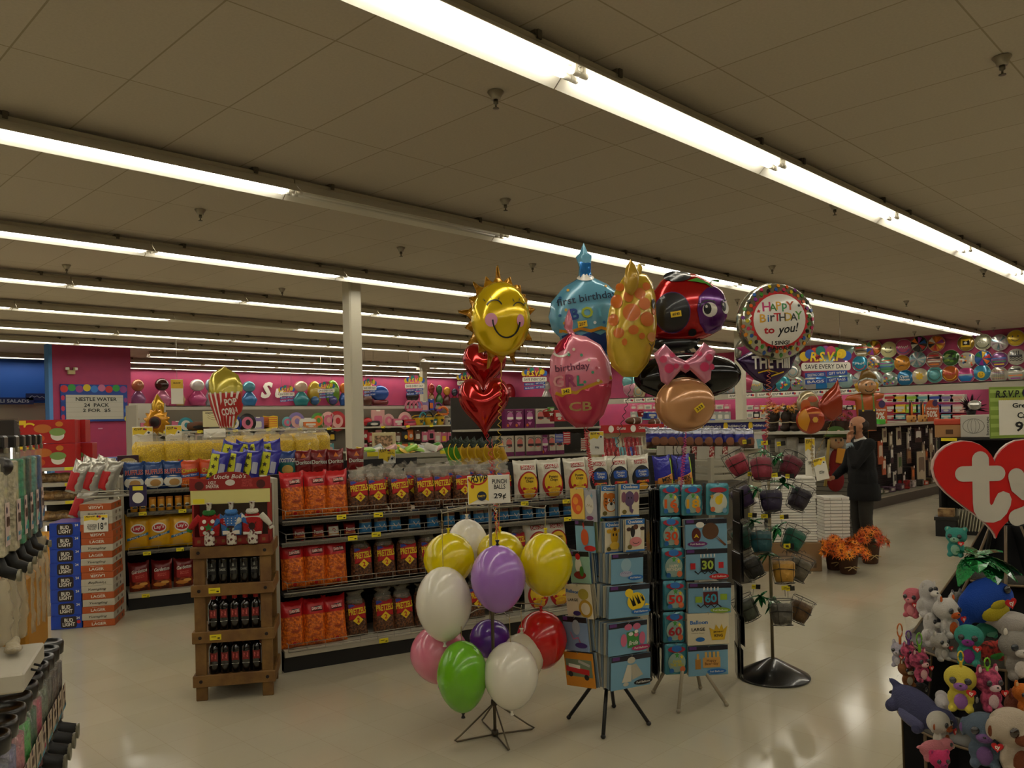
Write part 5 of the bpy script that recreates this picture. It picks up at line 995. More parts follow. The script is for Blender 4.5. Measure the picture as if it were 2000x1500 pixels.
def wallb(k,x,y,c,kd):
    p,dp=wallp(x,y); r=15.6*dp/FO; R=random.Random(k)
    row='upper' if y<693 else ('middle' if y<722 else 'lower')
    t=thing('foil_balloon','%s round foil balloon with %s, %s, %s row of the right wall'%(hue(c),nmk[kd],place(x),row),'foil balloon',tuple(p),0,rot=(0,0,-PI/2),group='round foil balloons on the right wall')
    I=Infl(ell(0,0,r,r,28),.09,16); mb=MB(); I.put(mb,foil(c,.2,.35),foil('a8a498'))
    mb.add(tube([(r*math.cos(2*PI*i/28),0,r*math.sin(2*PI*i/28)) for i in range(28)],.008,4,True),foil('c4c0b2'),True)
    D=[]; cc=['c02a2a','d8b01c','2a7a3a','1c5aa8','8a2a8a','d8701c','d8d4c8','101010']; q=lambda i:mt(cc[i%8],.3)
    if kd in('sm','sd','lg'):
        D+=[(ell(-.3,.2,.07,.12),INK),(ell(.3,.2,.07,.12),INK),(stroke(arc(0,0 if kd!='sd' else -.6,.45,.4,200,340) if kd!='sd' else arc(0,-.6,.35,.3,30,150),.07),INK)]
    elif kd in('tx','oh'): D+=[(text('Open\nHouse',1.2,.7,0,0,.03) if kd=='oh' else squig(1.1,.35,0,0,9,.1),WH if kd=='oh' or hue(c) in('dark','pink','teal') else q(k))]+([] if kd=='oh' else [(stroke(arc(0,0,.75,.75,200,340),.08),q(k+1))])
    elif kd in('rb','s4','bu','fl'):
        n=6 if kd!='bu' else 10
        D+=[([(0,0),(.9*math.cos(2*PI*i/n),.9*math.sin(2*PI*i/n)),(.9*math.cos(2*PI*(i+.6)/n),.9*math.sin(2*PI*(i+.6)/n))],q(i+k) if kd!='bu' else foil(['c8ccc0','6a8a90','b0a0a8'][i%3])) for i in range(n)]
    elif kd=='st': D+=[(rect(0,z,1.5 if abs(z)<.5 else 1.1,.16),q(k+i)) for i,z in enumerate((-.55,-.2,.2,.55))]
    elif kd in('dt','cf','cm'): D+=[(ell(R.uniform(-.65,.65),R.uniform(-.6,.6),*((.12,.12) if kd!='cm' else (.25,.15)),8),q(R.randrange(8)) if kd!='cm' else mt(['5a8a2a','101a0c','8aa04a'][i%3],.3)) for i in range(12 if kd!='cf' else 22)]
    elif kd=='zz': D+=[(stroke([(-.7+.2*i,-.5+.15*(i%2)) for i in range(8)],.1),INK),(stroke([(-.7+.2*i,-.25+.15*(i%2)) for i in range(8)],.1),INK)]+[(rect(-.45+.25*i,.5,.1,.5),INK) for i in range(4)]+[(rect(0,.1,1.4,.3),INK)]
    elif kd=='cx': D+=[(stroke([(0,-.6),(0,.6)],.1),mt('5a6460',.3)),(stroke([(-.35,.25),(.35,.25)],.1),mt('5a6460',.3))]
    elif kd=='su': D+=[(star(0,0,.55,.35,8),q(1))]
    elif kd=='rg': D+=[(stroke(arc(0,0,.7,.7,0,360,20),.07),mt('3a3a3a',.3)),(stroke(arc(0,0,.45,.45,0,360,16),.07),mt('3a8a98',.3))]
    elif kd=='hv': D+=[([(-.9,-.1),(-.5,-.75),(.5,-.75),(.9,-.1),(0,.0)],mt('1c6aa8',.3)),(rect(0,.05,1.5,.2),mt('a8b8b8',.3))]
    elif kd=='bs': D+=[(ell(-.05,-.25,.42,.42),q(1)),(ell(-.2,-.15,.05,.07),INK),(ell(.1,-.15,.05,.07),INK),(stroke(arc(-.05,-.25,.2,.2,200,340),.05),INK)]
    elif kd=='gr': D+=[(rect(-.6+.2*i,0,.03,1.2),INK) for i in range(7)]+[(rect(0,-.5+.2*i,1.3,.03),q(i)) for i in range(6)]
    elif kd=='sq': D+=[(rect(0,0,1.1,1),q(1)),(rect(.05,0,.8,.6),INK),(ell(0,0,.2,.15),WH)]
    for j,(o,m) in enumerate(D):
        v,f=shp(o); v=[(a*r,b*r) for a,b in v]; I.print(mb,(v,f) if len(f)>1 else v,m,.004+.002*j,.05)
    ob('foil_body',mb,t)
def place(x):
    xs=sorted(q[0] for q in RB); return '%s from left'%ORD[xs.index(x)]
for k,q in enumerate(RB): wallb(k,*q)
# valance shelf along both walls with small RSVP plates
vm=mt('aaa493',.5)
mb=MB(); mb.add(box(X1-.59,(4+Y1)/2-1,2.39,.02,Y1-4-1.6,.2,.004),vm); mb.add(box(X1-.3,(4+Y1)/2-1,2.475,.6,Y1-4-1.6,.03,.004),vm); mb.add(box(X1-.3,(4+Y1)/2-1,1.52,.5,Y1-5.6,.04),lip); mb.add(box(X1-.3,(4+Y1)/2-1,.08,.55,Y1-5.6,.16),mt('5a5346',.6)); ob('wall_shelf',mb,label='long grey shelf and valance below the round foil balloons on the right wall',cat='shelving unit')
mb=MB(); mb.add(box((9+X1)/2,Y1-.59,2.4,X1-9.6,.02,.2,.004),vm); mb.add(box((9+X1)/2,Y1-.3,2.485,X1-9.6,.6,.03,.004),vm); mb.add(box((9+X1)/2,Y1-.3,1.6,X1-9.6,.5,.04),lip); mb.add(box((9+X1)/2,Y1-.3,.08,X1-9.6,.55,.16),mt('5a5346',.6)); ob('wall_shelf',mb,label='long grey shelf and valance along the back wall under the figure balloons',cat='shelving unit')
# lit strip light under the valances (the shop's own shelf lamps)
shl=mt((1,.97,.9),.4,e=12)
mb=MB(); mb.add(tube([(X1-.4,6,2.42),(X1-.4,24.6,2.42)],.02,6),shl); ob('shelf_lamp',mb,label='thin lit lamp under the right wall valance',cat='shelf lamp')
mb=MB(); mb.add(tube([(10,Y1-.4,2.42),(22.4,Y1-.4,2.42)],.02,6),shl); ob('shelf_lamp',mb,label='thin lit lamp under the back wall valance',cat='shelf lamp')
mb=MB(); mb.add(box(0,0,0,.42,.004,.12,.001),WHP); mb.dec(text('RSVP',.2,.07,-.06,0,.02,.3),BLP,y=-.002); mb.dec(ell(.1,.01,.035,.035),paper('3a1f6a'),y=-.002); mb.dec(ell(.15,0,.035,.035),REDP,y=-.002,e=.003)
RS=ob('name_plate',mb,label='x',cat='sign',group='small RSVP plates on the valances')
for k,x in enumerate((1434,1462,1492,1518,1543,1570,1596,1623,1650,1670,1704)):
    q,_=wallp(x,772,.612); q.z=2.39; put(RS,q,-PI/2,'white RSVP plate, %s from left along the right wall valance'%ORD[k+4])
for k,x in enumerate((1228,1250,1272)):
    q,_=wallp(x,780,.612); q.z=2.39; put(RS,q,-PI/2,'white RSVP plate, %s from left along the right wall valance'%ORD[k+1])
for k,x in enumerate((1005,1022,1038,1054,1070)):
    d=ray(x,787); t_=(Y1-.612)/d.y; q=Vector((0,0,HH))+d*t_
    if q.x<X1-.8: q.z=2.39; put(RS,q,0,'white RSVP plate on the back wall valance, %s from the red hearts'%ORD[k])
    else:
        q,_=wallp(x,787,.612); q.z=2.39; put(RS,q,-PI/2,'white RSVP plate near the corner on the right wall, %s from the red hearts'%ORD[k])
# ---------------- figure balloons on the back valance (plain doll shapes) ----------------
def figb(k,x,y0,y1,w,chead,cbody,label,kind='doll'):
    d=ray(x,y1); t_=(Y1-.3)/d.y; 
    if (d*t_).x>X1-.3: t_=(X1-.3)/d.x
    base=Vector((0,0,HH))+d*t_; base.z=2.505; H=(y1-y0)*t_/FO; W=w*t_/FO
    t=thing('figure_balloon',label,'foil balloon',tuple(base),FACE*.6,group='large foil balloons standing on the back wall shelf')
    def put_(o,m,th,nm,y=0):
        I=Infl([(a*W,b*H) for a,b in o],th*W,26); mb=MB(); I.put(mb,m); ob(nm,mb,t,(0,y,0))
    if kind=='doll':
        put_([(-.3,0),(.3,0),(.46,.25),(.24,.5),(.1,.6),(-.1,.6),(-.24,.5),(-.46,.25)],foil(cbody,.25,.25),.4,'foil_body')
        put_(ell(0,.77,.36,.23,20),foil(chead,.25,.25),.45,'foil_head',-.03)
    elif kind=='ball': put_(ell(0,.5,.5,.5,22),foil(chead,.25,.25),.5,'foil_body'); put_(ell(0,.2,.3,.18,18),foil(cbody,.25,.25),.3,'foil_base',-.12)
    else: put_(ell(0,.6,.5,.38,22),foil(chead,.25,.25),.4,'foil_body'); put_(rrect(0,.15,.9,.26,.1),foil(cbody,.25,.25),.3,'foil_base',-.05)
for k,q in enumerate([(270,738,790,32,'a86a48','8f5a84','pink dress shaped foil balloon nearest the pink partition','doll'),(317,740,794,36,'3a1c10','b86a88','dark brown and pink foil balloon second from the partition','doll'),(352,745,794,22,'c07a9a','b08a60','pink topped foil balloon behind the hanging price card','doll'),(386,742,794,38,'c4c0b8','b8487c','white and pink foil balloon left of the popcorn balloon','doll'),(410,740,792,22,'8fa8b8','a0a8ac','silver crumpled foil balloon behind the popcorn balloon','doll'),(487,745,793,34,'4a90a0','2f70a4','blue gown shaped foil balloon right of the popcorn balloon','doll'),
  (588,722,770,36,'c0a890','1f7a80','teal and cream foil balloon raised high on the back shelf','doll'),(615,745,793,28,'b0962a','2f5a84','yellow and blue foil balloon left of the square column','ball'),(650,742,792,28,'5f8a1c','3a3a70','green round foil balloon left of the square column','ball'),(671,748,792,20,'c0661c','2a58a0','orange foil balloon at the square column','doll'),(718,745,792,24,'b8901c','5a3424','yellow foil balloon right of the square column','doll'),(742,752,792,36,'1c4a98','6a1c1c','blue engine shaped foil balloon','eng'),
  (806,760,790,26,'1a1414','201414','dark foil balloon below the hanging sign','eng'),(843,745,788,18,'8f241c','7a4a14','red foil balloon beside the far column','doll'),(858,748,788,18,'1f4a20','2c6a30','green foil balloon beyond the far column','doll'),(873,752,788,20,'c08a1c','5a1a14','gold and red foil balloon beyond the far column','doll'),(888,755,788,18,'1a2436','8f1c1c','dark blue foil balloon left of the red hearts','doll'),(1068,745,784,22,'b0aca4','a8a49c','silver grey foil balloon behind the pink cupcake balloon','doll'),(995,748,786,26,'8f1218','7a1216','red foil balloon right of the red hearts','ball')]):
    figb(k,*q)
# white script letters on the back wall
for s_,x,y,h_ in (('S',521,762,32),('u',546,768,18)):
    d=ray(x,y); t_=(Y1-.06)/d.y; mb=MB(); v,f=text(s_,None,h_*t_/FO,0,0,.04,.3); mb.add(([(a,-.02,b) for a,b in v],f),WHP); mb.add(([(a,.02,b) for a,b in v],[q[::-1] for q in f]),WHP); ob('wall_letter',mb,None,Vector((0,0,HH))+d*t_,0,'white script letter %s on the pink back wall'%s_,'letter')
# ---------------- hanging RSVP signs ----------------
def hang(k,x,y,w,h,d,big,label):
    s=d/FO; t=thing('hanging_sign',label,'hanging sign',tuple(PD(x,y,d)),FACE+.1)
    mb=MB(); W,H=w*s,h*s
    cl=['d8b41c','b83a5a','1c7a6a','2a5ab0','3a8a2a','8a3a8a','c0301c']
    for i in range(9): a=i/8-.5; mb.add(prism(ell(a*.86*W,H*(.28+.16*math.cos(a*PI)),.1*W,.13*H,14),-.006-.002*(i%2),.006),paper(cl[(i*3)%7]))
    ob('balloon_cluster',mb,t)
    mb=MB(); mb.add(prism(rrect(0,0,W,.22*H,.05*W),-.014,.0),WHP); mb.dec(text('SAVE EVERY DAY',.86*W,.12*H,0,0,.01),BLP,y=-.014); ob('white_plate',mb,t)
    mb=MB(); mb.dec(text('R.S.V.P',.66*W,.26*H,0,.27*H,.03,.2),YEL,y=-.02,e=.002); ob('lettering',mb,t)
    for i,(cx,cz,s_) in enumerate(((-.22,-.22,'GREETING CARDS'),(.22,-.18,'GIFT WRAP'),(-.22,-.4,'BAGS'),(.22,-.36,'GIFT BAGS'))):
        mb=MB(); mb.add(prism(rect(cx*W,cz*H,.42*W,.13*H,.05),-.012,0),paper('1f4a9c')); mb.dec(text(s_,.34*W,.07*H,cx*W,cz*H,.01,rot=.05),WHP,y=-.012); ob('blue_plate',mb,t)
    zt=CZ-PD(x,y,d).z; ob('hanging_wire',stick([(-.3*W,0,.3*H),(-.3*W,0,zt)],.004,wirem,4),t); ob('hanging_wire',stick([(.3*W,0,.3*H),(.3*W,0,zt)],.004,wirem,4),t)
hang(0,1613,716,100,72,16,1,'large hanging RSVP sign reading SAVE EVERY DAY before the right wall')
for k,(x,y,w,h,d,l) in enumerate(((560,770,30,32,22,'left of the teal balloon'),(637,763,32,32,22,'left of the square column'),(722,758,26,34,22,'right of the square column'),(810,754,38,38,22,'by the far column'),(912,748,38,38,21,'at the red heart balloons'),(1044,741,48,42,18,'between the hearts and the pink cupcake'))): hang(k,x,y,w,h,d,0,'small hanging RSVP sign %s'%l)
t=thing('hanging_card','tall narrow hanging price card above the back shelves','hanging sign',tuple(PD(346,765,17)),FACE+.6)
mb=MB(); mb.add(box(0,0,0,.24,.01,.52),WHP); mb.add(box(0,-.003,.16,.24,.01,.18),paper('d8b03a')); mb.dec(text('RSVP',.14,.04,0,.18,.01),BLP,y=-.008); ob('card',mb,t); ob('hanging_wire',stick([(0,0,.26),(0,0,CZ-PD(346,765,17).z)],.003,wirem,4),t)
# ---------------- board, exit lamp on the pink partition ----------------
mb=MB(); mb.add(box(6.77,20.66,2.43,1.49,.06,.88,.006),mt('1c3f8a',.5))
F_=lambda x,z:([(6.77+a,z+b) for a,b in []])
R=random.Random(3)
for i in range(9): mb.dec(ell(6.1+.165*i,2.76+.03*(i%2),.085,.085,16),paper(['b82a2a','2f8a3a','8a3a7a','c8b01c','2f70b8','b86a8a'][i%6]),y=20.63)
for z in (2.55,2.3,2.1): mb.dec(ell(6.07,z,.04,.06),paper('b82a4a'),y=20.63); mb.dec(ell(7.47,z-.05,.04,.06),paper(['c8b01c','8a3a7a','2f70b8'][int(z*10)%3]),y=20.63)
mb.add(box(6.77,20.625,2.33,1.28,.01,.58),mt('b5b1a2',.4))
for i in range(5): mb.add(box(6.77,20.619,2.1+.115*i,1.28,.002,.004),mt('8a8678',.4))
for s_,w_,z in (('NESTLE WATER',.92,2.52),('24  PACK',.56,2.38),('2 FOR  $5',.62,2.25)): mb.dec(text(s_,w_,.09,6.8,z,.02),BLP,y=20.618)
ob('letter_board',mb,label='white letter board reading NESTLE WATER 24 PACK 2 FOR $5 on the pink partition',cat='sign board')
mb=MB(); mb.add(box(0,0,0,.16,.08,.1,.01),mt('b8a878',.5))
for s in(-1,1): mb.add(T(box(0,0,0,.09,.07,.07,.012),(s*.085,-.02,.08),rz=s*.4),mt('b8a878',.5)); mb.add(T(box(0,-.037,0,.07,.004,.055),(s*.085,-.02,.08),rz=s*.4),WH)
q=Frame((0,20.66),0).sz(139,727); ob('emergency_light',mb,loc=(q[0],20.655,q[1]),label='cream two headed emergency light on the pink partition',cat='emergency light')
mb=MB(); mb.add(box(0,0,0,.1,.01,.03),mt('c08aa0',.5)); q=Frame((0,20.69),0).sz(196,837); ob('wall_plate',mb,loc=(q[0],20.69,q[1]),label='small pale plate low on the pink partition',cat='wall plate')
# coolers behind
for k in range(6):
    t=thing('cooler_door','cooler door with bright tube inside, %s from left beyond the pink partition'%ORD[k],'cooler door',(2.4+.8*k,24.4,0),0,group='glass cooler doors along the left back')
    mb=MB(); mb.add(box(0,0,1.0,.78,.06,1.9),mt('8f8a78',.5)); mb.add(box(0,-.035,1.0,.64,.01,1.7),mt('4a4538',.1,coat=.6)); ob('door_frame',mb,t)
    ob('cooler_lamp',MB().add(box(.3,-.05,1.1,.05,.02,1.5),mt((1,.98,.9),.4,e=3)),t)
for s_,x,y,w_ in (('DELI SALADS',22,783,.85),('CHEESE',83,775,.6)):
    q=Frame((0,24.1),0).sz(x,y); mb=MB(); mb.add(box(0,0,0,w_*1.25,.04,.18),mt('0c1c4a',.5)); mb.dec(text(s_,w_,.09,0,0,.02) if s_[0]=='D' else squig(w_,.07,0,0,10),paper('9aa0a8'),y=-.02); ob('aisle_sign',mb,None,(q[0],24.16,q[1]),0,'dark blue sign %s on the blue wall'%('reading DELI SALADS' if s_[0]=='D' else 'with pale script beside the partition'),'sign')
# ---------------- candy dispensers at the left edge ----------------
AZD=rad(66.8)
def cbody(c):
    d=''.join('%02x'%int(int(c[i:i+2],16)*.7) for i in(0,2,4)); return mt(c,.35,n=(55,d,.45,.75),b=(70,1),coat=.5)
ACR=mt('cfcabd',.06,a=.14,coat=.8)
def disp(label,x,y,z,c,w,L_,low,face):
    """square clear candy tube: top centre given in the room"""
    t=thing('candy_dispenser',label,'candy dispenser',(x,y,z),face,group='lower candy tubes' if low else 'upper candy tubes')
    if low: body=lathe([(w/2,-L_),(w/2,-.04)],20,True); body2=lathe([(w/2*.94,-L_),(w/2*.94,-.09)],20,True)
    else: body=box(0,0,-L_/2-.02,w,w*1.1,L_-.04,.006); body2=box(0,0,-L_/2-.035,w*.9,w,L_-.07,.006)
    ob('candy_fill',MB().add(body2,cbody(c),low),t); ob('clear_tube',MB().add(body,ACR,low),t)
    mb=MB()
    if low: mb.add(lathe([(w*.5,-.05),(w*.54,-.045),(w*.56,0),(w*.53,.012),(w*.44,.014),(w*.42,.002),(.01,.0)],24),mt('0b0b0a',.35,coat=.4),True)
    else: mb.add(box(0,0,.0,w*1.02,w*1.15,.045,.006),mt('14110d',.4,coat=.3)); mb.add(box(0,-w*.56,-.03,w*.5,.01,.02,.002),mt('8d8873',.3,.5))
    ob('lid',mb,t)
    ob('side_label',dlab(w,low,c),t,(0,0,-L_*.72))
    mb=MB(); mb.add(tube([(0,0,-L_),(0,-w*.3,-L_-.05),(0,-w*.9,-L_-.07)],[w*.34,w*.3,w*.27],12),mt('070707',.5),True); mb.add(T(lathe([(w*.27,0),(w*.29,.006),(w*.29,.012)],14,False),(0,-w*.9,-L_-.07),rx=PI/2),mt('8d8873',.3),True)
    ob('spout',mb,t); return t
def dlab(w,low,c):
    mb=MB(); h=.15 if not low else .115; x0=w/2+.001
    for s in (1,):
        y=-w*.56 if not low else -w*.5-.002
        mb.add(box(0,y,0,w*.9,.002,h,.0005),paper('d0b8ae' if not low else 'bca892')); mb.dec(text('m',None,.035,0,.01,.04),mt('4a2a18',.5),y=y-.001); mb.dec(ell(-.02,.05,.012,.012),paper('3a1838'),y=y-.001); mb.dec(ell(.02,-.04,.018,.018),paper(c),y=y-.001); mb.dec(rect(0,-.048,w*.8,.014),paper('5a9ab0'),y=y-.001)
        mb.add(T(box(0,0,0,.002,w*.8,h),(x0 if not low else w*.5+.002,0,0)),paper('c8b0a6' if not low else 'bca892'))
        q=text('m',None,.04,0,.01,.04); mb.add(([(x0+.003 if not low else w*.5+.0045,a,b) for a,b in q[0]],q[1]),mt('4a2a18',.5))
        for a,b,r,cc in ((-.015,.05,.013,'3a1838'),(.02,.055,.01,'b85a6a'),(-.01,-.04,.02,c)): mb.add(([(x0+.003 if not low else w*.5+.0045,p,q_) for p,q_ in ell(a,b,r,r,12)],[tuple(range(12))]),paper(cc))
    return mb
fD=AZD-PI/2+PI/2   # fronts look across the aisle
fr=AZD+PI/2-PI     # azimuth so that -y points to the right of the row
fr=rad(66.8)
ucol=[('1d4f8c','royal blue'),('5fa79a','pale teal'),('12463a','dark green'),('1a9a70','emerald'),('d8cfae','ivory'),('d8cfae','second ivory')]
udep=3.55
for k,(px_,d) in enumerate(((65,3.62),(54.5,3.46),(42.5,3.30),(30,3.15),(8,2.97),(-16,2.82))):
    p=PD(px_,860,d); p.z=1.72
    disp('tall clear tube of %s candy, %s from the aisle end of the upper rack'%(ucol[k][1],ORD[k]),p.x,p.y,1.72,ucol[k][0],.055 if k<4 else .075,.40,False,fr)
lcol=[('3a2a20','dark brown'),('4a3428','brown'),('3f3a2a','olive brown'),('5c6a50','grey green'),('b83a58','rose red'),('1c5a34','dark green'),('2fa83a','bright green'),('c07078','pale pink'),('7a78a0','lavender'),('5a6078','grey blue')]
for k in range(10):
    tt=k/9; d=3.83+(2.66-3.83)*tt; rx=121+(16-121)*tt if 0 else [121,113,103,93,81,71,59,47,31,16][k]; yy=[1257,1271,1287,1303,1324,1341,1363,1387,1413,1441][k]
    p=PZ(rx,yy,.75); w=.125; p=p-Rt*(w*.56)
    disp('wide clear tube of %s candy, %s from the aisle end of the lower rack'%(lcol[k][1],ORD[k]),p.x,p.y,.75,lcol[k][0],w,.36,True,fr)
# fixture carrying them
a0=PD(60,860,3.62); e0=PD(-16,860,2.7); DF=Frame((a0.x,a0.y),66.8)
t=thing('candy_rack','tall candy rack carrying the upper and lower clear candy tubes','rack',(PZ(-30,1441,.75)-Rt*.25).xy.to_3d(),AZD)
mb=MB(); mb.add(box(.6,.22,.85,1.9,.04,1.7),mt('2a2118',.6)); ob('back_panel',mb,t)
mb=MB(); mb.add(box(.6,.05,.28,1.9,.3,.03),mt('2a2118',.6)); mb.add(box(.6,.1,.14,1.9,.2,.28),mt('201a12',.6)); ob('base_shelf',mb,t)
mb=MB(); mb.add(box(.55,.12,1.31,1.8,.16,.03),mt('14110d',.5)); ob('upper_shelf',mb,t)
# clear bags hanging under the upper spouts
bgm=mt('cfc3a6',.25,a=.5,b=(25,1),coat=.4)
for k,(px_,d) in enumerate(((79,3.62),(70,3.5),(60,3.38),(48,3.25),(34,3.1),(18,2.95),(2,2.8))):
    R=random.Random(k); mb=MB(); n=8; v=[]
    for j in range(10):
        z=-(.04-.0025*k)*j; w_=.035+.012*math.sin(j*.5)+.003*j
        for i in range(n): a=2*PI*i/n; v.append((w_*math.cos(a)*.75*(1+.2*R.uniform(-1,1)),w_*.6*math.sin(a)*(1+.2*R.uniform(-1,1)),z+R.uniform(-.006,.006)))
    f=[(j*n+i,j*n+(i+1)%n,(j+1)*n+(i+1)%n,(j+1)*n+i) for j in range(9) for i in range(n)]+[tuple(range(72,80))]
    mb.add((v,f),bgm,True); q=PD(px_,1048+k*14,d)
    ob('plastic_bag',mb,None,q,fr,'hanging pad of clear plastic bags under the candy spouts, %s from the aisle end'%ORD[k],'plastic bag','clear bags under the upper candy tubes')
# yellow bin and white tray with gloves
q=PD(10,1190,3.0); mb=MB(); mb.add(box(0,0,.02,.5,.5,.36,.01),mt('a8720c',.5)); o=ob('storage_bin',mb,None,PD(-62,1215,3.3),fr,'yellow ochre bin below the hanging clear bags','bin')
t=thing('white_tray','white tray with a black handle above the lower candy tubes at the left edge','tray',tuple(PD(20,1292,2.9)),fr)
mb=MB(); mb.add(box(0,0,0,.4,.2,.06,.006),mt('b8b2a2',.45)); ob('tray_body',mb,t,(-.1,0,0))
ob('handle',stick([(-.18,-.1,.01),(-.18,-.125,.0),(-.12,-.125,-.0),(-.12,-.1,.01)],.004,BLP),t)
t.location=PD(12,1292,2.75)
g_=ob('plastic_gloves',blobm([((0,0,0),(.05,.03,.012)),((.03,.01,.01),(.03,.02,.012)),((-.04,-.01,.005),(.035,.02,.008),(0,.3,0)),((.05,.0,.015),(.015,.015,.02))],mt('b0a488',.4,a=.9,b=(60,1)),.008,2),label='crumpled clear plastic gloves lying on the white tray',cat='gloves'); g_.location=PD(26,1268,2.72); g_.rotation_euler=(0,0,fr)
mb=MB(); mb.add(prism([(0,0),(.16,0),(.06,.075),(0,.08)],-.06,.06),mt('2a221a',.6))
for k in range(5): mb.add(T(box(0,0,0,.004,.13,.004),(.05+.02*k,0,.084-.014*k)),mt('6a5a48',.5))
ob('bulk_lid',mb,None,PD(-4,858,3.4),fr,'dark ribbed sloping lid above the upper candy tubes','bin lid')
# scoop knob on the ivory tube
mb=MB(); mb.add(T(lathe([(.03,0),(.034,.01),(.034,.05),(.028,.06)],16),rx=PI/2),mt('14110d',.4,coat=.3),True); ob('turn_knob',mb,None,PD(10,911,2.86),FACE,'black round turning knob in front of the ivory candy tube','knob')
# ---------------- man on the phone ----------------
skin=mt('b07a58',.5,sub=.15,b=(60,.1)); MP=PD(1683,900,10.); MP.z=0
t=thing('person','balding man in a long black coat and dark trousers holding a phone to his face','person',tuple(MP),FACE-rad(84)); t.scale=(.97,.97,.97)
P=[]
P+=[((0,0,1.2),(.16,.11,.26)),((0,.0,.98),(.16,.12,.15)),((0,.0,1.42),(.12,.08,.08))]
P+=limb((0,.0,1.44),(0,-.04,1.56),.055,.05,3)+[((0,-.055,1.655),(.073,.095,.115)),((0,-.03,1.69),(.076,.095,.085)),((0,-.1,1.6),(.05,.05,.05)),((0,-.145,1.64),(.014,.02,.02)),((0,-.138,1.625),(.018,.018,.012)),((0,-.132,1.59),(.025,.012,.008)),((0,-.125,1.565),(.03,.025,.022)),((.078,-.035,1.645),(.01,.02,.032)),((-.078,-.035,1.645),(.01,.02,.032)),((.03,-.13,1.675),(.02,.012,.008)),((-.03,-.13,1.675),(.02,.012,.008))]
for s in(-1,1): P+=limb((s*.09,0,.92),(s*.1,-.02,.5),.085,.06,6)+limb((s*.1,-.02,.5),(s*.11,.02,.08),.055,.04,6)
SH_,EL,WR=(.19,.0,1.42),(.2,-.2,1.17),(.07,-.21,1.46)
P+=limb(SH_,EL,.055,.042,5)+limb(EL,WR,.042,.03,5)+limb((-.19,0,1.42),(-.22,-.08,1.14),.055,.042,5)+limb((-.22,-.08,1.14),(-.14,-.32,.99),.042,.03,5)
def hand(w,d1,spread):
    L=[]; w=Vector(w); d1=Vector(d1).normalized(); sp=Vector(spread).normalized(); n_=d1.cross(sp)
    L+=[(tuple(w+d1*.045),(.03,.03,.035))]
    for i in range(4):
        b=w+d1*.075+sp*(i-1.5)*.021; l=[.062,.075,.07,.052][i]
        for k in range(5): L.append((tuple(b+d1*l*k/4*(1-.04*k)+n_*.008*k*k/4),(.0105,.0105,.0105)))
    for k in range(4): L.append((tuple(w+d1*(.03+.016*k)+sp*-.0+sp*(-.03-.008*k)),(.012,.012,.012)))
    return L
P+=hand(WR,(-.05,.25,1),(0,-1,0)); P+=hand((-.14,-.32,.99),(.1,-1,-.2),(1,0,0))
ob('body',blobm(P,skin,.009,2),t)
# clothes
coat=mt('09090a',.95,b=(120,.3)); Q=[((0,0,1.2),(.21,.155,.3)),((0,.01,1.0),(.215,.17,.25)),((0,.02,.86),(.22,.18,.16)),((0,0,1.4),(.2,.11,.09)),((.14,0,1.41),(.08,.085,.07)),((-.14,0,1.41),(.08,.085,.07))]
Q+=limb(SH_,EL,.08,.066,7)+limb(EL,tuple(Vector(EL).lerp(Vector(WR),.72)),.066,.05,6)+limb((-.19,0,1.42),(-.22,-.08,1.14),.08,.066,7)+limb((-.22,-.08,1.14),(-.16,-.27,1.01),.066,.05,6)
ob('coat',blobm(Q,coat,.016,4),t)
mb=MB(); mb.add(lathe([(.215,.0),(.23,-.08),(.232,-.2),(.225,-.21)],24,False),coat,True); ob('coat_skirt',MB().add(T((mb.v,mb.f),(0,.02,.92),s=(1,.82,1)),coat,True),t)
ob('shirt_collar',MB().add(T(lathe([(.085,0),(.075,.03),(.062,.055)],20,False),(0,-.01,1.45),rx=.35),mt('cfcabf',.7),True),t)
ob('shirt_cuff',MB().add(tube([tuple(Vector(EL).lerp(Vector(WR),.7)),tuple(Vector(EL).lerp(Vector(WR),.9))],[.048,.04],12),mt('8fa0a8',.7),True),t)
TR=mt('2a2822',.85)
for s in(-1,1):
    ob('trouser_leg',blobm(limb((s*.09,0,.9),(s*.1,-.02,.5),.105,.085,7)+limb((s*.1,-.02,.5),(s*.11,.02,.1),.082,.075,7),TR,.014,3),t)
    ob('shoe',blobm([((s*.11,-.01,.04),(.045,.07,.038)),((s*.115,-.11,.03),(.045,.09,.028)),((s*.11,.03,.055),(.04,.045,.05))],mt('0c0b0a',.35,coat=.3),.01,3),t)
hair=mt('2a1a10',.8,b=(150,.8))
ob('hair',blobm([((0,.02,1.66),(.08,.085,.075)),((.045,.0,1.655),(.042,.06,.055)),((-.045,.0,1.655),(.042,.06,.055)),((0,.045,1.61),(.06,.04,.05))],hair,.009,2),t)
mb=MB(); mb.add(box(.085,-.13,1.6,.012,.03,.11,.004),mt('0c0c0d',.2,coat=.5)); ob('phone',mb,None,t.location.copy(),t.rotation_euler[2],'dark phone held against the cheek of the man in the black coat','phone')
for s in(-1,1): ob('eye',MB().add(ball(.011,.008,.006,8,(s*.03,-.139,1.665)),mt('1a120c',.2),True),t); ob('eyebrow',MB().add(ball(.02,.006,.005,8,(s*.031,-.142,1.683)),hair,True),t)
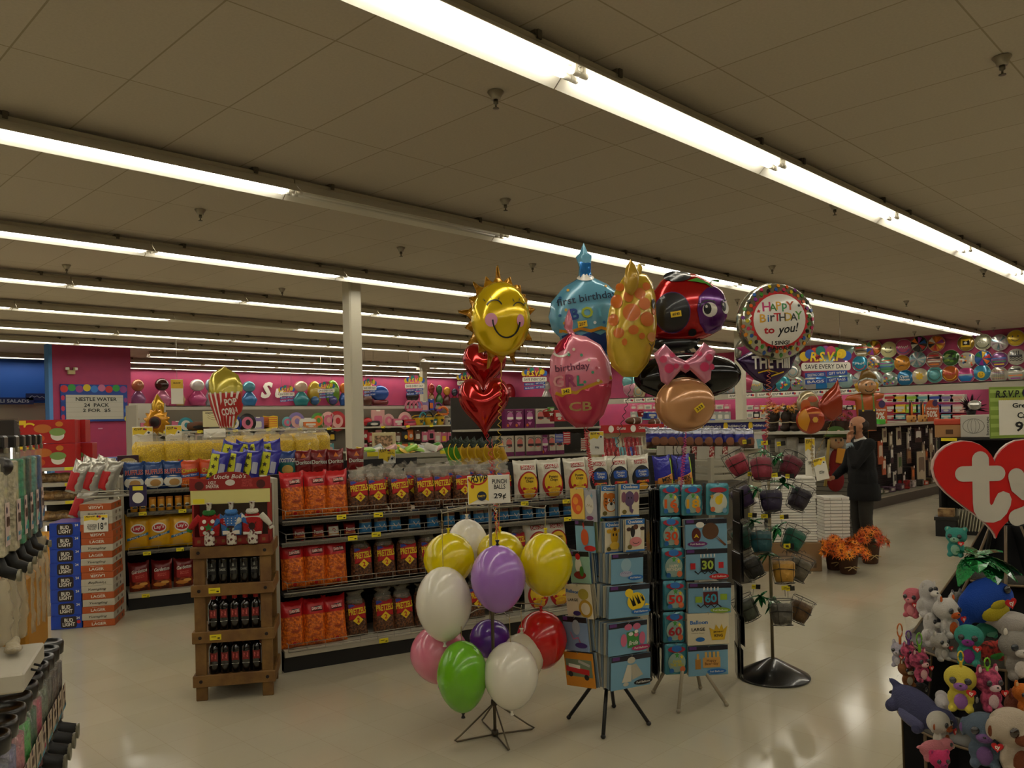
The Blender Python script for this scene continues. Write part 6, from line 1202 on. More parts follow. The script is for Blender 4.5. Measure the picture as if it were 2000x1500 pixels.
# ---------------- halloween aisle gondola ----------------
HG=Frame((0,5.7),0); HS=lambda x,y=900,b=0: HG.sz(x,y,b)
t=thing('halloween_shelf','long aisle gondola with hanging Halloween goods and dark base behind the man','shelving unit',(14.4,5.7,0),0); HWd=8.6
mb=MB(); mb.add(box(HWd/2,.55,.085,HWd,1.1,.17),mt('3f3a2e',.6)); mb.add(box(HWd/2,.28,.18,HWd,.58,.02),mt('8f8a78',.5)); ob('base',mb,t)
mb=MB(); mb.add(box(HWd/2,.5,.85,HWd,.04,1.36),mt('15120e',.7)); 
for k in range(30): mb.add(box(HWd/2,.477,.24+.043*k,HWd,.004,.006),mt('2a251c',.6))
ob('slat_panel',mb,t)
mb=MB(); mb.add(box(HWd/2,.3,1.53,HWd,.52,.03),mt('aaa493',.5)); mb.add(box(HWd/2,.04,1.53,HWd,.012,.05),mt('aaa493',.5)); ob('top_shelf',mb,t)
def hang_pack(x,y,w,h,c,label,mark=None,cat='hanging package'):
    s,z=HS(x,y,.3); dp=(HG.at(s,.3,z)-Vector((0,0,HH))).dot(Fw); W=w*dp/FO*1.7; H=h*dp/FO*1.15
    mb=MB(); mb.add(box(0,0,0,W,.02,H,.004),mt(c,.45,b=(30,.4)))
    cc=mark or 'd8d0c0'; mb.dec(rrect(0,.05*H,W*.7,H*.5,W*.1),paper(cc),y=-.011); mb.dec(ell(0,-.25*H,W*.25,H*.12),mt(c,.4),y=-.011,e=.003)
    mb.add(tube([(0,.2,H*.47),(0,-.02,H*.47)],.006,5),steel(),True); mb.add(box(0,-.03,H*.48,.05,.004,.05),WHP)
    ob('hanging_package',mb,None,HG.at(s,.27,z),random.uniform(-.1,.1),label,cat,'packages hanging in the Halloween aisle')
hl=[('b0a488','6a5a48'),('8a7a60','c8bfa8'),('c0b498','3a2a20'),('9a8f80','e0dccc'),('c8c4b8','1a1612'),('3a2c20','c8c4b8'),('6a5a48','a89878'),('7a4a28','c8641c'),('a8522a','c8b8a0'),('2a2622','d8d4c8'),('8a8070','3a5a2a'),('5a3a20','8a6a40')]
hp=[(1724,850,11,24),(1736,862,8,30),(1752,852,18,30),(1770,860,8,28),(1773,848,9,22),(1790,850,18,24),(1800,876,10,22),(1806,888,9,18),(1716,884,14,40),(1738,888,12,30),(1754,905,13,36),(1772,890,12,26),(1796,910,22,50),(1815,860,9,40),(1818,890,10,34),(1733,920,8,22),(1744,935,9,24),(1762,935,10,20),(1812,912,8,30),(1780,926,10,26),(1723,910,10,30),(1806,842,9,16),(1828,870,9,26),(1830,905,8,30)]
for k,(x,y,w,h) in enumerate(hp): hang_pack(x,y,w,h,hl[k%12][0],'Halloween package %s from the man in the dark aisle, %s row'%(ORD[sorted(q[0]+q[1]/1e3 for q in hp).index(x+y/1e3)],'upper' if y<880 else 'lower'),hl[k%12][1])
lw=[(1718,962,26,12,'4a5a24','green leafy toy heap'),(1742,958,20,10,'6a4a60','purple flat package'),(1760,950,24,12,'5a3a50','mauve box pile'),(1774,945,18,16,'b01c1c','red flat box'),(1785,948,10,14,'c8b8b0','white striped box'),(1800,938,22,12,'3f3a30','dark plastic pile'),(1808,930,12,8,'c84a2a','orange red toy'),(1822,935,18,10,'6a5a38','brown package'),(1730,972,20,6,'8a8068','flat beige sheet')]
for k,(x,y,w,h,c,n_) in enumerate(lw):
    s,z=HS(x,y+h/2,.2); dp=(HG.at(s,.2,z)-Vector((0,0,HH))).dot(Fw); H=h*dp/FO; mb=MB(); mb.add(box(0,0,H/2,w*dp/FO*1.2,.22,H,.012),mt(c,.5,n=(14,'2a2418',.45,.7),b=(20,.8))); mb.dec(rrect(0,H/2,w*dp/FO*.6,H*.5,.01),paper('b8b0a0'),y=-.11); ob('boxed_toy',mb,None,HG.at(s,.28,.195),random.uniform(-.3,.3),'%s on the low deck of the Halloween aisle'%n_,'boxed toy')
# goods on its top shelf
def hsign(x,y,w,h,label,b=.15):
    s,z=HS(x,y,b); dp=(HG.at(s,b,z)-Vector((0,0,HH))).dot(Fw); W=w*dp/FO*1.3; H=h*dp/FO
    mb=MB(); mb.add(prism([(-W/2,0),(W/2,0),(W/2,H*.72),(W*.2,H),(-W*.2,H),(-W/2,H*.72)],-.006,.006),paper('b8501c'))
    mb.dec(text('Halloween',W*.85,H*.13,0,H*.62,.02),WHP,y=-.006); mb.dec(text('50%',W*.8,H*.3,-.02,H*.36,.03),WHP,y=-.006); mb.dec(text('OFF',W*.3,H*.1,W*.28,H*.12,.02),WHP,y=-.006); mb.dec(ell(W*.2,H*.85,W*.2,W*.17),paper('3a2a5a'),y=-.006,e=.003)
    q=HG.at(s,b,1.545); ob('sale_sign',mb,None,q,FACE*.5,label,'sale sign')
hsign(1716,823,34,46,'orange Halloween 50% OFF sign beside the scarecrow balloon'); hsign(1821,817,28,42,'orange Halloween 50% OFF sign right of the candle pots')
pot=mt('c08a48',.6); 
for k,x in enumerate((1780,1802)):
    s,z=HS(x,820,.2); t=thing('candle_pot','dotted tan pot holding tall orange and black candles, %s of the pair'%ORD[k],'pot',tuple(HG.at(s,.2,1.545)),0,'tan pots with candles on the Halloween shelf')
    mb=MB(); mb.add(lathe([(.06,0),(.09,.01),(.1,.12),(.09,.15)],12),pot,True)
    for j in range(6): a=-PI/2+(j-2.5)*.5; mb.add(T(ell3:=ball(.018,.006,.022,8),(math.cos(a)*.098,math.sin(a)*.098,.04+.06*(j%2)),rz=a+PI/2),mt('5a2a10',.5),True)
    ob('pot_body',mb,t)
    for j,(a,c) in enumerate(((-.05,'c86a1c'),(.0,'15120e'),(.05,'c86a1c'),(.02,'3a1a10'))): ob('candle',MB().add(lathe([(.02,.12),(.018,.34+.05*(j%2)),(.004,.42+.05*(j%2))],10),mt(c,.4),True),t,(a,.02*j-.03,0))
def shelfbox(x,y,w,h,c,label,cat='box',z=1.545,b=.2,d=.18,deco=None,name='boxed_goods'):
    s,_=HS(x,y,b); dp=(HG.at(s,b,1.6)-Vector((0,0,HH))).dot(Fw); W=w*dp/FO*1.25; H=h*dp/FO; mb=MB(); mb.add(box(0,0,H/2,W,d,H,.01),mt(c,.5))
    if deco: deco(mb,W,H,d)
    return ob(name,mb,None,HG.at(s,b,z),0,label,cat)
shelfbox(1715,838,24,10,'3fae2a','small bright green bucket pile at the orange sign','bucket',b=.1)
def pl(mb,W,H,d): mb.add(box(0,0,H*.82,W*1.06,d*1.1,H*.34,.02),mt('c0442a',.5)); mb.dec(rect(0,H*.3,W*.25,H*.25),mt('5a3a1c',.5),y=-d/2)
# ---------------- seasonal flowers, scarecrow, boots, white boxes ----------------
def flower_head(mb,c,R_,cx,cy,cz,m1,m2,rr):
    n=12; v=[(cx,cy,cz+R_*.15)];f=[]
    for i in range(n):
        a=2*PI*i/n; L_=R_*rr.uniform(.85,1.15); dz=rr.uniform(-.3,.5)*R_
        b0,b1=(cx+math.cos(a-.16)*L_*.4,cy+math.sin(a-.16)*L_*.4,cz+.1*R_),(cx+math.cos(a+.16)*L_*.4,cy+math.sin(a+.16)*L_*.4,cz+.1*R_)
        k=len(v); v+=[b0,b1,(cx+math.cos(a)*L_,cy+math.sin(a)*L_,cz+dz)]; f.append((0,k,k+2,k+1))
    mb.add((v,f),m1,False); mb.add(ball(R_*.2,R_*.2,R_*.16,8,(cx,cy,cz+R_*.15)),m2,True)
def bouquet(t,W,H,z0,n,cols,seed):
    R=random.Random(seed); m2=mt('7a3c0c',.8)
    for c in cols:
        mb=MB(); m=mt(c,.7)
        for i in range(n):
            a=R.uniform(0,2*PI); r=W*math.sqrt(R.random()); z=z0+H*(1-(r/W)**2)*R.uniform(.55,1); v0=len(mb.v)
            flower_head(mb,c,.062,0,0,0,m,m2,R)
            tl=Matrix.Translation((r*math.cos(a),r*math.sin(a),z))@Matrix.Rotation(a,4,'Z')@Matrix.Rotation(.2+1.1*r/W,4,'Y')
            for i_ in range(v0,len(mb.v)): mb.v[i_]=tuple(tl@Vector(mb.v[i_]))
        o=ob('flower_cluster',mb,t)
    mb=MB()
    for i in range(26):
        a=R.uniform(0,2*PI); r=W*R.uniform(.2,1.05); z=z0+H*R.uniform(-.1,.6)*(1-.5*(r/W)); d=Vector((math.cos(a),math.sin(a),R.uniform(-.3,.5))); s=Vector((-d.y,d.x,0))*.02; p=Vector((r*math.cos(a),r*math.sin(a),z)); mb.add(([tuple(p-s),tuple(p+d*.07),tuple(p+s),tuple(p-d*.02)],[(0,1,2,3)]),mt('3a4a1c',.7))
    ob('foliage',mb,t)
wp=mt('4a2c16',.7,b=(30,.5))
def fpot(px,py,W,H,h,label,seed,cols=('ff8410','ffa426','d85a0c')):
    q=PZ(px,py,0); t=thing('flower_pot',label,'potted flowers',(q.x,q.y,0),0,'pots of orange artificial flowers on the floor')
    mb=MB(); mb.add(lathe([(.075,0),(.085,.01),(.105,h*.9),(.112,h),(.098,h),(.05,h*.9)],14),wp,True); ob('pot',mb,t)
    ob('raffia_bow',MB().add(tube([(-.08,-.1,h*.4),(-.02,-.11,h*.45),(0,-.115,h*.42),(.02,-.11,h*.46),(.08,-.1,h*.38)],.006,5),mt('b09a68',.8),True).add(tube([(0,-.115,h*.42),(-.05,-.12,h*.25)],.005,4),mt('b09a68',.8),True).add(tube([(0,-.115,h*.42),(.04,-.12,h*.28)],.005,4),mt('b09a68',.8),True),t,(0,0,0),FACE)
    bouquet(t,W*1.2,H,h,30,cols,seed)
fpot(1631,1112,.19,.17,.22,'pot of bright orange artificial flowers next to the cardboard carton',1)
fpot(1657,1120,.2,.19,.2,'pot of orange flowers in front, nearest on the floor',2)
fpot(1700,1100,.17,.2,.24,'pot of dark red orange flowers behind, below the man',3,('c83a0c','e06a14','f0962a'))
# cardboard carton and stacks of white folded boxes
KB=mt('8a6a44',.7); q=PZ(1606,1116,0); BF=Frame((q.x,q.y),-52)
mb=MB(); mb.add(box(-.4,.25,.16,.8,.5,.32,.006),KB); mb.dec(squig(.26,.04,-.3,.22,12),mt('4a3a28',.7),y=0); mb.dec(rect(-.1,.07,.08,.06),mt('5f4a30',.7),y=0)
ob('cardboard_carton',mb,None,BF.at(0),BF.a,'brown cardboard carton on the floor under the white boxes','carton')
mb=MB(); mb.add(box(-.33,.28,.15,.6,.46,.3,.006),KB); ob('cardboard_carton',mb,None,BF.at(-.87,.02),BF.a,'second cardboard carton left of the first, behind the basket stand','carton')
WB_=mt('e2ded4',.6)
def layer(w,d,h):
    mb=MB(); mb.add(box(0,0,h/2,w,d,h*.86,.003),WB_); 
    for x in (-w*.25,w*.2): mb.add(box(x,-d/2-.001,h*.4,.004,.003,h*.7),mt('8f8b80',.6))
    return mb
LY=ob('white_box',layer(.52,.42,.03),label='x',cat='folded box',group='flat white boxes in the tall stack')
for k in range(24): put(LY,BF.at(-.3+random.uniform(-.006,.006),.24,.322+k*.0305),BF.a+random.uniform(-.015,.015),'flat white box, %s from the bottom of the tall stack on the carton'%ORD[k])
LY2=ob('white_box',layer(.52,.42,.03),label='x',cat='folded box',group='flat white boxes in the left stack')
for k in range(16): put(LY2,BF.at(-.86+random.uniform(-.006,.006),.28,.302+k*.0305),BF.a+random.uniform(-.015,.015),'flat white box, %s from the bottom of the stack behind the basket stand'%ORD[k])
q2=PZ(1666,1072,.15); B2=Frame((q2.x,q2.y),-50)
LY3=ob('white_box',layer(.3,.3,.04),label='x',cat='folded box',group='flat grey white boxes in the short stack')
for k in range(19): put(LY3,B2.at(-.16+random.uniform(-.004,.004),.2,.001+k*.0402),B2.a+random.uniform(-.01,.01),'small white box, %s from the floor of the short stack by the man'%ORD[k])
for x,y,h,w,l,tl in ((1583,893,76,20,'tall white price card with 99 cents on the white boxes',0),(1608,915,44,26,'leaning white price card reading 12 on the white boxes',-.2)):
    d=9.25; t=rsign(w*d/FO,h*d/FO,[('99c' if h>60 else '12 for',.4,.1 if h>60 else .14,0,.35)],l,tuple(PD(x,y+h/2,d)),FACE+.1); t.rotation_euler=(0,tl,FACE+.1)
# fall foil balloons on curled gold ribbon
org=foil('a83a14',.2,.35)
ow=mt('a8862a',.35,.3)
foilb('moon_balloon','round orange foil balloon with a yellow moon and house picture',1583,820,9.1,ell(0,0,28,27,36),22,org,[([(26*math.cos(a)*.95-2,25*math.sin(a)*.95) for a in np.linspace(PI*.62,PI*1.38,14)]+[(-8,-10),(-5,0),(-8,12)],mt('c8861c',.3),1),(rect(4,3,18,18),mt('8a2414',.4),1),(rect(4,13,24,4),mt('c8781c',.4),2),(ell(5,0,6,6,6),mt('c89a3a',.4),3)],rib=(0,-27,1588,925,9.1,ow,.02,40))
foilb('leaf_balloon','pale silver foil balloon with orange leaves behind the moon balloon',1578,788,9.3,ell(0,0,22,24,28),18,foil('b0a07a',.2,.5),[(ell(-8,-4,9,12),mt('c0602a',.3),1),(ell(6,8,10,6),mt('b04a2a',.3),1)])
foilb('leaf_balloon','dark orange leaf shaped foil balloon left of the scarecrow',1624,790,9.2,[(-24,-18),(0,-32),(20,-20),(22,6),(14,48),(4,34),(-14,20),(-26,4)],20,foil('96300f',.2,.4),[],rib=(0,-30,1590,900,9.15,ow,.01,12))
# scarecrow balloon
def scare(t,k,I):
    def p(o,m,th,nm,y=0):
        J=Infl([(a*k,b*k) for a,b in o],th*k,26); mb=MB(); J.put(mb,m); ob(nm,mb,t,(0,y,0)); return J
    mb=MB(); J=Infl([(a*k,b*k) for a,b in ell(3,34,18,15,26)],18*k,26); J.put(mb,foil('b8885a',.3,.2))
    for o_ in (ell(-3,38,1.6,2.4,8),ell(8,39,1.6,2.4,8)): J.print(mb,[(a*k,b*k) for a,b in o_],INK,.003)
    v,f=stroke(arc(3,32,9,8,200,340),1.2); J.print(mb,([(a*k,b*k) for a,b in v],f),INK,.003); J.print(mb,[(a*k,b*k) for a,b in ((2,36),(5,36),(3.5,31))],mt('c8641c',.4),.004)
    ob('head',mb,t,(0,-.04,0)); p([(-20,40),(-14,50),(-8,66),(6,68),(18,58),(24,42),(30,40),(22,48),(0,52),(-18,46)],foil('7a5a1c',.3,.2),10,'hat',-.06)
    for s in(-1,1): p([(s*14+3,22),(s*22+3,30),(s*24+3,40),(s*18+3,44),(s*16+3,34)],foil('c8961c',.3,.2),6,'straw_hair',-.02)
foilb('scarecrow_balloon','scarecrow foil balloon with hat, orange shirt and dark trousers behind the man',1690,790,10.7,[(-14,-52),(20,-52),(20,-8),(22,8),(36,12),(38,20),(20,22),(-12,22),(-34,18),(-40,10),(-20,8),(-18,-10)],14,foil('b0561c',.3,.25),[(rect(2,-30,36,42),mt('2a1810',.4),1),(rect(-8,4,4,34),mt('5a7a2a',.4),2),(rect(14,4,4,34),mt('5a7a2a',.4),2),(ell(-8,-12,2,2,8),YEL,3),(ell(14,-12,2,2,8),YEL,3)],extra=scare,rib=(3,-50,1700,900,10.8,ow,.004,2))
# shelf with boot planters left of the man, behind the basket stand
q=PD(1500,842,11.2); q1=PD(1640,842,10.6); an=math.atan2(q1.y-q.y,q1.x-q.x); WS=(q1-q).length+.3
t=thing('planter_shelf','white end shelf with boot planters above bags of napkins','shelving unit',(q.x,q.y,0),an)
mb=MB(); mb.add(box(WS/2-.2,.25,q.z-.03,WS,.5,.04,.004),mt('bdb8a8',.5)); ob('top_shelf',mb,t); mb=MB(); mb.add(box(WS/2-.2,.45,q.z/2,WS,.04,q.z),mt('6f6a5c',.6))
for k in range(24): mb.add(box(WS/2-.2,.427,.1+k*.06,WS,.004,.01),mt('3a362e',.6))
ob('slat_panel',mb,t); mb=MB(); mb.add(box(WS/2-.2,.2,.08,WS,.45,.16),mt('3a362e',.6)); ob('base',mb,t)
PS=Frame((q.x,q.y),math.degrees(an))
boot=mt('2c1c10',.6,b=(40,.5))
def bootp(x,k):
    s=PS.s(x,825,.2); t=thing('boot_planter','brown boot planter filled with orange flowers, %s on the white shelf'%ORD[k],'planter',tuple(PS.at(s,.2,PS.sz(1500,842)[1]-.008)),an,'boot planters on the white shelf')
    ob('boot',blobm([((0,0,.1),(.07,.075,.11)),((0,0,.2),(.085,.085,.09)),((0,-.08,.045),(.06,.12,.05)),((0,0,.04),(.065,.075,.045))],boot,.012,2),t)
    ob('cuff_band',MB().add(tube([(.088*math.cos(2*PI*i/14),.09*math.sin(2*PI*i/14),.14+.02*math.sin(2*PI*i/14)) for i in range(14)],.008,5,True),mt('b8a888',.7),True),t)
    bouquet(t,.15,.16,.26,7,('e8800c','f0b04a'),k)
for k,x in enumerate((1511,1537,1556)): bootp(x,k)
for k,x in enumerate((1590,1612,1640)):
    s=PS.s(x,830,.25); t=thing('flower_basket','basket of dark red and orange leaves, %s right of the boot planters'%ORD[k],'planter',tuple(PS.at(s,.25,PS.sz(1500,842)[1]-.008)),an,'leaf baskets on the white shelf')
    ob('basket',MB().add(lathe([(.09,0),(.12,.02),(.13,.12),(.12,.13)],12),mt('3a2010',.7),True),t); bouquet(t,.18,.3,.12,9,('8a2a14','b85a1c','5a1c10'),k+9)
for k,(x,y) in enumerate(((1525,870),(1548,868),(1570,880),(1600,870),(1605,888),(1622,890),(1640,872),(1540,895))):
    s,z=PS.sz(x,y,.3); mb=MB(); I=Infl(rrect(0,0,.17,.2,.02),.07,16); I.put(mb,mt('b8b4a8',.2,n=(8,'a09c90'),b=(14,.8),coat=.5)); mb.add(tube([(0,0,.1),(0,.14,.1)],.005,5),steel(),True); ob('napkin_bag',mb,None,PS.at(s,.3,z),an,'clear bag of white napkins hanging %s from left under the boot shelf'%ORD[k],'napkin bag','napkin bags under the white shelf')
# scarecrow doll hanging left of the man
t=thing('scarecrow_doll','scarecrow doll with green hat, braids and red coat hanging left of the man','doll',tuple(PD(1634,905,10.75)),FACE)
ss=10.3/FO
ob('coat',blobm([((0,0,.0),(.1,.05,.2)),((-.02,0,-.22),(.12,.05,.16)),((.1,0,.02),(.09,.04,.05),(0,.9,0))],mt('7a1414',.9),.014,3),t)
ob('head',blobm([((0,0,.3),(.105,.08,.1))],mt('b08a62',.8),.014,2),t,(0,0,-.02))
ob('hat',blobm([((0,0,.42),(.12,.09,.08)),((0,0,.37),(.18,.11,.025))],mt('3f5a20',.9),.014,2),t,(0,.0,0))
ob('scarf',MB().add(T(box(0,0,0,.11,.02,.2,.01),(.03,-.06,.1),ry=.15),mt('c8861c',.7)),t)
for s in(-1,): ob('braid',MB().add(tube([(s*.1,-.02,.32),(s*.13,-.03,.1),(s*.14,-.02,-.15),(s*.17,-.02,-.3)],.02,8),mt('a8904a',.9),True),t)
for x in(-.035,.035): ob('eye',MB().add(ball(.011,.008,.018,8,(x,-.082,.31)),INK,True),t)
ob('nose',MB().add(ball(.014,.014,.012,8,(0,-.088,.28)),mt('b0603a',.6),True),t); ob('hat_flower',MB().add(ball(.025,.012,.025,8,(0,-.09,.42)),mt('c8a08a',.7),True),t)
ob('hanging_string',stick([(0,0,.48),(0,0,.7)],.003,BLP,4),t)
# ---------------- shelf end at right behind the heart sign ----------------
q=PZ(1833,1044,0); RS2=Frame((q.x,q.y),-80); dR=11.8
t=thing('card_shelf','black shelf with paper stacks behind the red heart sign','shelving unit',tuple(RS2.at(0)),RS2.a)
mb=MB(); mb.add(box(1.6,.8,.68,3.2,.04,1.36),mt('1a1612',.7)); mb.add(box(1.6,.45,.03,3.2,.7,.06),blackm); ob('back_panel',mb,t)
for z in (.75,1.36): mb=MB(); mb.add(box(1.6,.45,z,3.2,.7,.03),mt('1c1814',.6)); mb.add(box(.15,.095,z-.005,.2,.004,.04),tagy); mb.add(box(1.2,.095,z-.005,.2,.004,.04),tagy); ob('shelf',mb,t)
mb=MB(); mb.add(box(.02,.45,.68,.03,.7,1.36),mt('1a1612',.7)); ob('side_panel',mb,t)
def rsb(x,y,w,h,z,b,c,label,cat,dd=.3,deco=None,name='boxed_goods'):
    s,_=RS2.sz(x,y,b); p=RS2.at(s,b,z); dp=(p-Vector((0,0,HH))).dot(Fw); W,H=w*dp/FO*1.1,h*dp/FO; mb=MB(); mb.add(box(0,0,H/2,W,dd,H,.008),mt(c,.6,n=(12,c)))
    if deco: deco(mb,W,H,dd)
    return ob(name,mb,None,p,RS2.a,label,cat)
rsb(1856,815,46,36,1.38,.4,'b08050','tan planter tray with orange red rim on the black shelf','planter',.3,pl,'planter_box')
def bev(mb,W,H,d):
    g_=mt('5a5850',.6); mb.dec(stroke(arc(-.06*W,H*.5,W*.36,H*.32,0,360,26),.006),g_,y=-d/2); mb.dec(stroke(arc(-.06*W,H*.5,W*.2,H*.32,0,360,20),.004),g_,y=-d/2); mb.dec(stroke(arc(-.06*W,H*.5,W*.08,H*.32,0,360,20),.004),g_,y=-d/2); mb.dec(text('beverage',H*.8,W*.12,.42*W,H*.5,.01,rot=PI/2),BLP,y=-d/2)
rsb(1906,812,46,44,1.38,.3,'bab6aa','white box with pumpkin drawing and sideways beverage lettering','box',.25,bev)
rsb(1860,880,30,18,1.03,.3,'a8926a','tan patterned box, upper, left of the heart sign','box',.3); rsb(1860,905,30,20,.8,.3,'a87a4a','orange patterned box, lower, left of the heart sign','box',.3)
PPm=mt('b4ae96',.7)
for k in range(9):
    s,_=RS2.sz(1890,860,.3); ob('paper_pad',MB().add(box(0,0,0,.34,.26,.018,.002),PPm),None,RS2.at(s,.25,1.04+.019*k),RS2.a+random.uniform(-.4,.4),'cream paper pad in the messy pile above the heart sign','paper pad','cream paper pads in the messy pile')
for k in range(12):
    s,_=RS2.sz(1868+6*k,1010,.1); ob('envelope_pack',MB().add(box(0,0,0,.012,.22,.3,.002),PPm),None,RS2.at(s,.15,.21),RS2.a+.3,'cream envelope pack standing in the row behind the heart sign','envelope pack','cream envelope packs standing in a row',rot=(0,.15,RS2.a+.3))
t=thing('lidded_box','black lidded box on the floor left of the heart sign','box',tuple(PZ(1848,1048,0)),RS2.a)
mb=MB(); mb.add(box(0,.1,.12,.26,.24,.24,.004),mt('0e0d0c',.5)); ob('box_body',mb,t); mb=MB(); mb.add(box(0,.1,.25,.29,.27,.05,.004),mt('15130f',.5)); ob('lid',mb,t)
mb=MB(); mb.add(box(0,.1,.33,.2,.18,.11,.004),mt('6a4a2c',.6,n=(10,'a88858'))); ob('patterned_box',mb,None,PZ(1848,1048,0),RS2.a,'brown patterned box on top of the black lidded box','box')
tin=ob('dark_plant',MB().add(lathe([(.05,0),(.07,.1)],10),mt('1a1612',.5),True),label='dark purple tinsel wreath with silver balls above the beverage box',cat='wreath')
s,_=RS2.sz(1896,800,.4); tin.location=RS2.at(s,.45,1.38+.3); 
R=random.Random(4); mb=MB()
for k in range(60):
    a=R.uniform(0,2*PI); e=R.uniform(-.4,1.3); r_=R.uniform(.12,.26); d=Vector((math.cos(a)*math.cos(e),math.sin(a)*math.cos(e),math.sin(e)))*r_; s2=Vector((R.uniform(-1,1),R.uniform(-1,1),R.uniform(-1,1)))*.03; mb.add(([tuple(d*.2-s2),tuple(d),tuple(d*.3+s2)],[(0,1,2)]),mt('2a141c',.3,.3))
ob('tinsel',mb,tin,(0,0,.12)); ob('silver_ball',MB().add(ball(.09,.09,.07,14),foil('a8a8a0')),tin,(-.2,-.1,.16))
# greeting card sign with green stripes
d=5.2; s=d/FO; t=thing('greeting_card_sign','green striped sign reading RSVP Greeting Cards 99 cents at the right edge','sign',tuple(PD(1990,805,d)),FACE+.12)
mb=MB(); W,H=124*s,100*s; mb.add(box(0,0,0,W,.012,H,.002),mt('7f9a3a',.5))
for k in range(6): mb.dec(rect(0,-H/2+H*(k+.5)/6,W,H*.07),mt('9fb85a',.5),y=-.006)
mb.dec(rect(.06*W,-.1*H,W*.84,H*.68),WHP,y=-.006,e=.003); mb.dec(text('R.S.V.P.',.42*W,.14*H,-.2*W,.36*H,.02,.2),BLP,y=-.006,e=.003); mb.dec(ell(.12*W,.38*H,.07*W,.07*W),paper('2a1444'),y=-.006,e=.003); mb.dec(ell(.24*W,.36*H,.07*W,.07*W),paper('c8501c'),y=-.006,e=.004)
mb.dec(text('FOOD & PARTY OUTLET',.5*W,.05*H,-.1*W,.26*H,.01),paper('c8b01c'),y=-.006,e=.003)
for s_,w_,h_,z_ in (('Greeting',.5,.12,.12),('Cards',.34,.12,-.06),('99¢',.42,.24,-.3)): mb.dec(text(s_,w_*W,h_*H,.12*W,z_*H,.03),BLP,y=-.006,e=.005)
ob('sign_board',mb,t); ob('sign_post',stick([(.1,.02,-.1),(.1,.02,-PD(1990,805,d).z)],.012,steel(),8),t)
bpy.data.objects['phone'].scale=(.97,.97,.97)
# ---------------- plush tower with the red heart sign ----------------
TP=PD(1962,900,3.2); TP.z=0
t=thing('plush_tower','black plush toy tower with clear curved trays and tan edging','display stand',tuple(TP),FACE)
tan=mt('6a563a',.5); fel=mt('070707',.9)
for a in range(0,360,45):
    c,s=math.cos(rad(a+12)),math.sin(rad(a+12)); mb=MB()
    pr=[(.0,.02),(.38,.02),(.385,.5),(.345,.82),(.16,1.12),(.07,1.3),(.0,1.3)]
    n_=(-s*.006,c*.006); v=[(c*r+n_[0],s*r+n_[1],z) for r,z in pr]+[(c*r-n_[0],s*r-n_[1],z) for r,z in pr]; m=len(pr)
    mb.add((v,[tuple(range(m)),tuple(range(2*m-1,m-1,-1))]+[(i,i+m,(i+1)%m+m,(i+1)%m) for i in range(m)]),fel); ob('fin_panel',mb,t)
    ob('edge_strip',MB().add(tube([(c*r*1.01,s*r*1.01,z) for r,z in pr[1:6]],.006,5),tan,True),t)
ob('core',MB().add(lathe([(.26,.02),(.25,.55),(.2,.85),(.08,1.15),(.03,1.3)],16),fel,True),t)
for z,r,h in ((1.1,.17,.03),(.83,.36,.1),(.53,.40,.1),(.12,.42,.1)):
    mb=MB(); mb.add(lathe([(.01,z-.012),(r,z-.012),(r,z),(.01,z)],36),fel if z>1 else mt('1c1a16',.3),True); ob('tray',mb,t)
    mb=MB(); mb.add(lathe([(r,z-.01),(r+.004,z-.01),(r+.012,z+h),(r+.008,z+h)],40,False),mt('d8d4c4',.05,a=.12,coat=.8),True); ob('clear_lip',mb,t)
    for zz in (z-.01,): ob('edge_strip',MB().add(tube([((r+.004)*math.cos(2*PI*i/40),(r+.004)*math.sin(2*PI*i/40),zz) for i in range(40)],.005,5,True),tan,True),t)
# heart sign
d=3.05; s=d/FO; hs=thing('heart_sign','large red heart sign with rounded white ty lettering on top of the plush tower','sign',tuple(PD(1942,955,d)),FACE)
W,H=238*s,190*s; R0=heart(0,0,W,H*1.0,48)
mb=MB(); mb.add(prism(heart(0,0,W*1.02,H*1.02,48),-.002,.01),mt('c8b0a8',.4)); mb.add(prism(R0,-.008,-.002),mt('c40a0c',.35,coat=.2)); ob('heart_board',mb,hs)
def cap(P,w): 
    o=stroke(P,w); return [o]+[ell(p[0],p[1],w/2,w/2,20) for p in (P[0],P[-1])]
mb=MB(); wl=mt('c4beb2',.4); k=s
le=.0025
TT=[(-45.5,16),(-45.5,-26),(-44,-42),(-36,-56),(-22,-64),(-6,-65),(8,-60),(20,-48),(28,-32),(30,-20),(26,-9),(14,-4),(4,-8),(-2,-18),(-6,-28),(-10,-31),(-12.5,-27),(-12.5,16),(4,16)]+arc(4,31,15,15,-70,70,8)+[(4,46),(-12.5,46),(-12.5,58)]+arc(-29,58,16.5,16.5,15,165,8)+[(-45.5,58),(-45.5,46),(-64,46)]+arc(-64,31,15,15,110,250,8)+[(-64,16)]
for o in [cutfine(TT,12)]+cap([(40,24),(44,4),(58,-8),(68,-10)],32)+cap([(94,24),(88,-14),(74,-38),(56,-50),(38,-56)],32):
    v,f=shp(o); mb.dec(([(a*k,b*k) for a,b in v],f) if len(f)>1 else [(a*k,b*k) for a,b in v],wl,y=-.008,e=le); le+=.0008
ob('ty_lettering',mb,hs); ob('sign_post',stick([(0,.012,-H*.3),(0.02,.1,-H*.75)],.008,BLP),hs)
# tinsel palm below it
for i,(x,y,sz) in enumerate(((1905,1085,.14),(1930,1088,.15))):
    tinsel('large emerald metallic palm leaves %s below the heart sign'%('left' if i==0 else 'right'),x,y,2.92-cdp,sz*.8,7,.34)
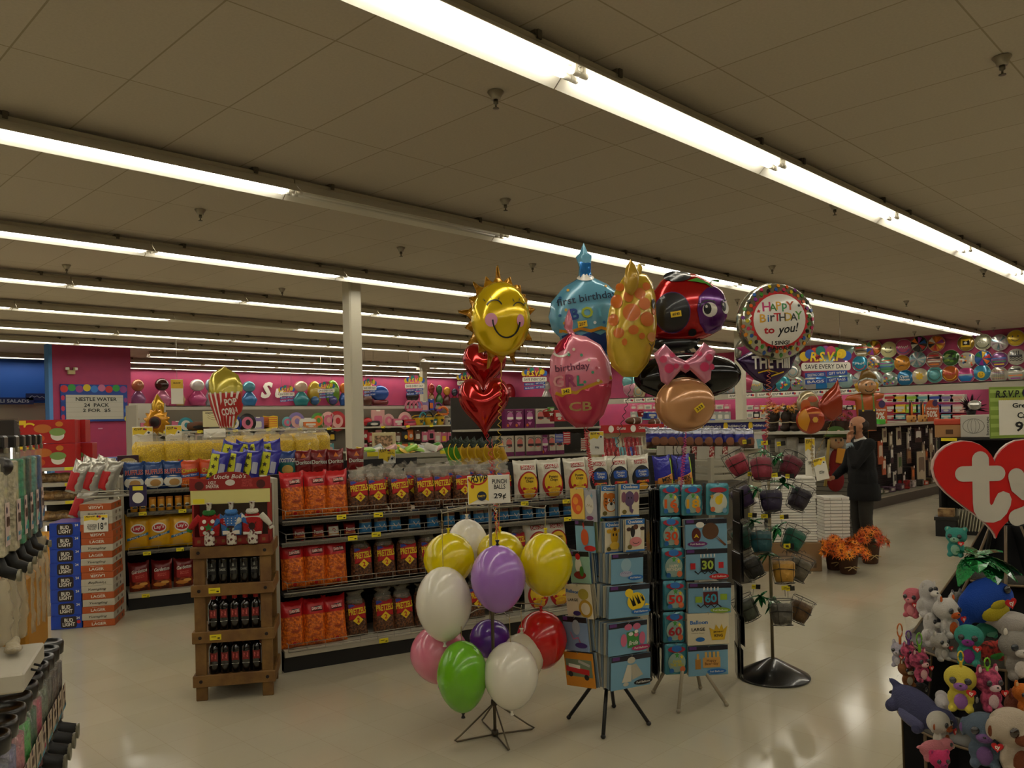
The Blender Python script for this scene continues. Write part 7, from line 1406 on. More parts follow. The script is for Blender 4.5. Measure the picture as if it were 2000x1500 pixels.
# plush animals
def plush(label,px,py,d,sz,c,c2,kind='sit',rz=0,tag=True,eye='1a1a22',ear='up',tx=0,ty_=0,spots=None):
    """soft toy about sz metres tall centred at the photo point"""
    sz*=.9; f1,f2=fur(c,spots),fur(c2); k=sz
    t=thing('plush_toy',label,'plush toy',tuple(PD(px,py,d)),0,rot=(tx,ty_,FACE+rz),group='soft toys on the plush tower')
    if kind=='sit':
        P=[((0,0,.16),(.27,.23,.23)),((0,-.04,-.2),(.17,.15,.2)),((.13,-.16,-.33),(.075,.12,.07)),((-.13,-.16,-.33),(.075,.12,.07)),((.16,-.1,-.15),(.055,.06,.12)),((-.16,-.1,-.15),(.055,.06,.12)),((0,-.18,.09),(.12,.1,.08))]
        if ear=='up': P+=[((.17,0,.38),(.06,.04,.12)),((-.17,0,.38),(.06,.04,.12))]
        elif ear=='flop': P+=[((.27,0,.14),(.05,.06,.15)),((-.27,0,.14),(.05,.06,.15))]
        elif ear=='round': P+=[((.2,0,.33),(.09,.05,.09)),((-.2,0,.33),(.09,.05,.09))]
        ez,ey,ex=.17,-.215,.115
    elif kind=='lie':
        P=[((-.05,0,0),(.38,.2,.22)),((.3,-.02,.08),(.2,.17,.17)),((-.3,-.1,-.17),(.09,.1,.1)),((.12,-.12,-.18),(.08,.1,.1)),((-.42,0,.08),(.12,.05,.05))]; ez,ey,ex=.12,-.17,None
    elif kind=='fish': P=[((0,0,0),(.4,.17,.27)),((-.38,0,-.12),(.16,.06,.16)),((.0,0,.2),(.24,.07,.12))]; ez,ey,ex=.12,-.12,None
    elif kind=='egg': P=[((0,0,.2),(.2,.18,.28)),((0,0,-.15),(.28,.23,.24)),((.2,-.1,-.3),(.1,.12,.08)),((-.2,-.1,-.3),(.1,.12,.08)),((.25,-.05,-.05),(.07,.07,.14)),((-.25,-.05,-.05),(.07,.07,.14))]; ez,ey,ex=.28,-.17,.07
    P=[((a[0]*k,a[1]*k,a[2]*k),(r[0]*k,r[1]*k,r[2]*k)) for a,r in P]
    bd=ob('body',blobm(P,f1,.028*k,3),t)
    if kind=='sit' or kind=='egg':
        mz=ob('muzzle',MB().add(ball(.115*k,.08*k,.075*k,12,(0,-.215*k,(ez-.09)*k)),f2,True),t); ob('nose',MB().add(ball(.025*k,.02*k,.018*k,8,(0,-.295*k,(ez-.06)*k)),INK,True),mz)
        ob('belly_patch',MB().add(ball(.11*k,.04*k,.14*k,12,(0,-.17*k if kind=='sit' else -.2*k,-.2*k)),f2,True),t)
        for sx in(-1,1):
            e=ob('eye',MB().add(ball(.06*k,.035*k,.062*k,12,(sx*ex*k,ey*k,ez*k)),mt(eye,.08,coat=.9),True),t)
            if ear!='none': ob('inner_ear',MB().add(ball(.035*k,.02*k,.07*k,8,(sx*(.17 if ear=='up' else .2 if ear=='round' else .29)*k,-.035*k,(.38 if ear=='up' else .33 if ear=='round' else .14)*k)),f2,True),t)
    else:
        ob('eye',MB().add(ball(.05*k,.03*k,.055*k,12,((.34 if kind=='lie' else .24)*k,-.17*k if kind=='lie' else -.14*k,ez*k)),mt(eye,.08,coat=.9),True),t); ob('belly_patch',MB().add(ball(.2*k,.06*k,.1*k,12,(0,-.15*k,-.12*k)),f2,True),t)
        if kind=='fish': ob('fin',MB().add(ball(.12*k,.03*k,.06*k,8,(.05*k,-.18*k,-.02*k)),f2,True),t)
    if tag:
        mb=MB(); o=heart(.16*k,-.02*k,.16*k,.14*k,20); y=-.27*k; mb.add(prism(o,y,y+.002),REDP); mb.dec(heart(.16*k,-.02*k,.13*k,.115*k,20),paper('c81418'),y=y); mb.dec(text('ty',None,.07*k,.16*k,-.015*k,.03),WHP,y=y,e=.002); ob('heart_tag',mb,t)
    return t
plush('teal glitter dragon plush with large dark eye at the top of the tower',1868,1058,2.95,.15,'2f7f74','7fa890',rz=-.7,ear='round')
plush('pink lizard plush with a white heart, far left of the upper tray',1784,1176,2.95,.15,'b05a64','c87a80',rz=-.9,ear='none')
plush('tall white plush with round head beside the pink lizard',1812,1172,2.9,.17,'b0aca8','c8c4bc','egg',rz=.3,tag=False)
plush('white plush with black buttons in the upper tray on the left',1818,1232,2.85,.15,'b4b0ac','c0bcb4','egg',rz=.5,tag=False)
plush('white and orange fox plush in the upper tray',1848,1205,2.82,.19,'b4b0aa','b8541c',rz=.4,ear='up')
plush('grey and white puppy plush in the upper tray behind the fox',1868,1180,2.98,.13,'8a8880','b0aca4',rz=.4,tag=False)
plush('big blue whale plush with a small yellow fin above the upper tray',1925,1175,2.88,.30,'0c3f9a','a89a1c','fish',rz=.1,ty_=-.25)
plush('teal dragon plush with purple bib in the upper tray',1893,1258,2.74,.19,'2c7f70','7a2a7a',rz=-.6,ear='none')
plush('rainbow leopard cat plush lying beside the teal dragon',1938,1268,2.76,.15,'b0342a','3a8a3a','lie',rz=.2,spots='1c1410')
plush('second green sparkling plush head behind the teal dragon',1930,1228,2.9,.13,'2c7a60','5a9a80','lie',rz=.2,tag=False)
plush('white hippo plush seen from behind, upper tray right',1970,1215,2.84,.2,'a8a29c','b8b2ac','lie',rz=2.6,tag=True)
plush('grey and white husky plush with blue eyes at the right edge',1984,1278,2.68,.22,'7f7a72','c8c2b8',rz=-.1,eye='0a1a2a')
plush('grey goat plush in the upper tray front, left of the tan edge',1835,1262,2.78,.13,'9a968e','b4b0a8',rz=.3)
plush('white horse clip plush hanging at the far left',1757,1278,2.85,.12,'9a96a0','b0acb0',rz=-.8)
plush('pink leopard clip plush hanging second from left',1774,1280,2.8,.11,'b84a6a','c87a8a',rz=.3,spots='5a1c30')
plush('pink leopard clip plush hanging third from left',1795,1300,2.76,.14,'b84a6a','c8a0a0',rz=.3,spots='5a1c30')
plush('tan and brown puppy clip plush behind the pink leopard clips',1770,1315,2.82,.12,'7a4a24','b0a890',rz=.2)
plush('yellow pony clip plush with purple wing hanging in the centre',1876,1342,2.58,.2,'b8a83a','8a5a9a','sit',rz=-.5,ear='none')
plush('pink leopard kitten clip plush hanging right of the yellow pony',1929,1345,2.56,.18,'b84a6a','c8b0b0',rz=.1,spots='6a1c3a')
plush('orange giraffe clip plush at the right picture edge',1999,1365,2.56,.14,'b8641c','c8a06a',rz=0)
plush('large slate blue elephant plush on the left of the lower tray',1797,1385,2.72,.27,'3a3c5c','54567a','lie',rz=-.9,tag=False,ty_=.5)
plush('black and tan dog plush behind the slate elephant',1775,1355,2.92,.17,'14100e','5a341c','lie',rz=.2,tag=False)
plush('white and brown beagle plush in the lower tray',1833,1425,2.62,.17,'b0aca0','8a4418',rz=.7,ear='flop')
plush('small pink plush at the bottom left of the lower tray',1826,1462,2.58,.14,'b06a70','b8b0a8','lie',rz=.2,tag=False)
plush('white unicorn plush hanging over the slate elephant',1840,1372,2.7,.13,'b4b0b0','a8a4a4','lie',rz=1.2)
plush('black cat plush deep in the lower tray',1922,1405,2.72,.2,'0e0c0c','8a867c',rz=.2)
plush('blue grey dog plush with pink ears in the lower tray',1922,1442,2.5,.23,'4a5866','6a4a7a',rz=-.5,ear='flop')
plush('white terrier plush with brown face and blue collar at the right edge',1975,1445,2.46,.28,'a89a88','6a3418',rz=.1,ear='flop',eye='2a1a10')
plush('brown and pink plush behind the white terrier',1992,1395,2.62,.2,'6a3420','a85a50',rz=.2,tag=False)
plush('pink plush with rounded ears in the bottom tray',1835,1494,2.5,.13,'b02a5a','8a2a5a',rz=0,ear='round',tag=False)
for k,(x,y,y2,d,c) in enumerate(((1757,1218,1262,2.84,'b8601c'),(1774,1232,1262,2.79,'5a2a7a'),(1795,1236,1278,2.75,'5f9a1c'),(1876,1272,1308,2.57,'c8a81c'),(1928,1285,1318,2.55,'6aa81c'))):
    p=PD(x,y,d); L_=(y2-y)*d/FO; mb=MB(); mb.add(tube([(.009*math.cos(a),0,-L_*.3+L_*.3*math.sin(a)) for a in np.linspace(0,2*PI,14)[:-1]],.0025,5,True),mt(c,.4),True); mb.add(box(0,0,-L_*.72,.008,.008,L_*.4,.002),mt(c,.4)); ob('clip_hook',mb,None,p,FACE,'%s plastic clip hook over the hanging plush, %s from left'%(('orange','purple','green','yellow','lime')[k],ORD[k]),'clip')
# ---------------- party goods in the middle distance ----------------
cn={'w':('white','c4c0b2'),'p':('pink','c0607a'),'P':('purple','5a1c6a'),'r':('red','a81c20'),'b':('blue','1f3f9a'),'n':('navy','10183a'),'y':('yellow','d8b01c'),'g':('green','4a8a2a'),'l':('lime','8ab82a'),'t':('teal','1f7a86'),'o':('orange','c8641c'),'k':('black','12100e'),'c':('cream','c0b493'),'s':('silver','8f948c'),'u':('brown','5a3418'),'m':('magenta','9a1c6a'),'v':('lavender','7a6a9c'),'q':('pale pink','c4938c'),'a':('aqua','5a9aa0')}
_it={}
def item(F,x,y,w,h,c,shape,where,k,kind,z=None,b=.15,mark=None,group=None):
    s,zc=F.sz(x,y,b); p=F.at(s,b,zc); dp=(p-Vector((0,0,HH))).dot(Fw); th=math.cos(F.a-FACE); W=w*dp/FO/max(.5,th); H=h*dp/FO
    R=random.Random(int(x*7+y)); m=mt(cn[c][1],.45,b=(14,.3)) if shape!='foil' else foil(cn[c][1]); mm=paper(cn[mark][1]) if mark else None; mb=MB()
    if shape=='box': mb.add(box(0,0,0,W,min(.2,W),H,.006),m); mm and (mb.dec(rrect(0,.08*H,W*.7,H*.35,W*.06),mm,y=-min(.2,W)/2),mb.dec(ell(0,-.25*H,W*.2,H*.12),mm,y=-min(.2,W)/2))
    elif shape=='pack': mb.add(box(0,0,0,W,.03,H,.004),m); mm and mb.dec(rrect(0,-.1*H,W*.6,H*.5,W*.1),mm,y=-.015); mb.add(box(0,-.02,H*.46,W*.3,.01,H*.08),WHP)
    elif shape=='round': mb.add(T(lathe([(.01,0),(W*.42,.008),(W*.5,.02),(W*.5,.026),(.01,.01)],20),rx=PI/2,s=1),m,True); mm and (mb.dec(ell(0,0,W*.32,W*.32),mm,y=-.03),mb.dec(ell(.03*W,.02*W,W*.14,W*.16),m,y=-.033))
    elif shape=='bag': I=Infl(rrect(0,0,W,H,W*.12,3),.3*W,14); I.put(mb,m); mm and I.print(mb,ell(0,-.1*H,W*.25,H*.2,14),mm,.004,.05)
    elif shape=='pail': mb.add(lathe([(W*.36,-H/2),(W*.5,H*.3),(W*.52,H*.32)],16),m,True); mb.add(tube([(W*.48*math.cos(a),0,H*.3+H*.3*math.sin(a)) for a in np.linspace(0,PI,8)],.008,4),m); mm and mb.dec(star(0,-.05*H,W*.2,W*.1),mm,y=-W*.45)
    elif shape=='arch':
        mb.add(tube([(W*.45*math.cos(a),0,-H*.1+H*.55*math.sin(a)) for a in np.linspace(-.4,PI+.4,14)],W*.09,6),m,True); mb.add(box(0,0,-H*.35,W*.7,W*.25,H*.25,.01),m)
    elif shape=='flag': mb.add(prism([(-W/2,H/2),(-W*.1,H*.44),(W*.2,H*.5),(W/2,H*.46),(W/2,-H*.4),(W*.1,-H*.5),(-W*.2,-H*.42),(-W/2,-H/2)],-.004,.004),m); mm and [mb.dec(rect(0,H*(.36-.16*i),W*.9,H*.06),mm,y=-.004) for i in range(5)]
    elif shape=='foil': I=Infl(ell(0,0,W/2,H/2,20),.35*W,14); I.put(mb,m)
    elif shape=='ball': mb.add(ball(W/2,W*.28,H/2,16),m,True); mm and [mb.dec(stroke(arc(xx*W,0,.02,H*.3,-90,90,6),.015),mm,y=-W*.29) for xx in (-.2,.2)]
    lab='%s %s%s, %s'%(cn[c][0],kind,' with %s mark'%cn[mark][0] if mark else '',where)
    n=_it.get(lab,0); _it[lab]=n+1
    if n: lab='%s (%s of these from the left)'%(lab,ORD[n]) if 0 else lab.replace(', ',', %s one '%ORD[n],1)
    return ob(kind.replace(' ','_'),mb,None,p if z is None else F.at(s,b,z+H/2),F.a,lab,kind,group or (kind+'s '+where))
# party gondola (left half of the middle distance)
MF=Frame((0,18),0); x0,x1=6.75,17.6
t=thing('party_shelf','long party supplies gondola running behind the snack aisles','shelving unit',(x0,18,0),0); Wm=x1-x0
mb=MB(); mb.add(box(Wm/2,.5,1.1,Wm,.04,2.2),mt('6a6252',.6)); mb.add(box(Wm/2,.3,.08,Wm,.6,.16),mt('3a3428',.6)); ob('back_panel',mb,t)
mb=MB(); mb.add(box(Wm/2,.2,1.69,Wm,.5,.04),vm); ob('shelf',mb,t)
mb=MB(); mb.add(box(Wm/2,.2,1.05,Wm,.5,.04),vm); ob('shelf',mb,t)
mb=MB(); mb.add(box(-.02,.25,1.15,.04,.6,2.3,.004),vm); mb.add(box(.4,.47,2.0,.8,.02,.7),mt('bdb8a8',.6)); ob('end_panel',mb,t)
for k in range(12): c=dup(bpy.data.objects[PT.name],label=None,par=t); c.location=(.5+.85*k,-.06,1.69); c.scale=(1.8,1.8,1.8)
A_=[(290,812,22,18,'p','pack','w'),(345,810,14,20,'p','pack',None),(362,820,22,22,'t','round','w'),(385,824,34,18,'u','bag','k'),(455,818,24,26,'b','round','w'),(482,820,26,26,'k','round','p'),(503,815,18,24,'v','pack','w'),(528,815,22,26,'y','flag','o'),(512,818,20,24,'y','flag','o'),
(560,820,16,24,'a','round','p'),(578,818,26,26,'v','round','q'),(600,812,30,20,'w','bag',None),(603,826,22,12,'o','box','w'),(620,816,22,28,'g','round','o'),(640,818,24,28,'q','round','p'),(658,826,28,24,'r','round','q'),(692,814,18,22,'r','round','w'),(718,810,16,18,'r','foil',None),
(738,816,22,32,'q','pack','p'),(728,830,26,12,'k','bag','w'),(758,822,20,20,'q','round','p'),(775,828,18,14,'p','box','w'),(790,816,24,20,'q','round','p'),(800,832,34,12,'r','box','p'),(808,822,16,14,'b','bag',None),(826,818,14,26,'t','arch',None),(838,822,16,28,'k','arch',None),
(818,830,14,14,'p','pail','y'),(815,812,20,18,'y','pail','k'),(836,812,18,18,'y','pail','k'),(857,812,16,20,'y','pail','k'),(845,828,14,14,'t','pail','w'),(862,832,10,14,'p','pail','w'),(872,830,12,16,'w','pail','k'),(800,793,16,22,'p','arch',None),(808,793,16,22,'p','arch',None),(816,793,16,22,'p','arch',None),(828,794,20,20,'v','pack','q'),(842,790,10,22,'b','pack','o'),(856,795,14,18,'P','arch',None),(865,803,20,18,'o','arch',None),
(888,806,34,10,'t','flag','k'),(888,820,36,12,'s','flag','b'),(905,818,18,22,'l','bag','g'),(920,822,14,22,'g','bag','l')]
for k,(x,y,w,h,c,sh,mk2) in enumerate(A_): item(MF,x,y,w,h,c,sh,'on the party gondola top',k,{'pack':'party package','round':'party plate','bag':'party bag','flag':'party banner','box':'party box','pail':'party pail','arch':'handled basket','foil':'foil balloon'}[sh],z=None if y<805 else 1.712,b=.1 if y>805 else .3,mark=mk2)
R=random.Random(11); k=0
for x in range(335,955,13):
    for y,h in ((852,20),(875,20)):
        if 655<x<712 or (400<x<445) : continue
        reg='kucsckqt' if x<500 else ('kvsvaPw' if x<680 else ('rqpruk' if x<740 else ('trukgopqsq' if x<820 else ('qpqwqpqp' if x<885 else 'nkoyrgt'))))
        c=reg[R.randrange(len(reg))]; item(MF,x+R.uniform(-2,2),y+R.uniform(-3,3),11,h,c,R.choice(['pack','pack','bag']),'hanging on the party gondola',k,'party packet',b=.25,mark=R.choice('wwkyq'),group='party packets hanging on the party gondola'); k+=1
# cream chart board and spectacles cards
mb=MB(); mb.add(box(0,0,.02,.5,.02,.36),paper('c8be90')); mb.add(box(0,0,-.3,.48,.02,.2),WHP); mb.add(box(0,0,-.62,.46,.02,.34),paper('b8b09a'))
for q_ in (.05,.0,-.05): mb.dec(stroke(arc(0,.25+q_,.2,.2,220,320,8),.006),BLP,y=-.01)
for a in(-.1,.08): mb.dec(ell(a,-.52,.06,.04),BLP,y=-.01); mb.dec(ell(a,-.68,.06,.04),BLP,y=-.01)
mb.dec(rect(0,.16,.4,.02),BLP,y=-.01); ob('novelty_chart',mb,None,MF.at(MF.s(421,840,-.2),-.15,MF.sz(421,820,-.2)[1]),FACE*.3,'cream chart board with curved lines above novelty glasses cards','display board')
mb=MB(); mb.add(box(0,0,0,.44,.1,.42,.01),mt('b8aa80',.6)); mb.add(box(0,-.055,.05,.34,.01,.2),mt('5a4a30',.7,n=(20,'b08a6a'))); mb.add(box(0,-.07,-.08,.42,.03,.02),mt('b8aa80',.6)); 
q=PD(750,866,15.5); mb.add(box(0,.02,-.2-q.z/2+.1,.06,.06,q.z-.2),vm); ob('cookie_display',mb,None,q,FACE,'cream cardboard tray display with small pictures right of the square column','display box')
# slatted grey bins
slat=mt('9a9482',.6,b=(10,.2))
def bin_(x0_,x1_,y,ang,d,h,label,dep=.5):
    a=PD(x0_,y,d); Fb=Frame((a.x,a.y),ang); L_=Fb.s(x1_,y); t=thing('slatted_bin',label,'bin',tuple(Fb.at(0,0,0)),Fb.a); zt=a.z
    mb=MB()
    for i in range(3): mb.add(box(L_/2,0,zt-.045-i*.075,L_,.02,.055,.003),slat); mb.add(box(L_,dep/2,zt-.045-i*.075,.02,dep,.055,.003),slat); mb.add(box(0,dep/2,zt-.045-i*.075,.02,dep,.055,.003),slat); mb.add(box(L_/2,dep,zt-.045-i*.075,L_,.02,.055,.003),slat)
    ob('slats',mb,t)
    for xx in (0,L_):
        for yy in (0,dep): ob('corner_post',MB().add(box(xx,yy,zt/2+.01,.05,.05,zt+.02,.004),slat),t)
    mb=MB(); mb.add(box(L_/2,dep/2,(zt-.25)/2,L_,dep,zt-.25),mt('4a4436',.7)); ob('bin_body',mb,t); return Fb,L_,zt
Fb,L_,zt=bin_(712,897,886,-17,9.6,.2,'long grey slatted bin of snacks behind the pretzel bags')
mk_t=MB().add(box(0,0,0,.16,.004,.04),tagy)
ob('price_strip',mk_t,None,Fb.at(L_*.85,-.015,zt-.02),Fb.a,'yellow price strip at the right end of the long slatted bin','price tag')
ob('price_strip',MB().add(box(0,0,0,.3,.004,.05),tagy),None,Fb.at(L_*.08,-.015,zt-.01),Fb.a,'yellow price strip at the column end of the long slatted bin','price tag')
R=random.Random(5)
for k in range(26):
    c='lylywswwqglyyw'[k%14]; p=Fb.at(L_*(.03+.95*k/26),.2+.15*(k%2),zt+.0+.02*(k%3)); mb=MB(); I=Infl(rrect(0,0,.17,.11,.02,3),.04,14); I.put(mb,bagm(cn[c][1])); ob('snack_bag',mb,None,p,0,'small %s snack bag, %s in the heap of the long slatted bin'%(cn[c][0],ORD[k]),'snack bag','small bags heaped in the long slatted bin',rot=(-.9+R.uniform(-.3,.3),R.uniform(-.5,.5),Fb.a+R.uniform(-.5,.5)))
Fb2,L2,zt2=bin_(902,940,888,-50,8.6,.2,'short grey slatted bin below the hanging green and gold bags')
Fb3,L3,zt3=bin_(1388,1463,897,-20,8.3,.2,'grey slatted bin beside the mix bags',.4)
rsn=rsign(.2,.17,[('Frito Lay\nVariety Pack',.4,.2,.25,.72),('$11.99',.42,.3,.25,.32)],'white price sign reading 11.99 in front of the slatted bin',Fb.at(Fb.s(756,905,-.15),-.15,zt-.12),FACE+.1,yh=.95); rsn.rotation_euler=(0,0,FACE+.12)
# green and gold bags hung in a row
for k,(x,c) in enumerate(((893,'g'),(904,'g'),(917,'y'),(930,'y'),(945,'y'),(962,'y'),(981,'y'))):
    mb=bag(.17,.26,.1,[(0,.8,bagm('4f9a24' if c=='g' else 'c89a1c')),(.8,1,mt('1a2a1c',.3,.3,b=(40,1)))],[(stroke(arc(0,.13,.07,.1,100,260),.008),YEL,.004)],k); ob('snack_bag',mb,None,PD(x,906-.0*k,8.4),0,'%s snack bag with dark frilled top, %s of the hanging row left of the hearts'%('green' if c=='g' else 'gold',ORD[k]),'snack bag','green and gold bags in the hanging row',rot=(0,-.35,FACE+.5))
mb=MB(); mb.add(tube([tuple(PD(885,868,8.5)),tuple(PD(992,872,8.3))],.006,5),steel(),True)
for xx in (890,985): p=PD(xx,870,8.4); mb.add(tube([tuple(p),(p.x,p.y,0)],.012,6),steel(),True)
ob('hanging_rail',mb,label='thin rail holding the green and gold snack bags',cat='rail')
# tea box shelves (purple and white boxes) right of the hearts
TB=Frame(tuple(PD(985,840,12.5).xy),-24)
def zpx(F,x,y,b=0): return F.sz(x,y,b)[1]
L_=TB.s(1200,840)-TB.s(985,840); zA=zpx(TB,1020,836); zB=zpx(TB,1020,890)
t=thing('carton_shelf','pale shelf of purple and pink cartons between the red hearts and the pink balloon','shelving unit',tuple(TB.at(-.3)),TB.a)
mb=MB(); mb.add(box(.9,.5,1.1,2.6,.04,2.1),mt('2a241c',.7)); mb.add(box(.9,.2,.1,2.6,.5,.2),mt('3a3428',.6)); ob('back_panel',mb,t)
for z in (zA,zB,.6): mb=MB(); mb.add(box(.9,.2,z-.02,2.6,.5,.03),vm); ob('shelf',mb,t)
def carton_i(x,y0,y1,w,pur,k,z):
    W=w*12.4/FO*1.12; H=(y1-y0)*12.4/FO; mb=MB(); mb.add(box(0,0,H/2,W,.16,H,.004),mt('6a1550' if pur else 'b8ae9a',.45)); m1=paper('b86a9a' if pur else 'c86a62')
    mb.dec(ell(0,H*.62,W*.3,H*.22),m1,y=-.08); mb.dec(rect(0,H*.52,W*.6,H*.12),WHP if pur else paper('3a2a28'),y=-.08,e=.003); mb.dec(squig(W*.5,H*.08,0,H*.86,7),WHP if pur else BLP,y=-.08) 
    if pur: mb.dec([(-W*.2,H*.32),(W*.2,H*.32),(0,H*.12)],m1,y=-.08); mb.dec(ell(-W*.25,H*.15,W*.12,H*.08),paper('c8641c'),y=-.08)
    else: mb.dec(rect(0,H*.1,W,H*.2),paper('6a1550'),y=-.08); mb.dec(stroke(arc(0,H*.78,W*.3,H*.12,10,170,8),W*.04),BLP,y=-.08)
    s,_=TB.sz(x,(y0+y1)/2,.12); ob('drink_carton',mb,None,TB.at(s,.1,z),TB.a,'%s drink carton, %s on the %s carton shelf'%('purple' if pur else 'cream and pink',ORD[k],'upper' if z==zA else 'lower'),'carton','cartons on the shelf right of the red hearts')
for k,(x,pu) in enumerate(((992,1),(1009,1),(1030,1),(1051,0),(1068,0))): carton_i(x,796,834,19,pu,k,zA+.0)
for k,(x,pu) in enumerate(((973,0),(990,0),(1011,0),(1032,0),(1046,0),(1060,1),(1073,0),(1088,0))): carton_i(x,848,888,18,pu,k,zB)
for k,(x,y,w,h,c,sh,mk2,kd) in enumerate(((1072,808,24,14,'r','pail','w','party pail'),(1088,812,20,22,'r','box','w','striped popcorn box'),(1100,812,16,22,'r','box','w','striped popcorn box'),(1076,800,10,10,'g','box','w','party box'),(1092,856,16,18,'b','flag','w','flag'),(1107,856,14,26,'r','flag','w','flag'),(1125,862,20,34,'k','flag',None,'flag'),(1140,868,12,26,'w','flag','r','flag'),(1148,850,12,14,'r','flag','w','flag'),(1135,825,20,10,'r','box','w','party box'))):
    item(Frame(tuple(PD(1100,840,12.2).xy),-24),x,y,w,h,c,sh,'by the pink cupcake balloon string',k,kd,b=.0,mark=mk2,group='patriotic goods beside the drink cartons')
# greeting card rack with red header, and blue header
CR=Frame(tuple(PD(1178,840,11.5).xy),-22); Lc=CR.s(1300,840); 
t=thing('card_rack','tiered greeting card rack with a red Christmas header','card rack',tuple(CR.at(0)),CR.a)
zt_=zpx(CR,1200,830); zb_=zpx(CR,1200,846)
mb=MB(); mb.add(box(Lc/2,.05,(zt_+zb_)/2,Lc,.04,zt_-zb_,.004),mt('a81812',.45)); 
for cx in (.2,.55): mb.dec(text('Christmas',Lc*.14,.045,Lc*(cx+.1),(zt_+zb_)/2+.01,.02),WHP,y=.03,e=.002); mb.dec(ell(Lc*(cx-.06),(zt_+zb_)/2,.045,.05),WHP,y=.03,e=.002)
ob('red_header',mb,t); mb=MB(); mb.add(box(Lc/2,.3,zb_/2,Lc,.3,zb_),mt('b0a27c',.6)); ob('rack_body',mb,t)
R=random.Random(2); cc='rrrbwcrgrrbarwrq'
for r_ in range(4):
    for k in range(13):
        c=cc[R.randrange(16)]; s=.06+k*(Lc-.1)/13; z=zb_-.17-.13*r_; y=.12-.05*r_
        ob('greeting_card',MB().add(box(0,0,0,.115,.006,.13 if (k+r_)%3 else .16,.001),mt(cn[c][1],.5,n=(25,'d8d0c0',.55,.7))),None,CR.at(s,y,z+.03),0,'%s greeting card, %s pocket of the %s tier of the red header rack'%(cn[c][0],ORD[k],ORD[r_]),'greeting card','greeting cards in the red header rack',rot=(-.25,0,CR.a))
CB_=Frame(tuple(PD(1316,840,11.8).xy),-24); Lb=CB_.s(1500,838)
t=thing('card_rack','long greeting card rack with a blue header and yellow smile discs','card rack',tuple(CB_.at(0)),CB_.a)
zt_=zpx(CB_,1350,827); zb_=zpx(CB_,1350,843); mb=MB(); mb.add(box(Lb/2,.05,(zt_+zb_)/2,Lb,.04,zt_-zb_,.004),mt('1c1a66',.45)); mb.add(box(Lb/2,.05,zt_+.02,Lb,.1,.04),vm)
for i in range(4):
    cx=Lb*(.02+.27*i)+.14; mb.dec(text('Greeting Cards',.27,.045,cx+.08,(zt_+zb_)/2,.01),WHP,y=.03); mb.dec(ell(cx+.3,(zt_+zb_)/2,.04,.07),YEL,y=.03); mb.dec(text('Every Day!',.16,.045,cx+.43,(zt_+zb_)/2,.02),WHP,y=.03)
ob('blue_header',mb,t); mb=MB(); mb.add(box(Lb/2,.3,zb_/2,Lb,.3,zb_),mt('b0a88e',.6)); ob('rack_body',mb,t)
for k in range(30):
    c='wbqwacwpbw'[R.randrange(10)]; s=.05+(k%15)*Lb/15.3; ob('greeting_card',MB().add(box(0,0,0,.13,.006,.15,.001),mt(cn[c][1],.5,n=(25,'b8b4c0',.55,.7))),None,CB_.at(s,.12-.05*(k//15),zb_-.08-.14*(k//15)),0,'%s greeting card, %s pocket of the %s tier of the blue header rack'%(cn[c][0],ORD[k%15],ORD[k//15]),'greeting card','greeting cards in the blue header rack',rot=(-.25,0,CB_.a))
# silver and blue topped bags, red and white wrap panels in front of it
BB2=Frame(tuple(PD(1280,870,9.2).xy),-22)
for k,x in enumerate((1286,1302,1318,1334,1352,1370,1390,1410,1432,1455,1472)):
    mb=bag(.19,.24,.12,[(0,.3,bagm('4a2a1c')),(.3,.7,bagm('1a1c80')),(.7,1,mt('a8aab8',.2,.6,b=(35,1),coat=.5))],[(ell(0,.08,.06,.05),paper('7a4a2c'),.004)],k+40); s,z=BB2.sz(x,876); ob('snack_bag',mb,None,BB2.at(s,.1,z),0,'blue bag with crumpled silver top, %s of the row above the mix bags'%ORD[k],'snack bag','blue bags with silver tops',rot=(-.1,random.uniform(-.05,.05),BB2.a))
t=thing('wrap_rack','pale rack below the row of blue and silver bags','rack',tuple(BB2.at(0)),BB2.a); Lw=BB2.s(1445,870); zz=BB2.sz(1280,878)[1]
mb=MB(); mb.add(box(Lw/2,.12,zz-.02,Lw,.26,.03),vm); mb.add(box(Lw/2,.2,zz/2,Lw,.1,zz-.03),mt('a39b84',.6)); ob('rack_body',mb,t)
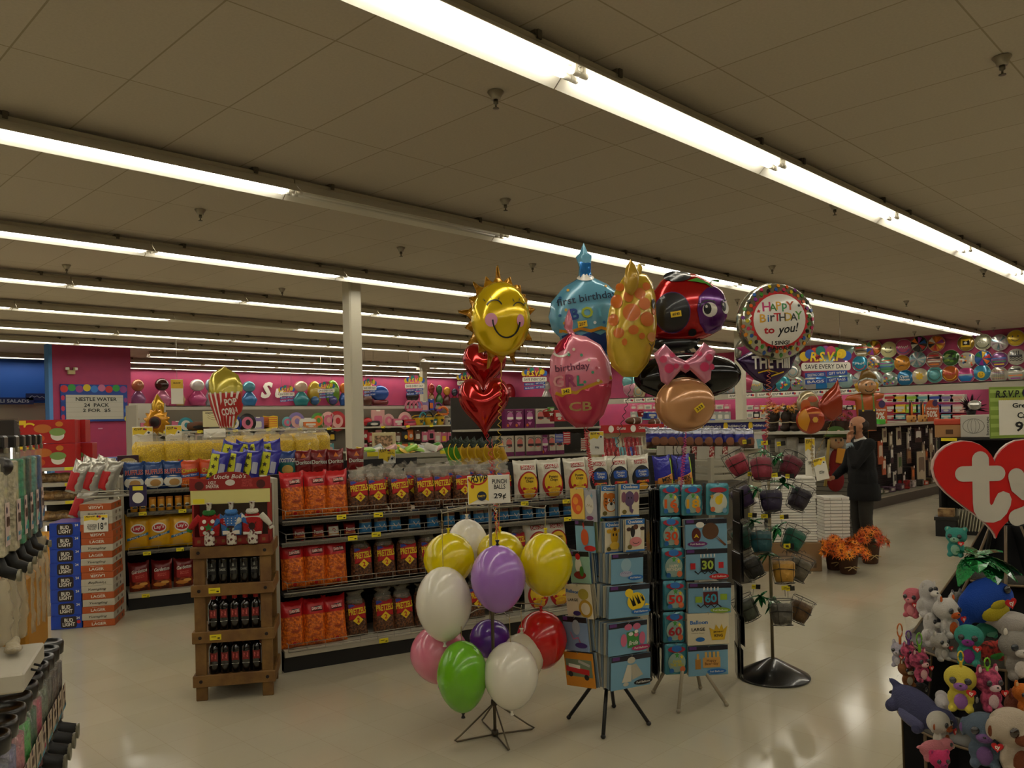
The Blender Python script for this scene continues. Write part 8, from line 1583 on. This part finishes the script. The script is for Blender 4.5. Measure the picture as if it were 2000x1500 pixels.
for k,(x,c) in enumerate(((1292,'c'),(1308,'c'),(1325,'w'),(1342,'w'),(1358,'r'),(1367,'w'),(1380,'w'),(1392,'r'),(1405,'w'),(1418,'r'),(1430,'w'))):
    s,z=BB2.sz(x,892,-.05); ob('gift_wrap',MB().add(box(0,0,0,.07 if c=='r' else .1,.012,.24,.002),mt('8a1c1c',.5,n=(40,'c8b8a8',.5,.6)) if c=='r' else mt('aaa596',.5)),None,BB2.at(s,-.03,z),0,'%s gift wrap panel, %s of the row under the silver topped bags'%('red patterned' if c=='r' else 'pale',ORD[k]),'gift wrap','gift wrap panels',rot=(0,.05,BB2.a))
for k,(x,y) in enumerate(((1238,825),(1278,828))): item(CR,x,y-3,36 if k==0 else 26,16,'u','ball','above the red header',k,'toy football',b=.1,mark='w')
item(CR,1251,808,12,12,'r','pail','above the red header',1,'party pail',b=.2,mark='w'); item(CR,1268,812,20,12,'b','box','above the red header',1,'party box',b=.2,mark='w')
rsn=rsign(.16,.26,[('99¢',.3,.12,0,.3)],'white price card before the card rack, left of the card rows',tuple(PD(1166,888,9)),FACE+.1)
# goods on the right wall shelves and back wall shelf
WF=Frame((X1-.45,0),-90)   # x runs toward -Y, front faces the room
rows=[(1238,1440,795,9,'pqwpyprpyw','pack',14),(1238,1440,812,16,'sssyssaas','pack',13),(1300,1432,824,12,'sbsbsb','bag',15),(1465,1700,796,9,'ykwkyswkwp','pack',13),(1465,1560,810,12,'wkswkw','pack',13),(1465,1560,823,12,'ykwors','pack',14)]
k=0
for xa,xb,y,h,cs,sh,st in rows:
    for x in range(xa,xb,st):
        if 1430<x<1462: continue
        c=cs[k%len(cs)]; item(WF,x,y,st-2,h,c,sh,'on the right wall shelf',k,'hanging packet',b=.1,mark='w' if c!='w' else 's',group='packets on the right wall shelf'); k+=1
for k,(x,c) in enumerate(((1740,'r'),(1760,'y'),(1783,'l'),(1804,'a'),(1828,'b'),(1850,'v'),(1872,'q'))):
    item(WF,x,778,19,15,'w','box','on the upper right wall shelf',k,'balloon box',b=.1,mark=c); item(WF,x,798,17,16,c,'box','on the lower right wall shelf',k,'balloon box',b=.1,mark='w'); item(WF,x,814,17,10,'a' if k%2 else 'r','box','on the lowest right wall shelf',k,'balloon box',b=.1,mark='w')
BW=Frame((0,Y1-.45),0); k=0
for x in range(318,905,15):
    if 655<x<714 : continue
    c='ppwpqpp' [k%7] if x<470 else ('bvwbsb'[k%6] if x<700 else 'baawba'[k%6]); item(BW,x,813,13,12,c,'pack','on the back wall shelf',k,'hanging packet',b=.1,mark='w',group='packets on the back wall shelf'); k+=1
